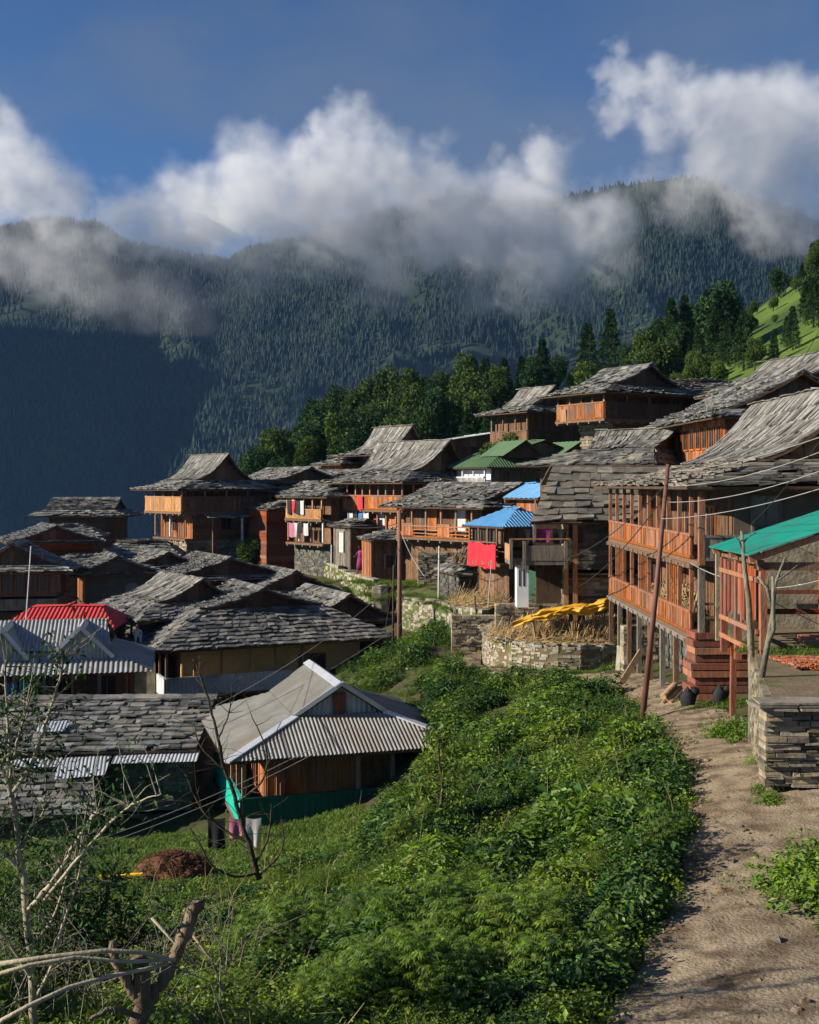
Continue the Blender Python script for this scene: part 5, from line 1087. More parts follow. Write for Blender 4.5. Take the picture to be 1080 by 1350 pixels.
# steps block + small bits of masonry showing through the slope
for k, (px, py, d, w_, h_, lb) in enumerate([(449,925,50,1.0,.7,'short pale wall stub at the left foot of the green slope')]):
    if not lb: continue
    p = P(px, py, d); z0 = p.z-.5; mb = MB(); drystone(mb, [(-w_/2,0),(w_/2,0)], [h_, h_*.7], [0,0], .5, 50+k, (.1,.22), (.15,.4), .05); o = mb.build('masonry_stub', M['stone_pale']); o.location = (p.x, p.y, z0); tag(o, lb, 'wall', 'dry stone walls')
for k, (px, py, d, w_, h_, lb) in enumerate([(645,842,49.4,3.2,1.1,'rough step wall between the two straw terraces'),(712,818,46.9,3.6,.75,'rubble wall under the firewood heap'),(600,748,62,4.,.8,'rubble wall under the porch house'),(335,742,82,5,1.0,'low rubble wall with shrubs below the tall balcony house'),(860,872,40.5,2.0,1.3,'rubble wall among the stilts of the balcony house')]):
    p = P(px, py, d); mb = MB(); drystone(mb, [(-w_/2,0),(w_/2,.1)], [h_, h_], [-.8,-.8], .5, 70+k, (.08,.18), (.15,.5), .05); o = mb.build('rubble_wall', M['stone']); o.location = (p.x, p.y, p.z-.1); tag(o, lb, 'wall', 'dry stone walls')

# ------------------------------------------------------------------ straw, tarp, firewood, poles, wires
def straw_heap(name, pts, lb, n, lay=(1,0), seed=0, hgt=.5, upright=0., m='straw', size=.9, w=.02):
    r = random.Random(seed); mb = MB(); cx = sum(p[0] for p in pts)/len(pts); cy__ = sum(p[1] for p in pts)/len(pts)
    x0 = min(p[0] for p in pts); x1 = max(p[0] for p in pts); y0 = min(p[1] for p in pts); y1 = max(p[1] for p in pts); zb = pts[0][2]
    for i in range(n):
        x = r.uniform(x0, x1); y = r.uniform(y0, y1); e = ((x-(x0+x1)/2)/((x1-x0)/2))**2+((y-(y0+y1)/2)/((y1-y0)/2))**2
        if e > 1: continue
        z = zb+hgt*(1-e)*r.uniform(.2, 1)+.03*vnoise(np.array(x*3),np.array(y*3),seed)
        l_ = r.uniform(.4, 1)*size; a = r.gauss(0, .6); dx, dy = math.cos(a)*lay[0]-math.sin(a)*lay[1], math.sin(a)*lay[0]+math.cos(a)*lay[1]
        el = r.gauss(0, .12) if r.random() > upright else r.uniform(.5, 1.3)
        mb.beam((x,y,z), (x+dx*l_*math.cos(el), y+dy*l_*math.cos(el), max(zb, z+l_*math.sin(el))), w*r.uniform(.7,1.6), w*.6)
    o = mb.build(name, M[m]); return tag(o, lb, 'straw', kind=None)
straw_heap('straw_heap', [(*pw(642,44.4),-6.25),(*pw(826,49.3),-6.25)], 'straw spread in front of the stone house on the round terrace', 15000, (1,.1), 1, .75, .12, size=.8, w=.013)
mb = MB(); r = random.Random(8)
for b in range(46):
    px = r.uniform(705, 812); d = r.uniform(44.9, 47.5); p = P(px, 0, d); hh = r.uniform(.6, 1.3)
    for i in range(60): a = r.uniform(0, 6.3); k = r.uniform(.1, .35); mb.beam((p.x, p.y, -6.25), (p.x+math.cos(a)*k, p.y+math.sin(a)*k, -6.25+hh*r.uniform(.7,1)), .018, .014)
tag(mb.build('straw_sheaves', M['straw']), 'upright straw sheaves leaning under the yellow tarp', 'straw', kind='stuff')
straw_heap('straw_heap', [(*pw(588,53.5),-5.75),(*pw(688,59),-5.75)], 'flat heap of straw on the terrace left of the white pillar', 9000, (1,-.15), 2, .4, .04, size=1.0, w=.018)
straw_heap('thorn_heap', [(*pw(596,56.2),-3.95+0),(*pw(628,58.6),-3.95)], 'dry thorn brush heaped on the byre roof', 1300, (1,0), 3, .55, .8, 'thorn', .55, .03)
for nm_ in ('thorn_heap',): bpy.data.objects[nm_]['category'] = 'brush'
x0_, x1_ = pw(810,35)[0], pw(850,35)[0]
straw_heap('fodder_heap', [(H17.o.location.x-5.7, 33.5, H17.o.location.z+H17.ht-4.05),(H17.o.location.x-4.9, 38.2, H17.o.location.z+H17.ht-4.05)], 'dry grass fodder piled on the lower balcony of the big timber house', 2600, (0,1), 4, .8, .35, size=.6, w=.02)
# yellow tarp: lumpy twisted cloth running up to the balcony
line = [(676,822,45.2),(705,812,45),(730,806,44.9),(752,802,44.8),(775,802,44.8),(800,793,44.7),(815,786,44.7),(832,781,44.8)]
lp = [P(*a) for a in line]; mb = MB(); nu, nv = 160, 40; V = []
for i_ in range(nu+1):
    i = i_/2; t = i_/nu*(len(lp)-1); i0 = min(int(t), len(lp)-2); p = lp[i0].lerp(lp[i0+1], t-i0); wdt = .27+.07*math.sin(i*.16)+.04*math.sin(i*.5); wdt *= min(1, i/22+.12)
    if abs(i-50) < 4: wdt *= .6+.1*abs(i-50)
    for j_ in range(nv):
        j = j_*22/nv; a = 2*math.pi*j_/nv; rr = wdt*(1+.2*math.sin(3*a+i*.13)+.16*math.sin(7*a+i*.21)+.1*math.sin(11*a-i*.3))+.12*(float(vnoise(np.array(i*.23), np.array(j*.9), 7))-.5)+.08*(float(vnoise(np.array(i*.6+j*.8), np.array(j*.4), 9))-.5); V.append((p.x+.08*math.sin(i*.4+a*2), p.y+rr*1.1*math.cos(a), p.z+rr*.5*math.sin(a)-.1*abs(math.sin(a))*(a > math.pi)))
mb.add(V, q=[(i*nv+j, (i+1)*nv+j, (i+1)*nv+(j+1) % nv, i*nv+(j+1) % nv) for i in range(nu) for j in range(nv)]); tag(mb.build('yellow_tarp', M['tarp'], None, True), 'crumpled bright yellow tarpaulin stretched over the straw sheaves', 'tarp')
# firewood heap and green sheet by the white pillar
fw = MB(); r = random.Random(6); c = P(722,775,49)
for i in range(260):
    a = r.uniform(-.9,.9); x = c.x+r.gauss(0,.6); y = c.y+r.uniform(-.5,.5); z = -5.6+abs(r.gauss(0,.8))*max(0,1-abs(x-c.x)/1.5); l_ = r.uniform(.3,.8); b = r.uniform(-.5,.5); fw.tube([(x,y,z),(x+l_*math.cos(a),y-l_*.3,z+l_*math.sin(b))], r.uniform(.025,.06), 5)
tag(fw.build('firewood_heap', M['bark_dark']), 'dark heap of branches and firewood beside the white pillar', 'firewood', kind='stuff')
mb = MB(); c = P(698,748,49.8); mb.hexa([(c.x,c.y,-6),(c.x+.9,c.y,-6),(c.x+.9,c.y+.05,-6),(c.x,c.y+.05,-6)], [(c.x,c.y,-3.7),(c.x+.75,c.y,-3.9),(c.x+.75,c.y+.05,-3.9),(c.x,c.y+.05,-3.7)]); tag(mb.build('green_sheet', M['tin_green']), 'pale green sheet leaning behind the white pillar', 'sheet')
bpy.data.objects['green_sheet'].data.materials[0] = mat('paint_sage', (.1,.28,.17), (.14,.34,.2), .7, 2., island=0)
# plank leaning at the footing, firewood logs below the stilts
a_ = P(818,903,37.2); b_ = P(846,858,37.9); mb = MB(); mb.beam(a_, b_, .2, .06, up=(0,1,0)); tag(mb.build('leaning_plank', M['cut_wood']), 'short plank leaning against the stilts near the stone block', 'plank')
r = random.Random(12)
for i in range(9):
    p = P(884+r.uniform(-7,9), 0, 32.2+r.uniform(-.3,.3)); z = hz_at(p.x, p.y)+.07+.1*(i//3); mb = MB(); mb.tube([(p.x-.25,p.y-.7,z),(p.x+.3,p.y+.3,z+.16)], .07, 8); tag(mb.build('split_log', M['cut_wood']), 'pale split log in the small pile beside the board stack', 'log', 'split logs beside the board stack')
for (px, py, d, lb) in ((907,925,30.2,'black sack slumped on the grass beside the path'),(949,912,29.6,'black sack leaning on the stacked boards')):
    p = P(px, py, d); z = hz_at(p.x, p.y); mb = MB(); rock(mb, (0, 0, .22), .26, (.9,.6,1.1), int(px)); rock(mb, (.18, 0, .42), .12, (1.2,.6,.9), int(px)+1); o = mb.build('black_sack', M['cloth_dark'], None, True); o.location = (p.x, p.y, z); tag(o, lb, 'sack')

def pole(name, pts, rad, m, lb, cat='pole', arms=(), group=None):
    mb = MB(); p0 = Vector(pts[0]); mb.tube([Vector(p)-p0 for p in pts], rad, 9); e = mb.build(name, M[m], None, True); e.location = p0
    for a in arms:
        mb = MB(); mb.tube([Vector(p)-p0 for p in a[0]], a[1], 6); mb.build('branch', M[m], e, True)
    return tag(e, lb, cat, group)
def g(px, py, d): p = P(px, py, d); return Vector((p.x, p.y, hz_at(p.x, p.y)-.15))
b = P(845,935,29.2); b.z = hz_at(b.x, b.y)-.3; tp = P(881,612,29.6)
pole('leaning_pole', [b, b.lerp(tp,.5)+Vector((.02,0,0)), tp], [.085,.07,.052], 'rust_pole', 'rust red pole leaning in front of the balcony house, carrying white wires')
lp_top = tp
pts = [P(991,952,23.6),P(992,900,23.6),P(990,850,23.6),P(987,790,23.6),P(982,750,23.6),P(978,700,23.6)]; pts[0].z = hz_at(pts[0].x, pts[0].y)-.2
pole('rough_post', pts, [.085,.08,.07,.06,.05,.03], 'bark_grey', 'crooked peeled tree post in front of the green roofed shed', 'post', [([P(979,722,23.6),P(974,712,23.6),P(968,706,23.5)],[.03,.015,.01]),([P(980,715,23.6),P(988,707,23.6),P(997,702,23.6)],[.025,.015,.01])])
pts = [P(1003,896,20.6),P(1012,850,20.6),P(1019,808,20.6),P(1022,770,20.6),P(1035,735,20.6)]; pts[0].z = TZ-.1
pole('forked_post', pts, [.06,.05,.04,.03,.02], 'bark_grey', 'forked bare branch post standing on the corner of the stone wall', 'post', [([P(1018,800,20.6),P(1011,775,20.6),P(999,760,20.6)],[.045,.03,.02]),([P(1024,765,20.6),P(1040,755,20.6),P(1053,744,20.6)],[.03,.02,.012]),([P(1012,850,20.6),P(1020,830,20.5),P(1019,760,20.5)],[.045,.04,.025]),([P(1013,778,20.6),P(1012,768,20.6),P(1012,758,20.6)],[.02,.015,.008])])
p1 = [P(966,925,27.6),P(967,870,27.6),P(962,790,27.6)]; p1[0].z = hz_at(p1[0].x, p1[0].y)-.1
mb = MB(); mb.beam(p1[0], p1[1]+Vector((0,0,.1)), .13, .13, up=(0,1,0)); mb.beam(p1[1]+Vector((0,0,.1)), p1[2], .12, .12, up=(0,1,0)); o = tag(mb.build('red_post', M['wood_red']), 'red brown squared post before the stacked boards', 'post')
def upole(px, py0, py1, d, rad, m, lb, dx=0):
    b_ = P(px, py0, d); t_ = P(px+dx, py1, d); b_.z = hz_at(b_.x, b_.y)-.2; return pole('power_pole', [b_, b_.lerp(t_,.5), t_], [rad, rad*.85, rad*.7], m, lb, 'pole')
upole(527,840,672,56,.13,'pole_wood','brown wooden power pole in front of the squat orange door house')
upole(394,762,650,80.5,.12,'pole_wood','thin brown power pole left of the laundry balcony house')
upole(578,782,720,58.5,.06,'cloth_white','short white pole beside the left straw heap',1); upole(437,790,718,74,.05,'cloth_white','short pale pole on the lane below the laundry')
upole(518,850,745,54.5,.06,'bark_dark','thin dark stick left of the brown wooden power pole',1); upole(632,842,785,50.5,.05,'bark_dark','dark leaning stick by the step wall',-6); upole(641,800,738,53,.03,'wire','thin white slanting rod above the left straw heap',7)
upole(24,830,720,52,.035,'cloth_white','long slim pale pole leaning at the left behind the grey tin roof',17); upole(67,722,695,74,.05,'cloth_white','short white pole beside the log storehouse'); 
def wire(pts, sag, rad=.012, m='wire', lb='', n=24):
    a, b_ = Vector(pts[0]), Vector(pts[1]); mb = MB(); L_ = [a.lerp(b_, i/n)-Vector((0,0,sag*4*(i/n)*(1-i/n))) for i in range(n+1)]; mb.tube([p-a for p in L_], rad, 4); o = mb.build('wire', M[m], None, True); o.location = a; return tag(o, lb, 'wire', 'overhead wires')
LT = lp_top
W_ = [((884,622,29.6),(1120,562,21),.15,'uppermost white wire running right from the leaning pole'),((884,641,29.5),(1120,580,21),.2,'second white wire from the top running right from the leaning pole'),((881,662,29.5),(1120,606,20),.2,'third white wire from the top running right from the leaning pole'),((872,684,29.4),(1120,632,20),.15,'lowest white wire running right from the leaning pole')]
for a, b_, s, lb in W_: wire((P(*a), P(*b_)), s, .009, 'wire', lb)
wire((P(878,640,29.5), P(742,738,45)), .3, .018, 'wire_dark', 'upper dark wire from the leaning pole to the stone house'); wire((P(876,655,29.5), P(760,775,46)), .3, .018, 'wire_dark', 'lower dark wire from the leaning pole to the stone house')
wire((P(978,702,23.6), P(1120,520,19)), .2, .008, 'wire_dark', 'thin dark wire rising right from the crooked post'); wire((P(910,742,31), P(1000,768,23.5)), .12, .012, 'wire', 'loose cable between the balcony corner and the shed')
wire((P(1022,775,20.6), P(1120,752,16)), .05, .008, 'wire', 'wire running right from the forked post'); wire((P(960,590,49), P(1120,350,60)), 1.2, .02, 'wire_dark', 'dark cable climbing toward the hill at the right edge')
wire((P(527,690,56), P(394,664,80.5)), .8, .018, 'wire_dark', 'cable between the two brown power poles'); wire((P(528,700,56), P(560,760,50)), .2, .016, 'wire', 'pale stay wire dropping right from the central power pole'); wire((P(526,705,56), P(640,745,54)), .5, .016, 'wire_dark', 'cable from the central power pole to the byre')
wire((P(524,720,56), P(508,830,53)), .1, .014, 'wire_dark', 'short cable falling left from the central power pole')
wire((P(527,760,54), P(285,930,34)), .4, .014, 'wire', 'long pale wire crossing in front of the ochre house'); wire((P(280,962,34), P(560,800,50)), .3, .012, 'wire', 'upper thin wire crossing the corrugated gable roof'); wire((P(90,1128,27), P(430,985,34)), .2, .01, 'wire', 'thin wire low across the dark yard of the barn'); wire((P(120,1110,27), P(460,960,34)), .2, .01, 'wire', 'second thin wire across the dark yard of the barn')

# ------------------------------------------------------------------ things in the lower yard
p = P(228,1165,27); z = hz_at(p.x, p.y)
mb = MB(); V = []; nu, nv = 40, 14
for j in range(nv+1):
    for i in range(nu):
        a = 2*math.pi*i/nu; k = j/nv; rr = 1.0*math.cos(k*math.pi/2)**.8; dx, dy = rr*math.cos(a)*1.05, rr*math.sin(a)*.8
        nn = float(vnoise(np.array(dx*4+9), np.array(dy*4+3+k*5), 3))-.5; V.append((dx*(1+.14*nn), dy*(1+.14*nn), .78*math.sin(k*math.pi/2)*(1+.2*nn)-.1))
mb.add(V, q=[(j*nu+i, j*nu+(i+1) % nu, (j+1)*nu+(i+1) % nu, (j+1)*nu+i) for j in range(nv) for i in range(nu)]); r = random.Random(2)
for i in range(1400):
    a = r.uniform(0, 6.3); k = r.random()**.7; x, y = math.cos(a)*(1-k*k)**.5*1.07 if 0 else math.cos(a)*math.cos(k*1.5)*1.05, math.sin(a)*math.cos(k*1.5)*.82; zz = .78*math.sin(k*1.5)-.08; l_ = r.uniform(.04,.16); b_ = r.uniform(0,6.3); mb.beam((x,y,zz),(x+l_*math.cos(b_),y+l_*math.sin(b_),zz+r.uniform(-.02,.07)), .012, .012)
mdm = mat('dung', (.06,.025,.012), (.15,.065,.03), .95, 5., island=.3, bump=.9, bscale=20)
o = mb.build('dung_mound', mdm); o.location = (p.x, p.y, z); tag(o, 'round heap of brown dung and straw on the grass', 'heap')
p = P(160,1168,26.3); z = hz_at(p.x, p.y); mb = MB(); mb.box(-.47,.47,-.02,.03,.02,.2); mb.box(-.49,.49,-.06,.06,.2,.235); mb.box(-.49,.49,-.06,.06,-.02,.02); o = mb.build('yellow_board', M['paint_yellow']); o.location = (p.x, p.y, z+.1); o.rotation_euler = (0,R(-2),R(4)); tag(o, 'chipped yellow painted board lying beside the dung heap', 'board')
# laundry
def lw(h, sd, s, out, dz, e=(0,0,0,0)):
    x, y = h.pt(sd, s, out, e); return h.o.matrix_basis @ Vector((x, y, h.ht+dz)) if 0 else (Matrix.Translation(h.o.location) @ Matrix.Rotation(h.o.rotation_euler[2], 4, 'Z') @ Vector((x, y, h.ht+dz)))
laundry(None, lw(H5,'L',.4,.95,-.25,), lw(H5,'L',4.0,.95,-.25), 0, ['cloth_dark','cloth_red','cloth_dark','cloth_white'], 'on the upper line of the laundry balcony', seed=1)
laundry(None, lw(H5,'L',.6,.95,-1.75), lw(H5,'L',4.0,.95,-1.75), 0, ['cloth_pink','cloth_white','cloth_dark','cloth_white'], 'on the lower line of the laundry balcony', seed=2)
laundry(None, lw(H25,'L',.8,1.2,-.4), lw(H25,'L',3.2,1.2,-.4), 0, ['cloth_white','cloth_white','cloth_blue'], 'over the grey sheet railing of the ochre house', seed=3)
laundry(None, lw(H6,'F',.2,1.0,-.25), lw(H6,'F',2.6,1.0,-.25), 0, ['cloth_dark','cloth_white','cloth_white'], 'at the dark front corner of the central balcony', seed=4)
laundry(None, lw(H6,'L',1.0,.9,-1.95), lw(H6,'L',4.6,.9,-1.95), 0, ['cloth_white','cloth_dark','cloth_blue','cloth_white'], 'in the lower gallery of the central house', seed=6)
laundry(None, lw(H6,'L',2.2,1.0,-.85), lw(H6,'L',2.8,1.0,-.85), 0, ['cloth_red'], 'over the orange railing of the central house', seed=5)
laundry(None, lw(H3,'L',.8,.85,-.2), lw(H3,'L',3.4,.85,-.2), 0, ['cloth_white','cloth_white','cloth_dark'], 'under the eave of the white gable house', seed=7)
laundry(None, lw(H27,'L',1.2,1.1,-.3), lw(H27,'L',4.4,1.1,-.3), 0, ['cloth_white','cloth_white','cloth_dark'], 'in the porch above the sloping red railing', seed=8)
laundry(None, lw(H18,'F',-1.9,.6,-.3), lw(H18,'F',.2,.6,-.3), 0, ['cloth_dark','cloth_purple','cloth_dark'], 'under the slates left of the stone house', seed=9)
laundry(None, lw(H13,'L',.4,.95,-.75), lw(H13,'L',1.2,.95,-.75), 0, ['wood_tan'], 'over the orange balcony of the tower base house', seed=10)
laundry(None, lw(H23,'F',3.4,1.05,-.35), lw(H23,'F',7.0,1.05,-.35), 0, ['cloth_dark','cloth_blue','cloth_teal'], 'below the pale grey corrugated roof', seed=11)
a_ = P(272,1078,31); laundry(None, a_, a_+Vector((1.3,0,0)), 0, ['cloth_dark','cloth_pink','cloth_white'], 'by the corner of the green sheeted balcony', seed=12)
# satellite dish
dp = lw(H29,'F',2.6,.35,-1.0); de = empty('satellite_dish', dp, R(20), 'grey round dish fixed to the dark mud wall', 'dish'); mb = MB(); V = []; nu, nv = 20, 5
for k in (0, 1):
    for j in range(nv+1):
        for i in range(nu): rr = .42*j/nv; V.append((rr*math.cos(2*math.pi*i/nu), .12*(j/nv)**2*-1+k*.012, rr*math.sin(2*math.pi*i/nu)))
q = [(k*(nv+1)*nu+j*nu+i, k*(nv+1)*nu+j*nu+(i+1) % nu, k*(nv+1)*nu+(j+1)*nu+(i+1) % nu, k*(nv+1)*nu+(j+1)*nu+i) for k in (0,1) for j in range(nv) for i in range(nu)]
mb.add(V, q=q); mb.xf(Matrix.Rotation(R(-25), 4, 'X')); mb.build('bowl', M['stone_pale'], de, True); mb = MB(); mb.tube([(0,.02,0),(0,.3,-.1),(0,.35,-.25)], .025, 6); mb.build('bracket', M['wire_dark'], de); mb = MB(); mb.tube([(0,-.05,-.35),(0,-.4,.0)], .012, 5); mb.build('feed_arm', M['wire_dark'], de)
# white pole/house roof-lets
# people
def person(loc, rz, joints, edges, cloth, label, skirt=None, top=None):
    me = bpy.data.meshes.new('person'); me.from_pydata([j[0] for j in joints], edges, []); me.update(); me.materials.append(M[cloth])
    o = link('person', me); o.location = loc; o.rotation_euler = (0,0,rz); sk = o.modifiers.new('skin', 'SKIN'); sv = me.skin_vertices[0].data
    for i, j in enumerate(joints): sv[i].radius = (j[1], j[1]*(j[2] if len(j) > 2 else 1)); sv[i].use_root = (i == 0)
    sb = o.modifiers.new('sub', 'SUBSURF'); sb.levels = 2; sb.render_levels = 2; tag(o, label, 'person'); return o
# woman walking along the lane, arms carrying
J = [((0,0,.95),.15,.8),((0,0,1.15),.13,.8),((0,0,1.36),.15,.7),((0,.01,1.46),.055),((0,-.03,1.58),.085,1.1),((0,-.04,1.68),.06),
     ((-.19,0,1.38),.05),((-.27,-.1,1.14),.042),((-.2,-.28,1.08),.032),((.19,0,1.38),.05),((.27,-.1,1.14),.042),((.2,-.28,1.08),.032),
     ((-.1,-.05,.5),.1),((-.1,-.15,.08),.055),((-.1,-.26,.04),.04),((.1,.08,.5),.1),((.1,.18,.1),.055),((.1,.08,.03),.04)]
E = [(0,1),(1,2),(2,3),(3,4),(4,5),(2,6),(6,7),(7,8),(2,9),(9,10),(10,11),(0,12),(12,13),(13,14),(0,15),(15,16),(16,17)]
wl_ = P(475,0,69.5); pr = person((wl_.x, wl_.y, -5.42), R(-50), J, E, 'cloth_purple', 'woman in purple walking on the lane beside the orange door, arms forward')
mb = MB(); rock(mb, (0,-.035,1.62), .11, (1,1.05,1.15), 3); mb.build('headscarf', M['cloth_dark'], pr, True); mb = MB(); rock(mb, (0,-.085,1.6), .075, (.9,.8,1.2), 5); mb.build('face', M['skin'], pr, True)
mb = MB(); mb.tube([(0,0,1.0),(0,0,.7),(0,0,.35)], [.17,.21,.26], 12); mb.build('skirt', M['cloth_purple'], pr, True)
mb = MB(); 
for s in (-1, 1): rock(mb, (s*.19,-.32,1.07), .045, (.8,1.3,.6), 4)
mb.build('hand', M['skin'], pr, True)
J2 = [((0,0,.25),.13,.8),((0,-.03,.42),.12,.8),((0,-.06,.58),.12,.7),((0,-.07,.66),.045),((0,-.1,.76),.08,1.1),((0,-.1,.85),.05),((-.16,-.05,.58),.045),((-.2,-.2,.42),.035),((-.1,-.33,.36),.03),((.16,-.05,.58),.045),((.2,-.2,.42),.035),((.1,-.33,.36),.03),
      ((-.12,-.35,.36),.07),((-.12,-.38,.03),.045),((-.12,-.48,.02),.03),((.12,-.35,.36),.07),((.12,-.38,.03),.045),((.12,-.48,.02),.03)]
sp = P(181,832,55.5); pr2 = person((sp.x, sp.y, sp.z-.55), R(20), J2, E, 'cloth_white', 'person in pale clothes crouching at the foot of the red railing')
mb = MB(); rock(mb, (0,-.09,.8), .1, (1,1.05,1.05), 3); mb.build('hair', M['hair'], pr2, True); mb = MB(); rock(mb, (0,-.14,.77), .07, (.9,.8,1.15), 5); mb.build('face', M['skin'], pr2, True)
st = prism('yard_step', [pw(160,57.5),pw(178,54.5),pw(205,54.5),pw(205,57.5)], sp.z-.55, sp.z-4, 'stone'); tag(st, 'stone step at the foot of the red railing carrying the crouching person', 'step')
# ------------------------------------------------------------------ plants
def leaf_quads(P0, D, Nn, ln, wd, bend=.25):
    """arrays -> folded leaves of 2 quads-ish (6 verts, 2 quads)"""
    n = len(P0); S_ = np.cross(D, Nn); S_ /= np.linalg.norm(S_, axis=1)[:,None]+1e-9; ln = ln[:,None]; wd = wd[:,None]
    a = P0; m = P0+D*ln*.5+Nn*ln*.04; t = P0+D*ln-np.array([0,0,1.])*ln*bend
    V = np.stack([a, m+S_*wd*.5, t, m-S_*wd*.5], 1).reshape(-1, 3); q = (np.arange(n)*4)[:,None]+np.array([0,1,2,3]); return V, q
def nrm_(a): return a/(np.linalg.norm(a, axis=1)[:,None]+1e-9)
def tpl_cannabis(rng, h=1.0, nb=10):
    V = []; Q = []; k = 0
    def add(v, q):
        nonlocal k; V.append(v); Q.append(q+k); k += len(v)
    for i in range(nb*2):
        z = h*(.25+.75*(i/(nb*2))); a = i*2.4+rng.uniform(-.3,.3); l_ = .34*h*(1.1-z/h)+.06; c = np.array([math.cos(a)*l_, math.sin(a)*l_, z+l_*.45])
        for s in (.55, 1.0):
            cc = np.array([math.cos(a)*l_*s, math.sin(a)*l_*s, z+l_*.45*s]); m = 6; fa = a+np.linspace(-1.5, 1.5, m); D = np.stack([np.cos(fa), np.sin(fa), np.full(m, .15)-.25*rng.random()], 1); D = nrm_(D)
            ln = (.17*h*(1-.35*np.abs(np.linspace(-1,1,m))))*rng.uniform(.7,1.2); v, q = leaf_quads(np.repeat(cc[None], m, 0), D, np.repeat(np.array([[0,0,1.]]), m, 0), ln, ln*.2, .3); add(v, q)
    st = np.array([[-.008,0,0],[.008,0,0],[.004,0,h],[-.004,0,h]]); add(st, np.array([[0,1,2,3]])); st2 = st[:, [1,0,2]]; add(st2, np.array([[0,1,2,3]]))
    return np.concatenate(V), np.concatenate(Q)
def tpl_bush(rng, n=120, R0=.45, H0=.6, ll=.11, asp=.6, up=.5):
    a = rng.uniform(0, 6.283, n); ph = np.arccos(rng.uniform(-.05, 1, n)); r = rng.uniform(.55, 1.05, n)
    P0 = np.stack([R0*r*np.sin(ph)*np.cos(a), R0*r*np.sin(ph)*np.sin(a), H0*r*np.cos(ph)+.05], 1); D = nrm_(np.stack([np.cos(a+rng.normal(0,.7,n)), np.sin(a+rng.normal(0,.7,n)), rng.normal(.1,.4,n)], 1)); Nn = nrm_(np.stack([rng.normal(0,.4,n), rng.normal(0,.4,n), np.ones(n)], 1))
    ln = ll*rng.uniform(.6, 1.3, n); return leaf_quads(P0, D, Nn, ln, ln*asp, .25)
def tpl_grass(rng, n=40, h=.35):
    a = rng.uniform(0, 6.283, n); P0 = np.stack([rng.normal(0,.09,n), rng.normal(0,.09,n), np.zeros(n)], 1); D = nrm_(np.stack([np.cos(a)*.5, np.sin(a)*.5, rng.uniform(.7,1.3,n)], 1)); Nn = nrm_(np.stack([-np.cos(a), -np.sin(a), np.full(n,.4)], 1)); ln = h*rng.uniform(.5,1.2,n); return leaf_quads(P0, D, Nn, ln, ln*.06+.006, .2)
def tpl_feather(rng, h=.7, nb=14):
    V = []; Q = []; k = 0
    for i in range(nb):
        a = rng.uniform(0, 6.283); el = rng.uniform(.7, 1.4); l_ = h*rng.uniform(.6,1.1); m = 16; t = np.linspace(.2, 1, m); d = np.array([math.cos(a)*math.cos(el), math.sin(a)*math.cos(el), math.sin(el)]); P0 = d[None]*l_*t[:,None]+np.array([0,0,-.12])*(t[:,None]**2)*l_
        sgn = np.where(np.arange(m) % 2, 1, -1); sd = np.array([-math.sin(a), math.cos(a), 0]); D = nrm_(sd[None]*sgn[:,None]+d[None]*.8+rng.normal(0,.2,(m,3))); ln = .12*h*(1.2-t*.7)*rng.uniform(.8,1.3,m); v, q = leaf_quads(P0, D, np.repeat(np.array([[0,0,1.]]), m, 0), ln, ln*.3, .2); V.append(v); Q.append(q+k); k += len(v)
    return np.concatenate(V), np.concatenate(Q)
rg = np.random.default_rng(3)
TPL = {'hemp':[tpl_cannabis(rg, rg.uniform(.8,1.2)) for _ in range(4)], 'nettle':[tpl_bush(rg, 150, .4, .55, .12, .55) for _ in range(4)], 'grass':[tpl_grass(rg, 46, .38) for _ in range(4)], 'feather':[tpl_feather(rg, .75) for _ in range(4)], 'small':[tpl_bush(rg, 130, .38, .32, .06, .7) for _ in range(4)], 'big':[tpl_bush(rg, 60, .45, .5, .17, .8) for _ in range(3)], 'lawn':[tpl_grass(rg, 60, .16) for _ in range(3)]}
# footprints to keep free
HR = []
for o in bpy.data.objects:
    if o.type == 'EMPTY' and o.get('category') in ('house', 'shed') : 
        xs = [v.co for c in o.children if c.type == 'MESH' and c.name.split('.')[0] in ('wall', 'floor', 'lean_to') for v in c.data.vertices]
        if xs: HR.append((o.location.x, o.location.y, o.rotation_euler[2], min(v.x for v in xs), max(v.x for v in xs), min(v.y for v in xs), max(v.y for v in xs)))
def in_house(x, y, mg=.1):
    out = np.zeros(x.shape, bool)
    for (ox, oy, a, x0, x1, y0, y1) in HR:
        c, s = math.cos(a), math.sin(a); lx = (x-ox)*c+(y-oy)*s; ly = -(x-ox)*s+(y-oy)*c; out |= (lx > x0-mg) & (lx < x1+mg) & (ly > y0-mg) & (ly < y1+mg)
    return out
def in_poly(x, y, poly):
    ins = np.zeros(x.shape, bool); n = len(poly)
    for i in range(n):
        x1, y1 = poly[i]; x2, y2 = poly[(i+1) % n]; c = (y1 > y) != (y2 > y); ins ^= c & (x < (x2-x1)*(y-y1)/((y2-y1) if y2 != y1 else 1e-9)+x1)
    return ins
ACC = {}
def put(kind, m, x, y, z, sc, zs=None, seed=0):
    rg = np.random.default_rng(seed); n = len(x); t = rg.integers(0, len(TPL[kind]), n)
    for k, (v, q) in enumerate(TPL[kind]):
        s = t == k
        if not s.any(): continue
        VV, QQ = scatter_np(v, q, np.stack([x[s], y[s], z[s]], -1), sc[s], rg.uniform(0, 6.283, s.sum()), zsc=None if zs is None else zs[s], tilt=rg.normal(0, .15, (s.sum(), 2)))
        a = ACC.setdefault(m, [[], [], 0]); a[0].append(VV); a[1].append(QQ+a[2]); a[2] += len(VV)
rg = np.random.default_rng(11)
N = 30000
y = 9.2*(62/9.2)**rg.random(N); u = rg.uniform(-.42, .42, N); x = u*y
right_ok = np.zeros(N, bool)
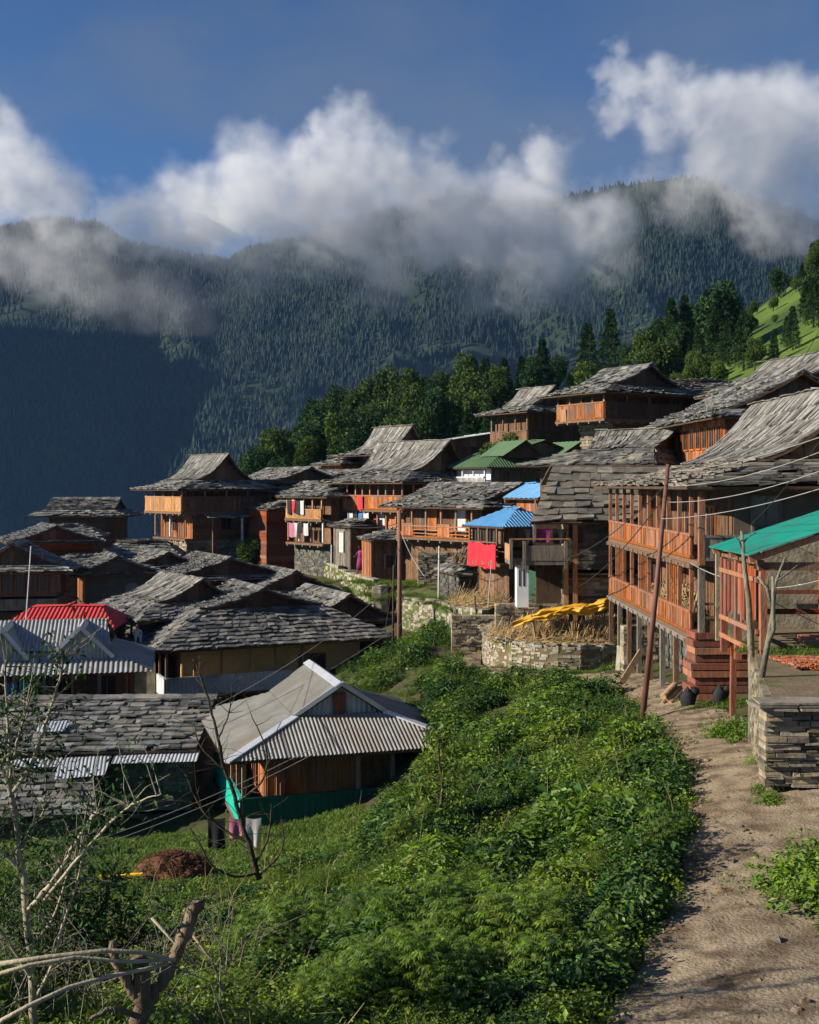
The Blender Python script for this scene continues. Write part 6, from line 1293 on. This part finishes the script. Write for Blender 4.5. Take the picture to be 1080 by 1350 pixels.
pd = path_dist(x, y)
pe = np.interp(y, PATH[:,1], PATH[:,0])
lb_ = np.interp(y, [9,22,25.5,30,34,36,41,42,52,56,58,62], [-9,-10,-4.2,-2.3,-1.0,.5,1.1,-2.5,-3.3,-1.6,1,3])
ub_ = np.interp(y, [9,31,36,39,43,44,47,62], [30,30,30,30,30,3.4,2.6,2.6])
ok = (pd > .0+.25*rg.random(N)) & (x < pe) & (x > lb_) & (x < ub_) & ~in_house(x, y, .15) & ~in_poly(x, y, WP_+[pw(822,49),pw(700,52),pw(640,52)]) & ~in_poly(x, y, WB+[pw(650,53),pw(690,56),pw(640,66),pw(530,68)])
lawn = (y > 25) & (x < -4.2)
ok1 = ok & ~lawn & (np.hypot(x+2.25, y-9.0) > .75)
x1, y1 = x[ok1], y[ok1]; d1 = pd[ok1]; z1 = H(x1, y1); n1 = fbm(x1/2.2, y1/2.2, 3, 41); n2 = fbm(x1/1.1+40, y1/1.1, 2, 43); k = len(x1)
bare = (fbm(x1/1.9+7, y1/1.9, 2, 55) > .54) & (d1 > 1.2)
kind = np.where(n1 < .36, 0, np.where(n1 < .44, 1, np.where(n1 < .49, 2, np.where(n1 < .54, 3, np.where(n2 < .36, 1, 2))))); kind = np.where((kind == 0) & (y1 > 17) & (n2 > .3), np.where(n2 > .42, 2, 1), kind)
near = y1 < 15; kind = np.where(near & (x1 < 2.2) & (n2 < .42), 0, kind)
rnd_ = rg.random(k); kind = np.where(rnd_ < .04, 4, kind); kind = np.where(rnd_ > .985, 5, kind)
edge = d1 < .7; kind = np.where(edge & (rnd_ < .35), 2, np.where(edge & (rnd_ > .6), 1, kind))
cl = vnoise(x1/1.5, y1/1.5, 61)*.65+vnoise(x1/.7, y1/.7, 62)*.35; cl = np.clip((cl-.3)/.42, 0, 1); hscale = (.2+.8*cl*cl*(3-2*cl)+.15*rg.random(k))*np.where(kind == 0, .68, 1.)*np.interp(y1, [9,14,22,45], [.62,.8,1.,1.1]); hscale = np.where(edge, hscale*.8+.22*rg.random(k), hscale); hscale = np.where(bare, hscale*.35, hscale); px1 = 540+x1/y1*F; hscale = hscale*np.where(y1 < 36, np.maximum(np.interp(px1, [200,350,650], [.42,.5,1.]), np.interp(y1, [9,14.5,17.5], [1.1,1.,.5])), 1)
for kd, (nm, ms) in enumerate([('hemp',('leaf','leaf_light')),('nettle',('leaf_dark','leaf')),('small',('leaf','leaf_light')),('feather',('leaf_light','leaf')),('grass',('grass','leaf_dry')),('big',('leaf','leaf_dark'))]):
    for mi_ in (0, 1):
        s = (kind == kd) & ((rg.random(k) < .3) == bool(mi_)) & ~(bare & (rg.random(k) < .7))
        if s.any(): put(nm, ms[mi_], x1[s], y1[s], z1[s]-.03, hscale[s]*rg.uniform(.8,1.25,s.sum()), seed=kd*2+mi_)
# fine grass between
N = 4500; y = 9.2*(60/9.2)**rg.random(N); x = rg.uniform(-.42,.42,N)*y; pdx = path_dist(x, y); lb2 = np.interp(y, [9,22,25.5,30,34,36,41,42,52,56,58,62], [-9,-10,-4.2,-2.3,-1.0,.5,1.1,-2.5,-3.3,-1.6,1,3]); ok = (pdx > -.12) & (x < np.interp(y, PATH[:,1], PATH[:,0])) & (x > lb2) & (x < np.interp(y, [9,31,36,39,43,44,47,62], [30,30,30,30,30,3.4,2.6,2.6])) & ~in_house(x, y, .1) & ~in_poly(x, y, WP_+[pw(822,49),pw(640,52)])
g1 = ok & (rg.random(N) < .25); put('grass', 'grass', x[g1], y[g1], H(x[g1], y[g1])-.02, rg.uniform(.5,1.1,g1.sum()), seed=30)
s = ok & (rg.random(N) < .45); put('small', 'leaf_light', x[s], y[s], H(x[s], y[s])-.02, rg.uniform(.5,1.,s.sum()), seed=31)
# lawn in the lower yard
N = 7000; y = rg.uniform(24.5, 35, N); x = rg.uniform(-12.5, -1.5, N); ok = ~in_house(x, y, .1) & (np.hypot(x-P(228,0,27).x, y-27) > 1.1)
put('lawn', 'grass', x[ok], y[ok], H(x[ok], y[ok]), rg.uniform(.7,1.5,ok.sum()), seed=32); s = ok & (rg.random(N) < .12); put('small', 'leaf', x[s], y[s], H(x[s], y[s])-.02, rg.uniform(.4,.8,s.sum()), seed=33)
# tufts right of the path, at walls, on terraces
def tufts(pxs, pys, ds, n, kinds, sc, seed, zfix=None, spread=(.5,.5), m=None):
    rg = np.random.default_rng(seed); i = rg.integers(0, len(pxs), n); x = (np.array(pxs)[i]-540)/F*np.array(ds)[i]+rg.normal(0, spread[0], n); y = np.array(ds)[i]+rg.normal(0, spread[1], n); z = H(x, y) if zfix is None else np.full(n, zfix)
    for kd in kinds: s = rg.random(n) < 1/len(kinds); put(kd, m or {'grass':'grass','small':'leaf','nettle':'leaf','feather':'leaf_light','hemp':'leaf'}[kd], x[s], y[s], z[s]-.02, rg.uniform(sc*.6, sc*1.3, s.sum()), seed=seed+1)
tufts([1010,1015,1000,1020],[0]*4,[18.1,17.9,18.6,18.0], 30, ['grass','small'], .5, 60, spread=(.12,.1))
tufts([970,978,985],[0]*3,[25.5,25,24.6], 60, ['nettle','small','grass'], .65, 61, spread=(.35,.4))
tufts([925,945,960,885,900],[0]*5,[29.8,29.6,29.3,33,31.5], 110, ['small','grass'], .5, 62, spread=(.3,.25))
tufts([1075,1085],[0]*2,[14.2,13.6], 60, ['nettle','small'], .75, 63, spread=(.28,.5)); tufts([1040,1060,1080],[0]*3,[16.5,16,14.8], 25, ['grass','small'], .3, 64, spread=(.3,.3))
tufts([1050,1080,1020],[0]*3,[23.5,23.5,23.8], 110, ['grass','small'], .45, 65, zfix=TZ, spread=(.5,.25)); tufts([992,996],[0]*2,[22,21], 14, ['small'], .5, 66, spread=(.08,.2))
tufts([700,730,760,690],[0]*4,[44.6,44.3,44.2,45], 70, ['grass','small'], .45, 67, zfix=-6.25, spread=(.5,.2)); tufts([650,680,720,760,800,845],[0]*6,[45.0,43.7,42.9,42.7,42.8,39], 180, ['grass','small'], .5, 68, spread=(.6,.2))
tufts([540,565,590,610],[0]*4,[60.5,58.5,56.5,54.5], 240, ['grass','feather','small'], .6, 69, zfix=-5.9, spread=(.6,.5)); tufts([545,570,600],[0]*3,[59,56.8,54.2], 40, ['feather','small'], .7, 70, zfix=-6.9, spread=(.5,.1))
tufts([490,520,545],[0]*3,[66,65,64.5], 200, ['grass'], .8, 71, zfix=-5.65, spread=(.9,.8)); tufts([650,700,690],[0]*3,[50.5,50,51], 90, ['feather','grass','small'], .8, 72, spread=(.6,.4))
tufts([430,450,480,500],[0]*4,[72.8,69.5,65.5,62.5], 90, ['small','feather'], .8, 73, zfix=-6.4, spread=(.5,.2)); tufts([330,340,350,300],[0]*4,[80,80,81,81.5], 150, ['small','grass'], 1., 74, spread=(1.2,.5))
tufts([15,60,100,120],[0]*4,[58,68,70,71], 120, ['small','grass'], 1., 75, spread=(1,.6))
# dense bush clumps that make the bank lumpy
rb2 = np.random.default_rng(88); kk = rb2.choice(len(x1), 150, replace=False)
for c_ in kk:
    bx_, by_ = x1[c_], y1[c_]; px_c = 540+bx_/by_*F
    if d1[c_] < .9 or (by_ < 36 and px_c < 520): continue
    m_n = 16; r_c = rb2.uniform(.35, .95); xx = bx_+rb2.normal(0, r_c*.5, m_n); yy = by_+rb2.normal(0, r_c*.5, m_n); hh_ = rb2.uniform(.7, 1.2)*np.exp(-((xx-bx_)**2+(yy-by_)**2)/(r_c*r_c*1.2))+.3
    hh_ *= np.interp(by_, [9,14,20], [.5,.7,1.])
    kd = ('nettle','small','nettle')[c_ % 3]; put(kd, ('leaf_dark','leaf','leaf','leaf_light')[(c_//3) % 4], xx, yy, H(xx, yy)-.03, hh_, seed=int(c_) % 997)
mb = MB(); rr_ = random.Random(77)
for i in range(330):
    k_ = rr_.randrange(len(x1)); hx, hy, hz_ = x1[k_], y1[k_], z1[k_]; l_ = rr_.uniform(.3,1.0)*min(1, hy/20); dx_, dy_ = rr_.gauss(0,.25), rr_.gauss(0,.2)
    mb.tube([(hx,hy,hz_),(hx+dx_*.4,hy+dy_*.4,hz_+l_*.6),(hx+dx_,hy+dy_,hz_+l_)], [.008,.006,.002], 4)
tag(mb.build('dead_stems', M['leaf_dry']), 'thin dead stalks sticking out of the weeds', 'plants', kind='stuff')
nm = {'leaf':('undergrowth','green leafy weeds covering the slope'),'leaf_light':('feathery_weeds','yellow green feathery weeds on the slope'),'leaf_dark':('dark_nettles','dark broad leaved weeds on the slope'),'grass':('grass','grass growing over the slope and yard'),'leaf_dry':('dry_grass','dry yellow grass among the weeds')}
for m_, (VV, QQ, _) in ACC.items():
    o = link(nm[m_][0], mesh_np(nm[m_][0], np.concatenate(VV), [np.concatenate(QQ)], M[m_])); tag(o, nm[m_][1], 'plants', kind='stuff')
# ------------------------------------------------------------------ trees of the hill
def crown_mesh(kind, seed):
    rg = np.random.default_rng(seed)
    if kind == 'broad':
        nl = 16; c = rg.normal(0, 1, (nl, 3)); c = nrm_(c)*rg.uniform(.2,.75,(nl,1)); c[:,2] = c[:,2]*.95+.0; rad = rg.uniform(.28,.48, nl)
        n = 6500; i = rg.integers(0, nl, n); d = nrm_(rg.normal(0, 1, (n, 3))); P0 = c[i]+d*rad[i][:,None]*rg.uniform(.75,1.05,(n,1)); P0[:,2] *= 1.15; P0[:,:2] *= .85; ln = rg.uniform(.07,.13,n)
        D = nrm_(d+rg.normal(0,.8,(n,3))); v, q = leaf_quads(P0, D, nrm_(d+rg.normal(0,.5,(n,3))), ln, ln*.75, .2)
        v = v*np.array([3.1,3.1,3.3])+np.array([0,0,4.9]); return v, q
    n = 5200; t = rg.random(n)**.8; z = 1.0+t*8.2; tier = .78+.22*np.sin(z*5.2+rg.normal(0,.5,n)); rr = (2.3*(1-t)**.8+.15)*tier*np.sqrt(rg.random(n))**.6; a = rg.uniform(0,6.283,n)
    lob = 1+.18*np.sin(a*3+seed)+.12*np.sin(a*5+z*1.3); rr = rr*lob; P0 = np.stack([rr*np.cos(a), rr*np.sin(a), z-rr*.22], 1); D = nrm_(np.stack([np.cos(a), np.sin(a), rg.normal(-.25,.3,n)], 1)+rg.normal(0,.3,(n,3))); ln = rg.uniform(.25,.48,n); v, q = leaf_quads(P0, D, nrm_(rg.normal(0,.5,(n,3))+np.array([0,0,1])), ln, ln*.42, .15)
    return v, q
CR = {}
for kd, nv_, mt in (('broad',5,'tree_leaf'),('broadd',3,'tree_dark'),('conif',4,'tree_dark'),('light',2,'bush_leaf')):
    for s in range(nv_):
        v, q = crown_mesh('conif' if kd == 'conif' else 'broad', s*7+len(kd)); CR.setdefault(kd, []).append(mesh_np('crown', v, [q], M[mt]))
mb = MB(); mb.tube([(0,0,-.8),(.05,0,1.5),(-.05,.05,3.5),(0,0,5.2)], [.24,.19,.14,.06], 8); mb.tube([(.02,0,2.0),(.7,.3,3.4),(1.4,.5,4.8)], [.11,.08,.03], 6); mb.tube([(0,0,2.4),(-.7,-.2,3.8),(-1.3,-.3,5.2)], [.11,.07,.03], 6); mb.tube([(0,0,3),(.1,.8,4.3),(.2,1.3,5.5)], [.09,.06,.03], 6); trunk_b = mb.mesh('trunk', M['bark_dark'], True)
mb = MB(); mb.tube([(0,0,-.8),(0,0,4),(0,0,9.0)], [.22,.14,.03], 8); trunk_c = mb.mesh('trunk', M['bark_dark'], True)
rt = random.Random(21)
def tree(px, d, kd, sc, lb, grp, zoff=0):
    if px > 985: sc *= .66
    p = P(px, 0, d); z = hz_at(p.x, p.y); e = empty('conifer_tree' if kd == 'conif' else 'broadleaf_tree', (p.x, p.y, z), rt.uniform(0,6.28), lb, 'tree', grp); e.scale = (sc*rt.uniform(.9,1.1), sc*rt.uniform(.9,1.1), sc*rt.uniform(.9,1.15))
    for nm_, me in (('trunk', trunk_c if kd == 'conif' else trunk_b), ('crown', rt.choice(CR[kd]))): link(nm_, me, e)
LBB = 'round dark green broadleaf tree in the wood covering the hill behind the village'; LBC = 'dark conifer among the trees of the hill behind the village'; LBL = 'pale yellow green bush tree scattered on the hill meadow'
taken = []
def sep(px, d, mn):
    x = (px-540)/F*d
    for (a, b) in taken:
        if (a-x)**2+(b-d)**2 < mn*mn: return False
    taken.append((x, d)); return True
for i in range(1500):
    px = rt.uniform(285, 650); d = rt.uniform(112, 176)
    if px < 330 and d < 150: continue
    if 560 < px < 660 and d < 140 and rt.random() < .6: continue
    if sep(px, d, 3.4): tree(px, d, rt.choice(['broad','broad','broadd','broadd']), rt.uniform(.55,.92), LBB, 'broadleaf trees on the hill')
for i in range(700):
    px = rt.uniform(600, 1180); d = rt.uniform(98, 160)
    g_ = vnoise(np.array(px/70.), np.array(d/22.), 12)
    if g_ > .60: continue
    if 965 < px < 1062 and d > 108: continue
    if sep(px, d, 3.6): kd = 'conif' if g_ < .42 else rt.choice(['broad','broadd']); tree(px, d, kd, rt.uniform(.45,.72), LBC if kd == 'conif' else LBB, 'conifers on the hill' if kd == 'conif' else 'broadleaf trees on the hill')
for (px, d, kd, sc) in [(640,150,'conif',1.15),(665,148,'conif',1.0),(715,146,'conif',1.1),(775,144,'conif',1.15),(805,143,'conif',1.25),(885,140,'conif',1.15),(903,141,'conif',1.05),(945,118,'broadd',1.35),(950,116,'conif',1.2),(1025,149,'broadd',1.0),(1057,151,'conif',.55),(1075,120,'broadd',1.2),(1085,150,'broad',1.0),(870,112,'broad',1.1),(995,100,'broad',.8)]:
    tree(px, d, kd, sc*.72, LBC if kd == 'conif' else LBB, 'conifers on the hill' if kd == 'conif' else 'broadleaf trees on the hill')
for i in range(90):
    px = rt.uniform(560, 1090); d = rt.uniform(98, 158)
    if sep(px, d, 2.2): tree(px, d, 'light', rt.uniform(.22,.42), LBL, 'pale bushes on the hill')
# village shrubs
def shrub(px, d, sc, kd, lb, z=None, zs=1.):
    p = P(px, 0, d); z_ = hz_at(p.x, p.y) if z is None else z; e = empty('shrub', (p.x, p.y, z_-.2), rt.uniform(0,6), lb, 'shrub'); e.scale = (sc, sc, sc*zs)
    mb = MB(); mb.tube([(0,0,-.5),(0,.05,2.5),(.1,0,5)], [.2,.15,.06], 6); mb.build('stem', M['bark_dark'], e); link('crown', rt.choice(CR[kd]), e)
shrub(331,80.5,.36,'light','bright green bush beside the tall balcony house',None,1.0); shrub(340,76,.22,'light','low green bush under the tall balcony house',None,.7); shrub(660,74,.52,'broad','leafy fruit tree in front of the sharp shingle peak house',-.6); shrub(640,73,.42,'broad','leafy tree left of the fruit tree by the green roof',-1.); shrub(97,74,.24,'light','small green bush below the log storehouse',-5.9,.8)
shrub(55,76,.2,'light','smaller green bush near the flat stone hut',-5.7,.8); shrub(18,57,.3,'light','green bush at the left edge behind the grey tin roof',-7.8,.6); shrub(878,58,.22,'light','small light shrub on the slate roofs below the tower house',1.2); shrub(452,63.5,.2,'broad','small dark bush on the retaining wall',-6.6,.7)

# ------------------------------------------------------------------ bare saplings in the foreground
def branchy(name, base, curves, m, lb, cat, leaves=0, leafm='leaf_dark', seed=0, ll=.07, twigs=0, twl=.3):
    r = random.Random(seed); e = empty(name, base, 0, lb, cat); tips = []
    for i, (pts, ra, rb) in enumerate(curves):
        pts = [Vector(p)-base for p in pts]; n = 5*(len(pts)-1); sm = []
        for k in range(n+1):
            t = k/n*(len(pts)-1); i0 = min(int(t), len(pts)-2); f = t-i0; p_1 = pts[max(i0-1,0)]; p0 = pts[i0]; p1 = pts[i0+1]; p2 = pts[min(i0+2,len(pts)-1)]
            sm.append(.5*((2*p0)+(p1-p_1)*f+(2*p_1-5*p0+4*p1-p2)*f*f+(3*p0-p_1-3*p1+p2)*f**3)+Vector((r.uniform(-1,1),r.uniform(-1,1),r.uniform(-1,1)))*ra*.35)
        mb = MB(); mb.tube(sm, list(np.linspace(ra, rb, n+1)), 8 if i == 0 else 6); mb.build('trunk' if i == 0 else 'branch', M[m], e, True); tips += sm[2:]
    tw = MB(); tp = []
    for i in range(twigs):
        p = r.choice(tips); d = Vector((r.uniform(-1,1), r.uniform(-.6,.6), r.uniform(-.35,1))).normalized(); l_ = twl*r.uniform(.4,1.2); q_ = [p, p+d*l_*.5+Vector((0,0,.03)), p+d*l_+Vector((r.uniform(-.1,.1),0,r.uniform(-.05,.12)))]; tw.tube(q_, [.007,.005,.002], 4); tp += q_[1:]
    if twigs: tw.build('twigs', M['bark_grey' if m == 'bark_pale' else m], e); e.children[-1]['kind'] = 'stuff'
    if leaves:
        rgn = np.random.default_rng(seed); A_ = np.array([tuple(r.choice(tp or tips)) for _ in range(leaves)])+rgn.normal(0,.05,(leaves,3)); D = nrm_(rgn.normal(0,1,(leaves,3))+np.array([0,0,-.2])); ln = ll*rgn.uniform(.6,1.3,leaves); v, q = leaf_quads(A_, D, nrm_(rgn.normal(0,1,(leaves,3))+np.array([0,0,1])), ln, ln*.38, .1); o = link('foliage', mesh_np('foliage', v, [q], M[leafm]), e)
    return e
def Q(px, py, d): return P(px, py, d)
d = 9.8; bs_ = Q(48,1360,d); bs_.z -= .3
branchy('pale_sapling', bs_, [([Q(48,1390,d),Q(42,1290,d),Q(35,1190,d),Q(24,1110,d),Q(14,1040,d),Q(-4,1002,d)],.038,.022),([Q(16,1045,d),Q(40,1010,9.7),Q(62,950,9.6),Q(76,905,9.5),Q(84,870,9.5)],.022,.006),([Q(10,1032,d),Q(12,985,d),Q(9,930,d),Q(6,870,d)],.02,.006),([Q(12,1035,d),Q(22,980,9.6),Q(32,945,9.6),Q(36,925,9.6)],.012,.004),
   ([Q(36,1200,d),Q(62,1170,9.6),Q(95,1120,9.5),Q(112,1090,9.4),Q(128,1070,9.4)],.024,.012),([Q(60,1185,9.6),Q(105,1130,9.3),Q(150,1080,9.2),Q(180,1058,9.1),Q(212,1047,9.0)],.017,.005),([Q(28,1120,d),Q(55,1075,9.9),Q(58,1060,10),Q(62,1010,10)],.012,.004),([Q(30,1150,d),Q(-20,1105,9.7),Q(-60,1080,9.7)],.02,.008),([Q(40,1250,d),Q(70,1210,10),Q(90,1150,10),Q(100,1105,10)],.016,.005),([Q(44,1320,d),Q(70,1270,9.7),Q(82,1220,9.6),Q(100,1170,9.6),Q(108,1130,9.6)],.018,.006),([Q(42,1290,d),Q(10,1240,9.6),Q(-30,1200,9.5)],.018,.006)],
   'bark_pale', 'slim pale barked sapling with narrow dark leaves at the left edge', 'tree', 3000, 'leaf_dark', 1, .06, 230, .42)
d = 12.5; bs_ = Q(60,1330,d); bs_.z -= .2
branchy('leafy_shrub', bs_, [([Q(60,1340,d),Q(90,1270,d),Q(130,1200,d),Q(160,1150,d)],.03,.01),([Q(60,1320,d),Q(30,1240,d),Q(10,1180,d)],.025,.01),([Q(70,1310,d),Q(75,1240,12.3),Q(70,1160,12.3)],.025,.008),([Q(90,1280,d),Q(150,1250,12.4),Q(200,1240,12.4)],.02,.006)], 'bark_dark', 'dark glossy leaved bush behind the pale sapling', 'shrub', 2600, 'leaf_dark', 5, .09, 260, .55)
mb = MB(); rb_ = random.Random(31)
for i in range(170):
    p = Q(rb_.uniform(-20,330), 0, rb_.uniform(9.5,15)); z_ = hz_at(p.x, p.y); a = rb_.uniform(0,6.28); l_ = rb_.uniform(.5,1.5); h_ = rb_.uniform(.25,.9)
    mb.tube([(p.x,p.y,z_),(p.x+math.cos(a)*l_*.3,p.y+math.sin(a)*l_*.2,z_+h_*.8),(p.x+math.cos(a)*l_*.7,p.y+math.sin(a)*l_*.4,z_+h_),(p.x+math.cos(a)*l_,p.y+math.sin(a)*l_*.6,z_+h_*rb_.uniform(.3,.9))], [.007,.006,.004,.002], 4)
tag(mb.build('brambles', M['bark_grey']), 'tangle of thin bare grey bramble canes at the lower left', 'brambles', kind='stuff')
d = 20; bs_ = Q(341,1158,d); bs_.z -= .3
branchy('bare_tree', bs_, [([Q(341,1158,d),Q(328,1112,d),Q(312,1060,d),Q(295,1010,d),Q(282,950,d),Q(262,885,d),Q(255,868,d)],.055,.008),([Q(336,1140,d),Q(355,1100,d),Q(358,1060,d)],.03,.01),([Q(325,1110,d),Q(290,1090,d),Q(262,1060,d),Q(245,1020,d)],.03,.01),([Q(310,1060,d),Q(345,1030,d),Q(352,990,d),Q(330,940,d)],.025,.008),([Q(297,1015,d),Q(265,985,d),Q(255,950,d)],.02,.008),([Q(287,975,d),Q(302,940,d),Q(306,900,d)],.02,.006),([Q(340,1150,d),Q(310,1156,19.7),Q(278,1140,19.6),Q(262,1110,19.6),Q(250,1090,19.6)],.028,.01),([Q(341,1155,d),Q(372,1120,d),Q(372,1080,d)],.025,.008)], 'bark_dark', 'leafless dark branched tree standing before the corrugated roofed house', 'tree', 0, seed=2, twigs=110, twl=.6)
d = 21; bs_ = Q(577,1120,d); bs_.z -= .3
cv = [([Q(576,1130,d),Q(580,1080,d),Q(583,1040,d),Q(578,990,d),Q(580,965,d)],.05,.008)]
for k in range(11): py = 975+k*13; s = 1 if k % 2 else -1; l_ = 12+k*2.6; cv.append(([Q(579,py,d),Q(579+s*l_*.6,py-3,d+.2),Q(579+s*l_,py+9,d+.3)],.014,.004))
branchy('scraggy_pine', bs_, cv, 'bark_dark', 'thin scraggy young pine with drooping needles on the slope', 'tree', 900, 'leaf_light', 3, .14, 60, .25)
# dead trunk and lying poles, bottom left
d = 9.6; bs_ = Q(185,1380,d); 
e = branchy('dead_trunk', bs_, [([Q(184,1390,d),Q(186,1330,d),Q(184,1265,d)],.085,.07),([Q(183,1320,d),Q(170,1295,9.55),Q(156,1272,9.5),Q(147,1240,9.5)],.055,.035),([Q(186,1340,d),Q(205,1305,9.7),Q(225,1275,9.7),Q(244,1230,9.7),Q(262,1188,9.7)],.05,.065),([Q(176,1318,d),Q(176,1290,9.7),Q(177,1268,9.7)],.02,.015),([Q(188,1345,d),Q(150,1330,9.4),Q(120,1345,9.3)],.03,.015)], 'trunk_bark', 'dead forked tree trunk with sawn limbs at the bottom left', 'tree', 0, seed=4)
def stick(pts, ra, rb, m, lb): branch = pole('lying_pole', pts, list(np.linspace(ra*.75, rb*.75, len(pts))), m, lb, 'pole', group='poles laid through the dead trunk')
stick([Q(-30,1275,9.2),Q(60,1262,9.3),Q(140,1253,9.4),Q(190,1256,9.5),Q(222,1264,9.6)],.026,.024,'bark_pale','uppermost pale pole resting in the fork of the dead trunk'); stick([Q(-30,1292,9.1),Q(40,1272,9.2),Q(100,1262,9.3),Q(170,1268,9.45),Q(232,1265,9.6)],.022,.02,'bark_pale','middle pole crossing behind the dead trunk fork')
stick([Q(-10,1352,8.9),Q(40,1325,9.0),Q(90,1302,9.2),Q(140,1288,9.35),Q(190,1278,9.5),Q(222,1270,9.6)],.026,.022,'bark_pale','lowest curved pale pole crossing the dead trunk'); stick([Q(200,1210,11),Q(235,1248,11),Q(255,1270,11)],.018,.016,'bark_pale','short broken stick right of the dead trunk limb'); stick([Q(252,1230,11),Q(275,1260,11),Q(288,1282,11)],.018,.014,'cut_wood','second short stick lying further right of the dead trunk')
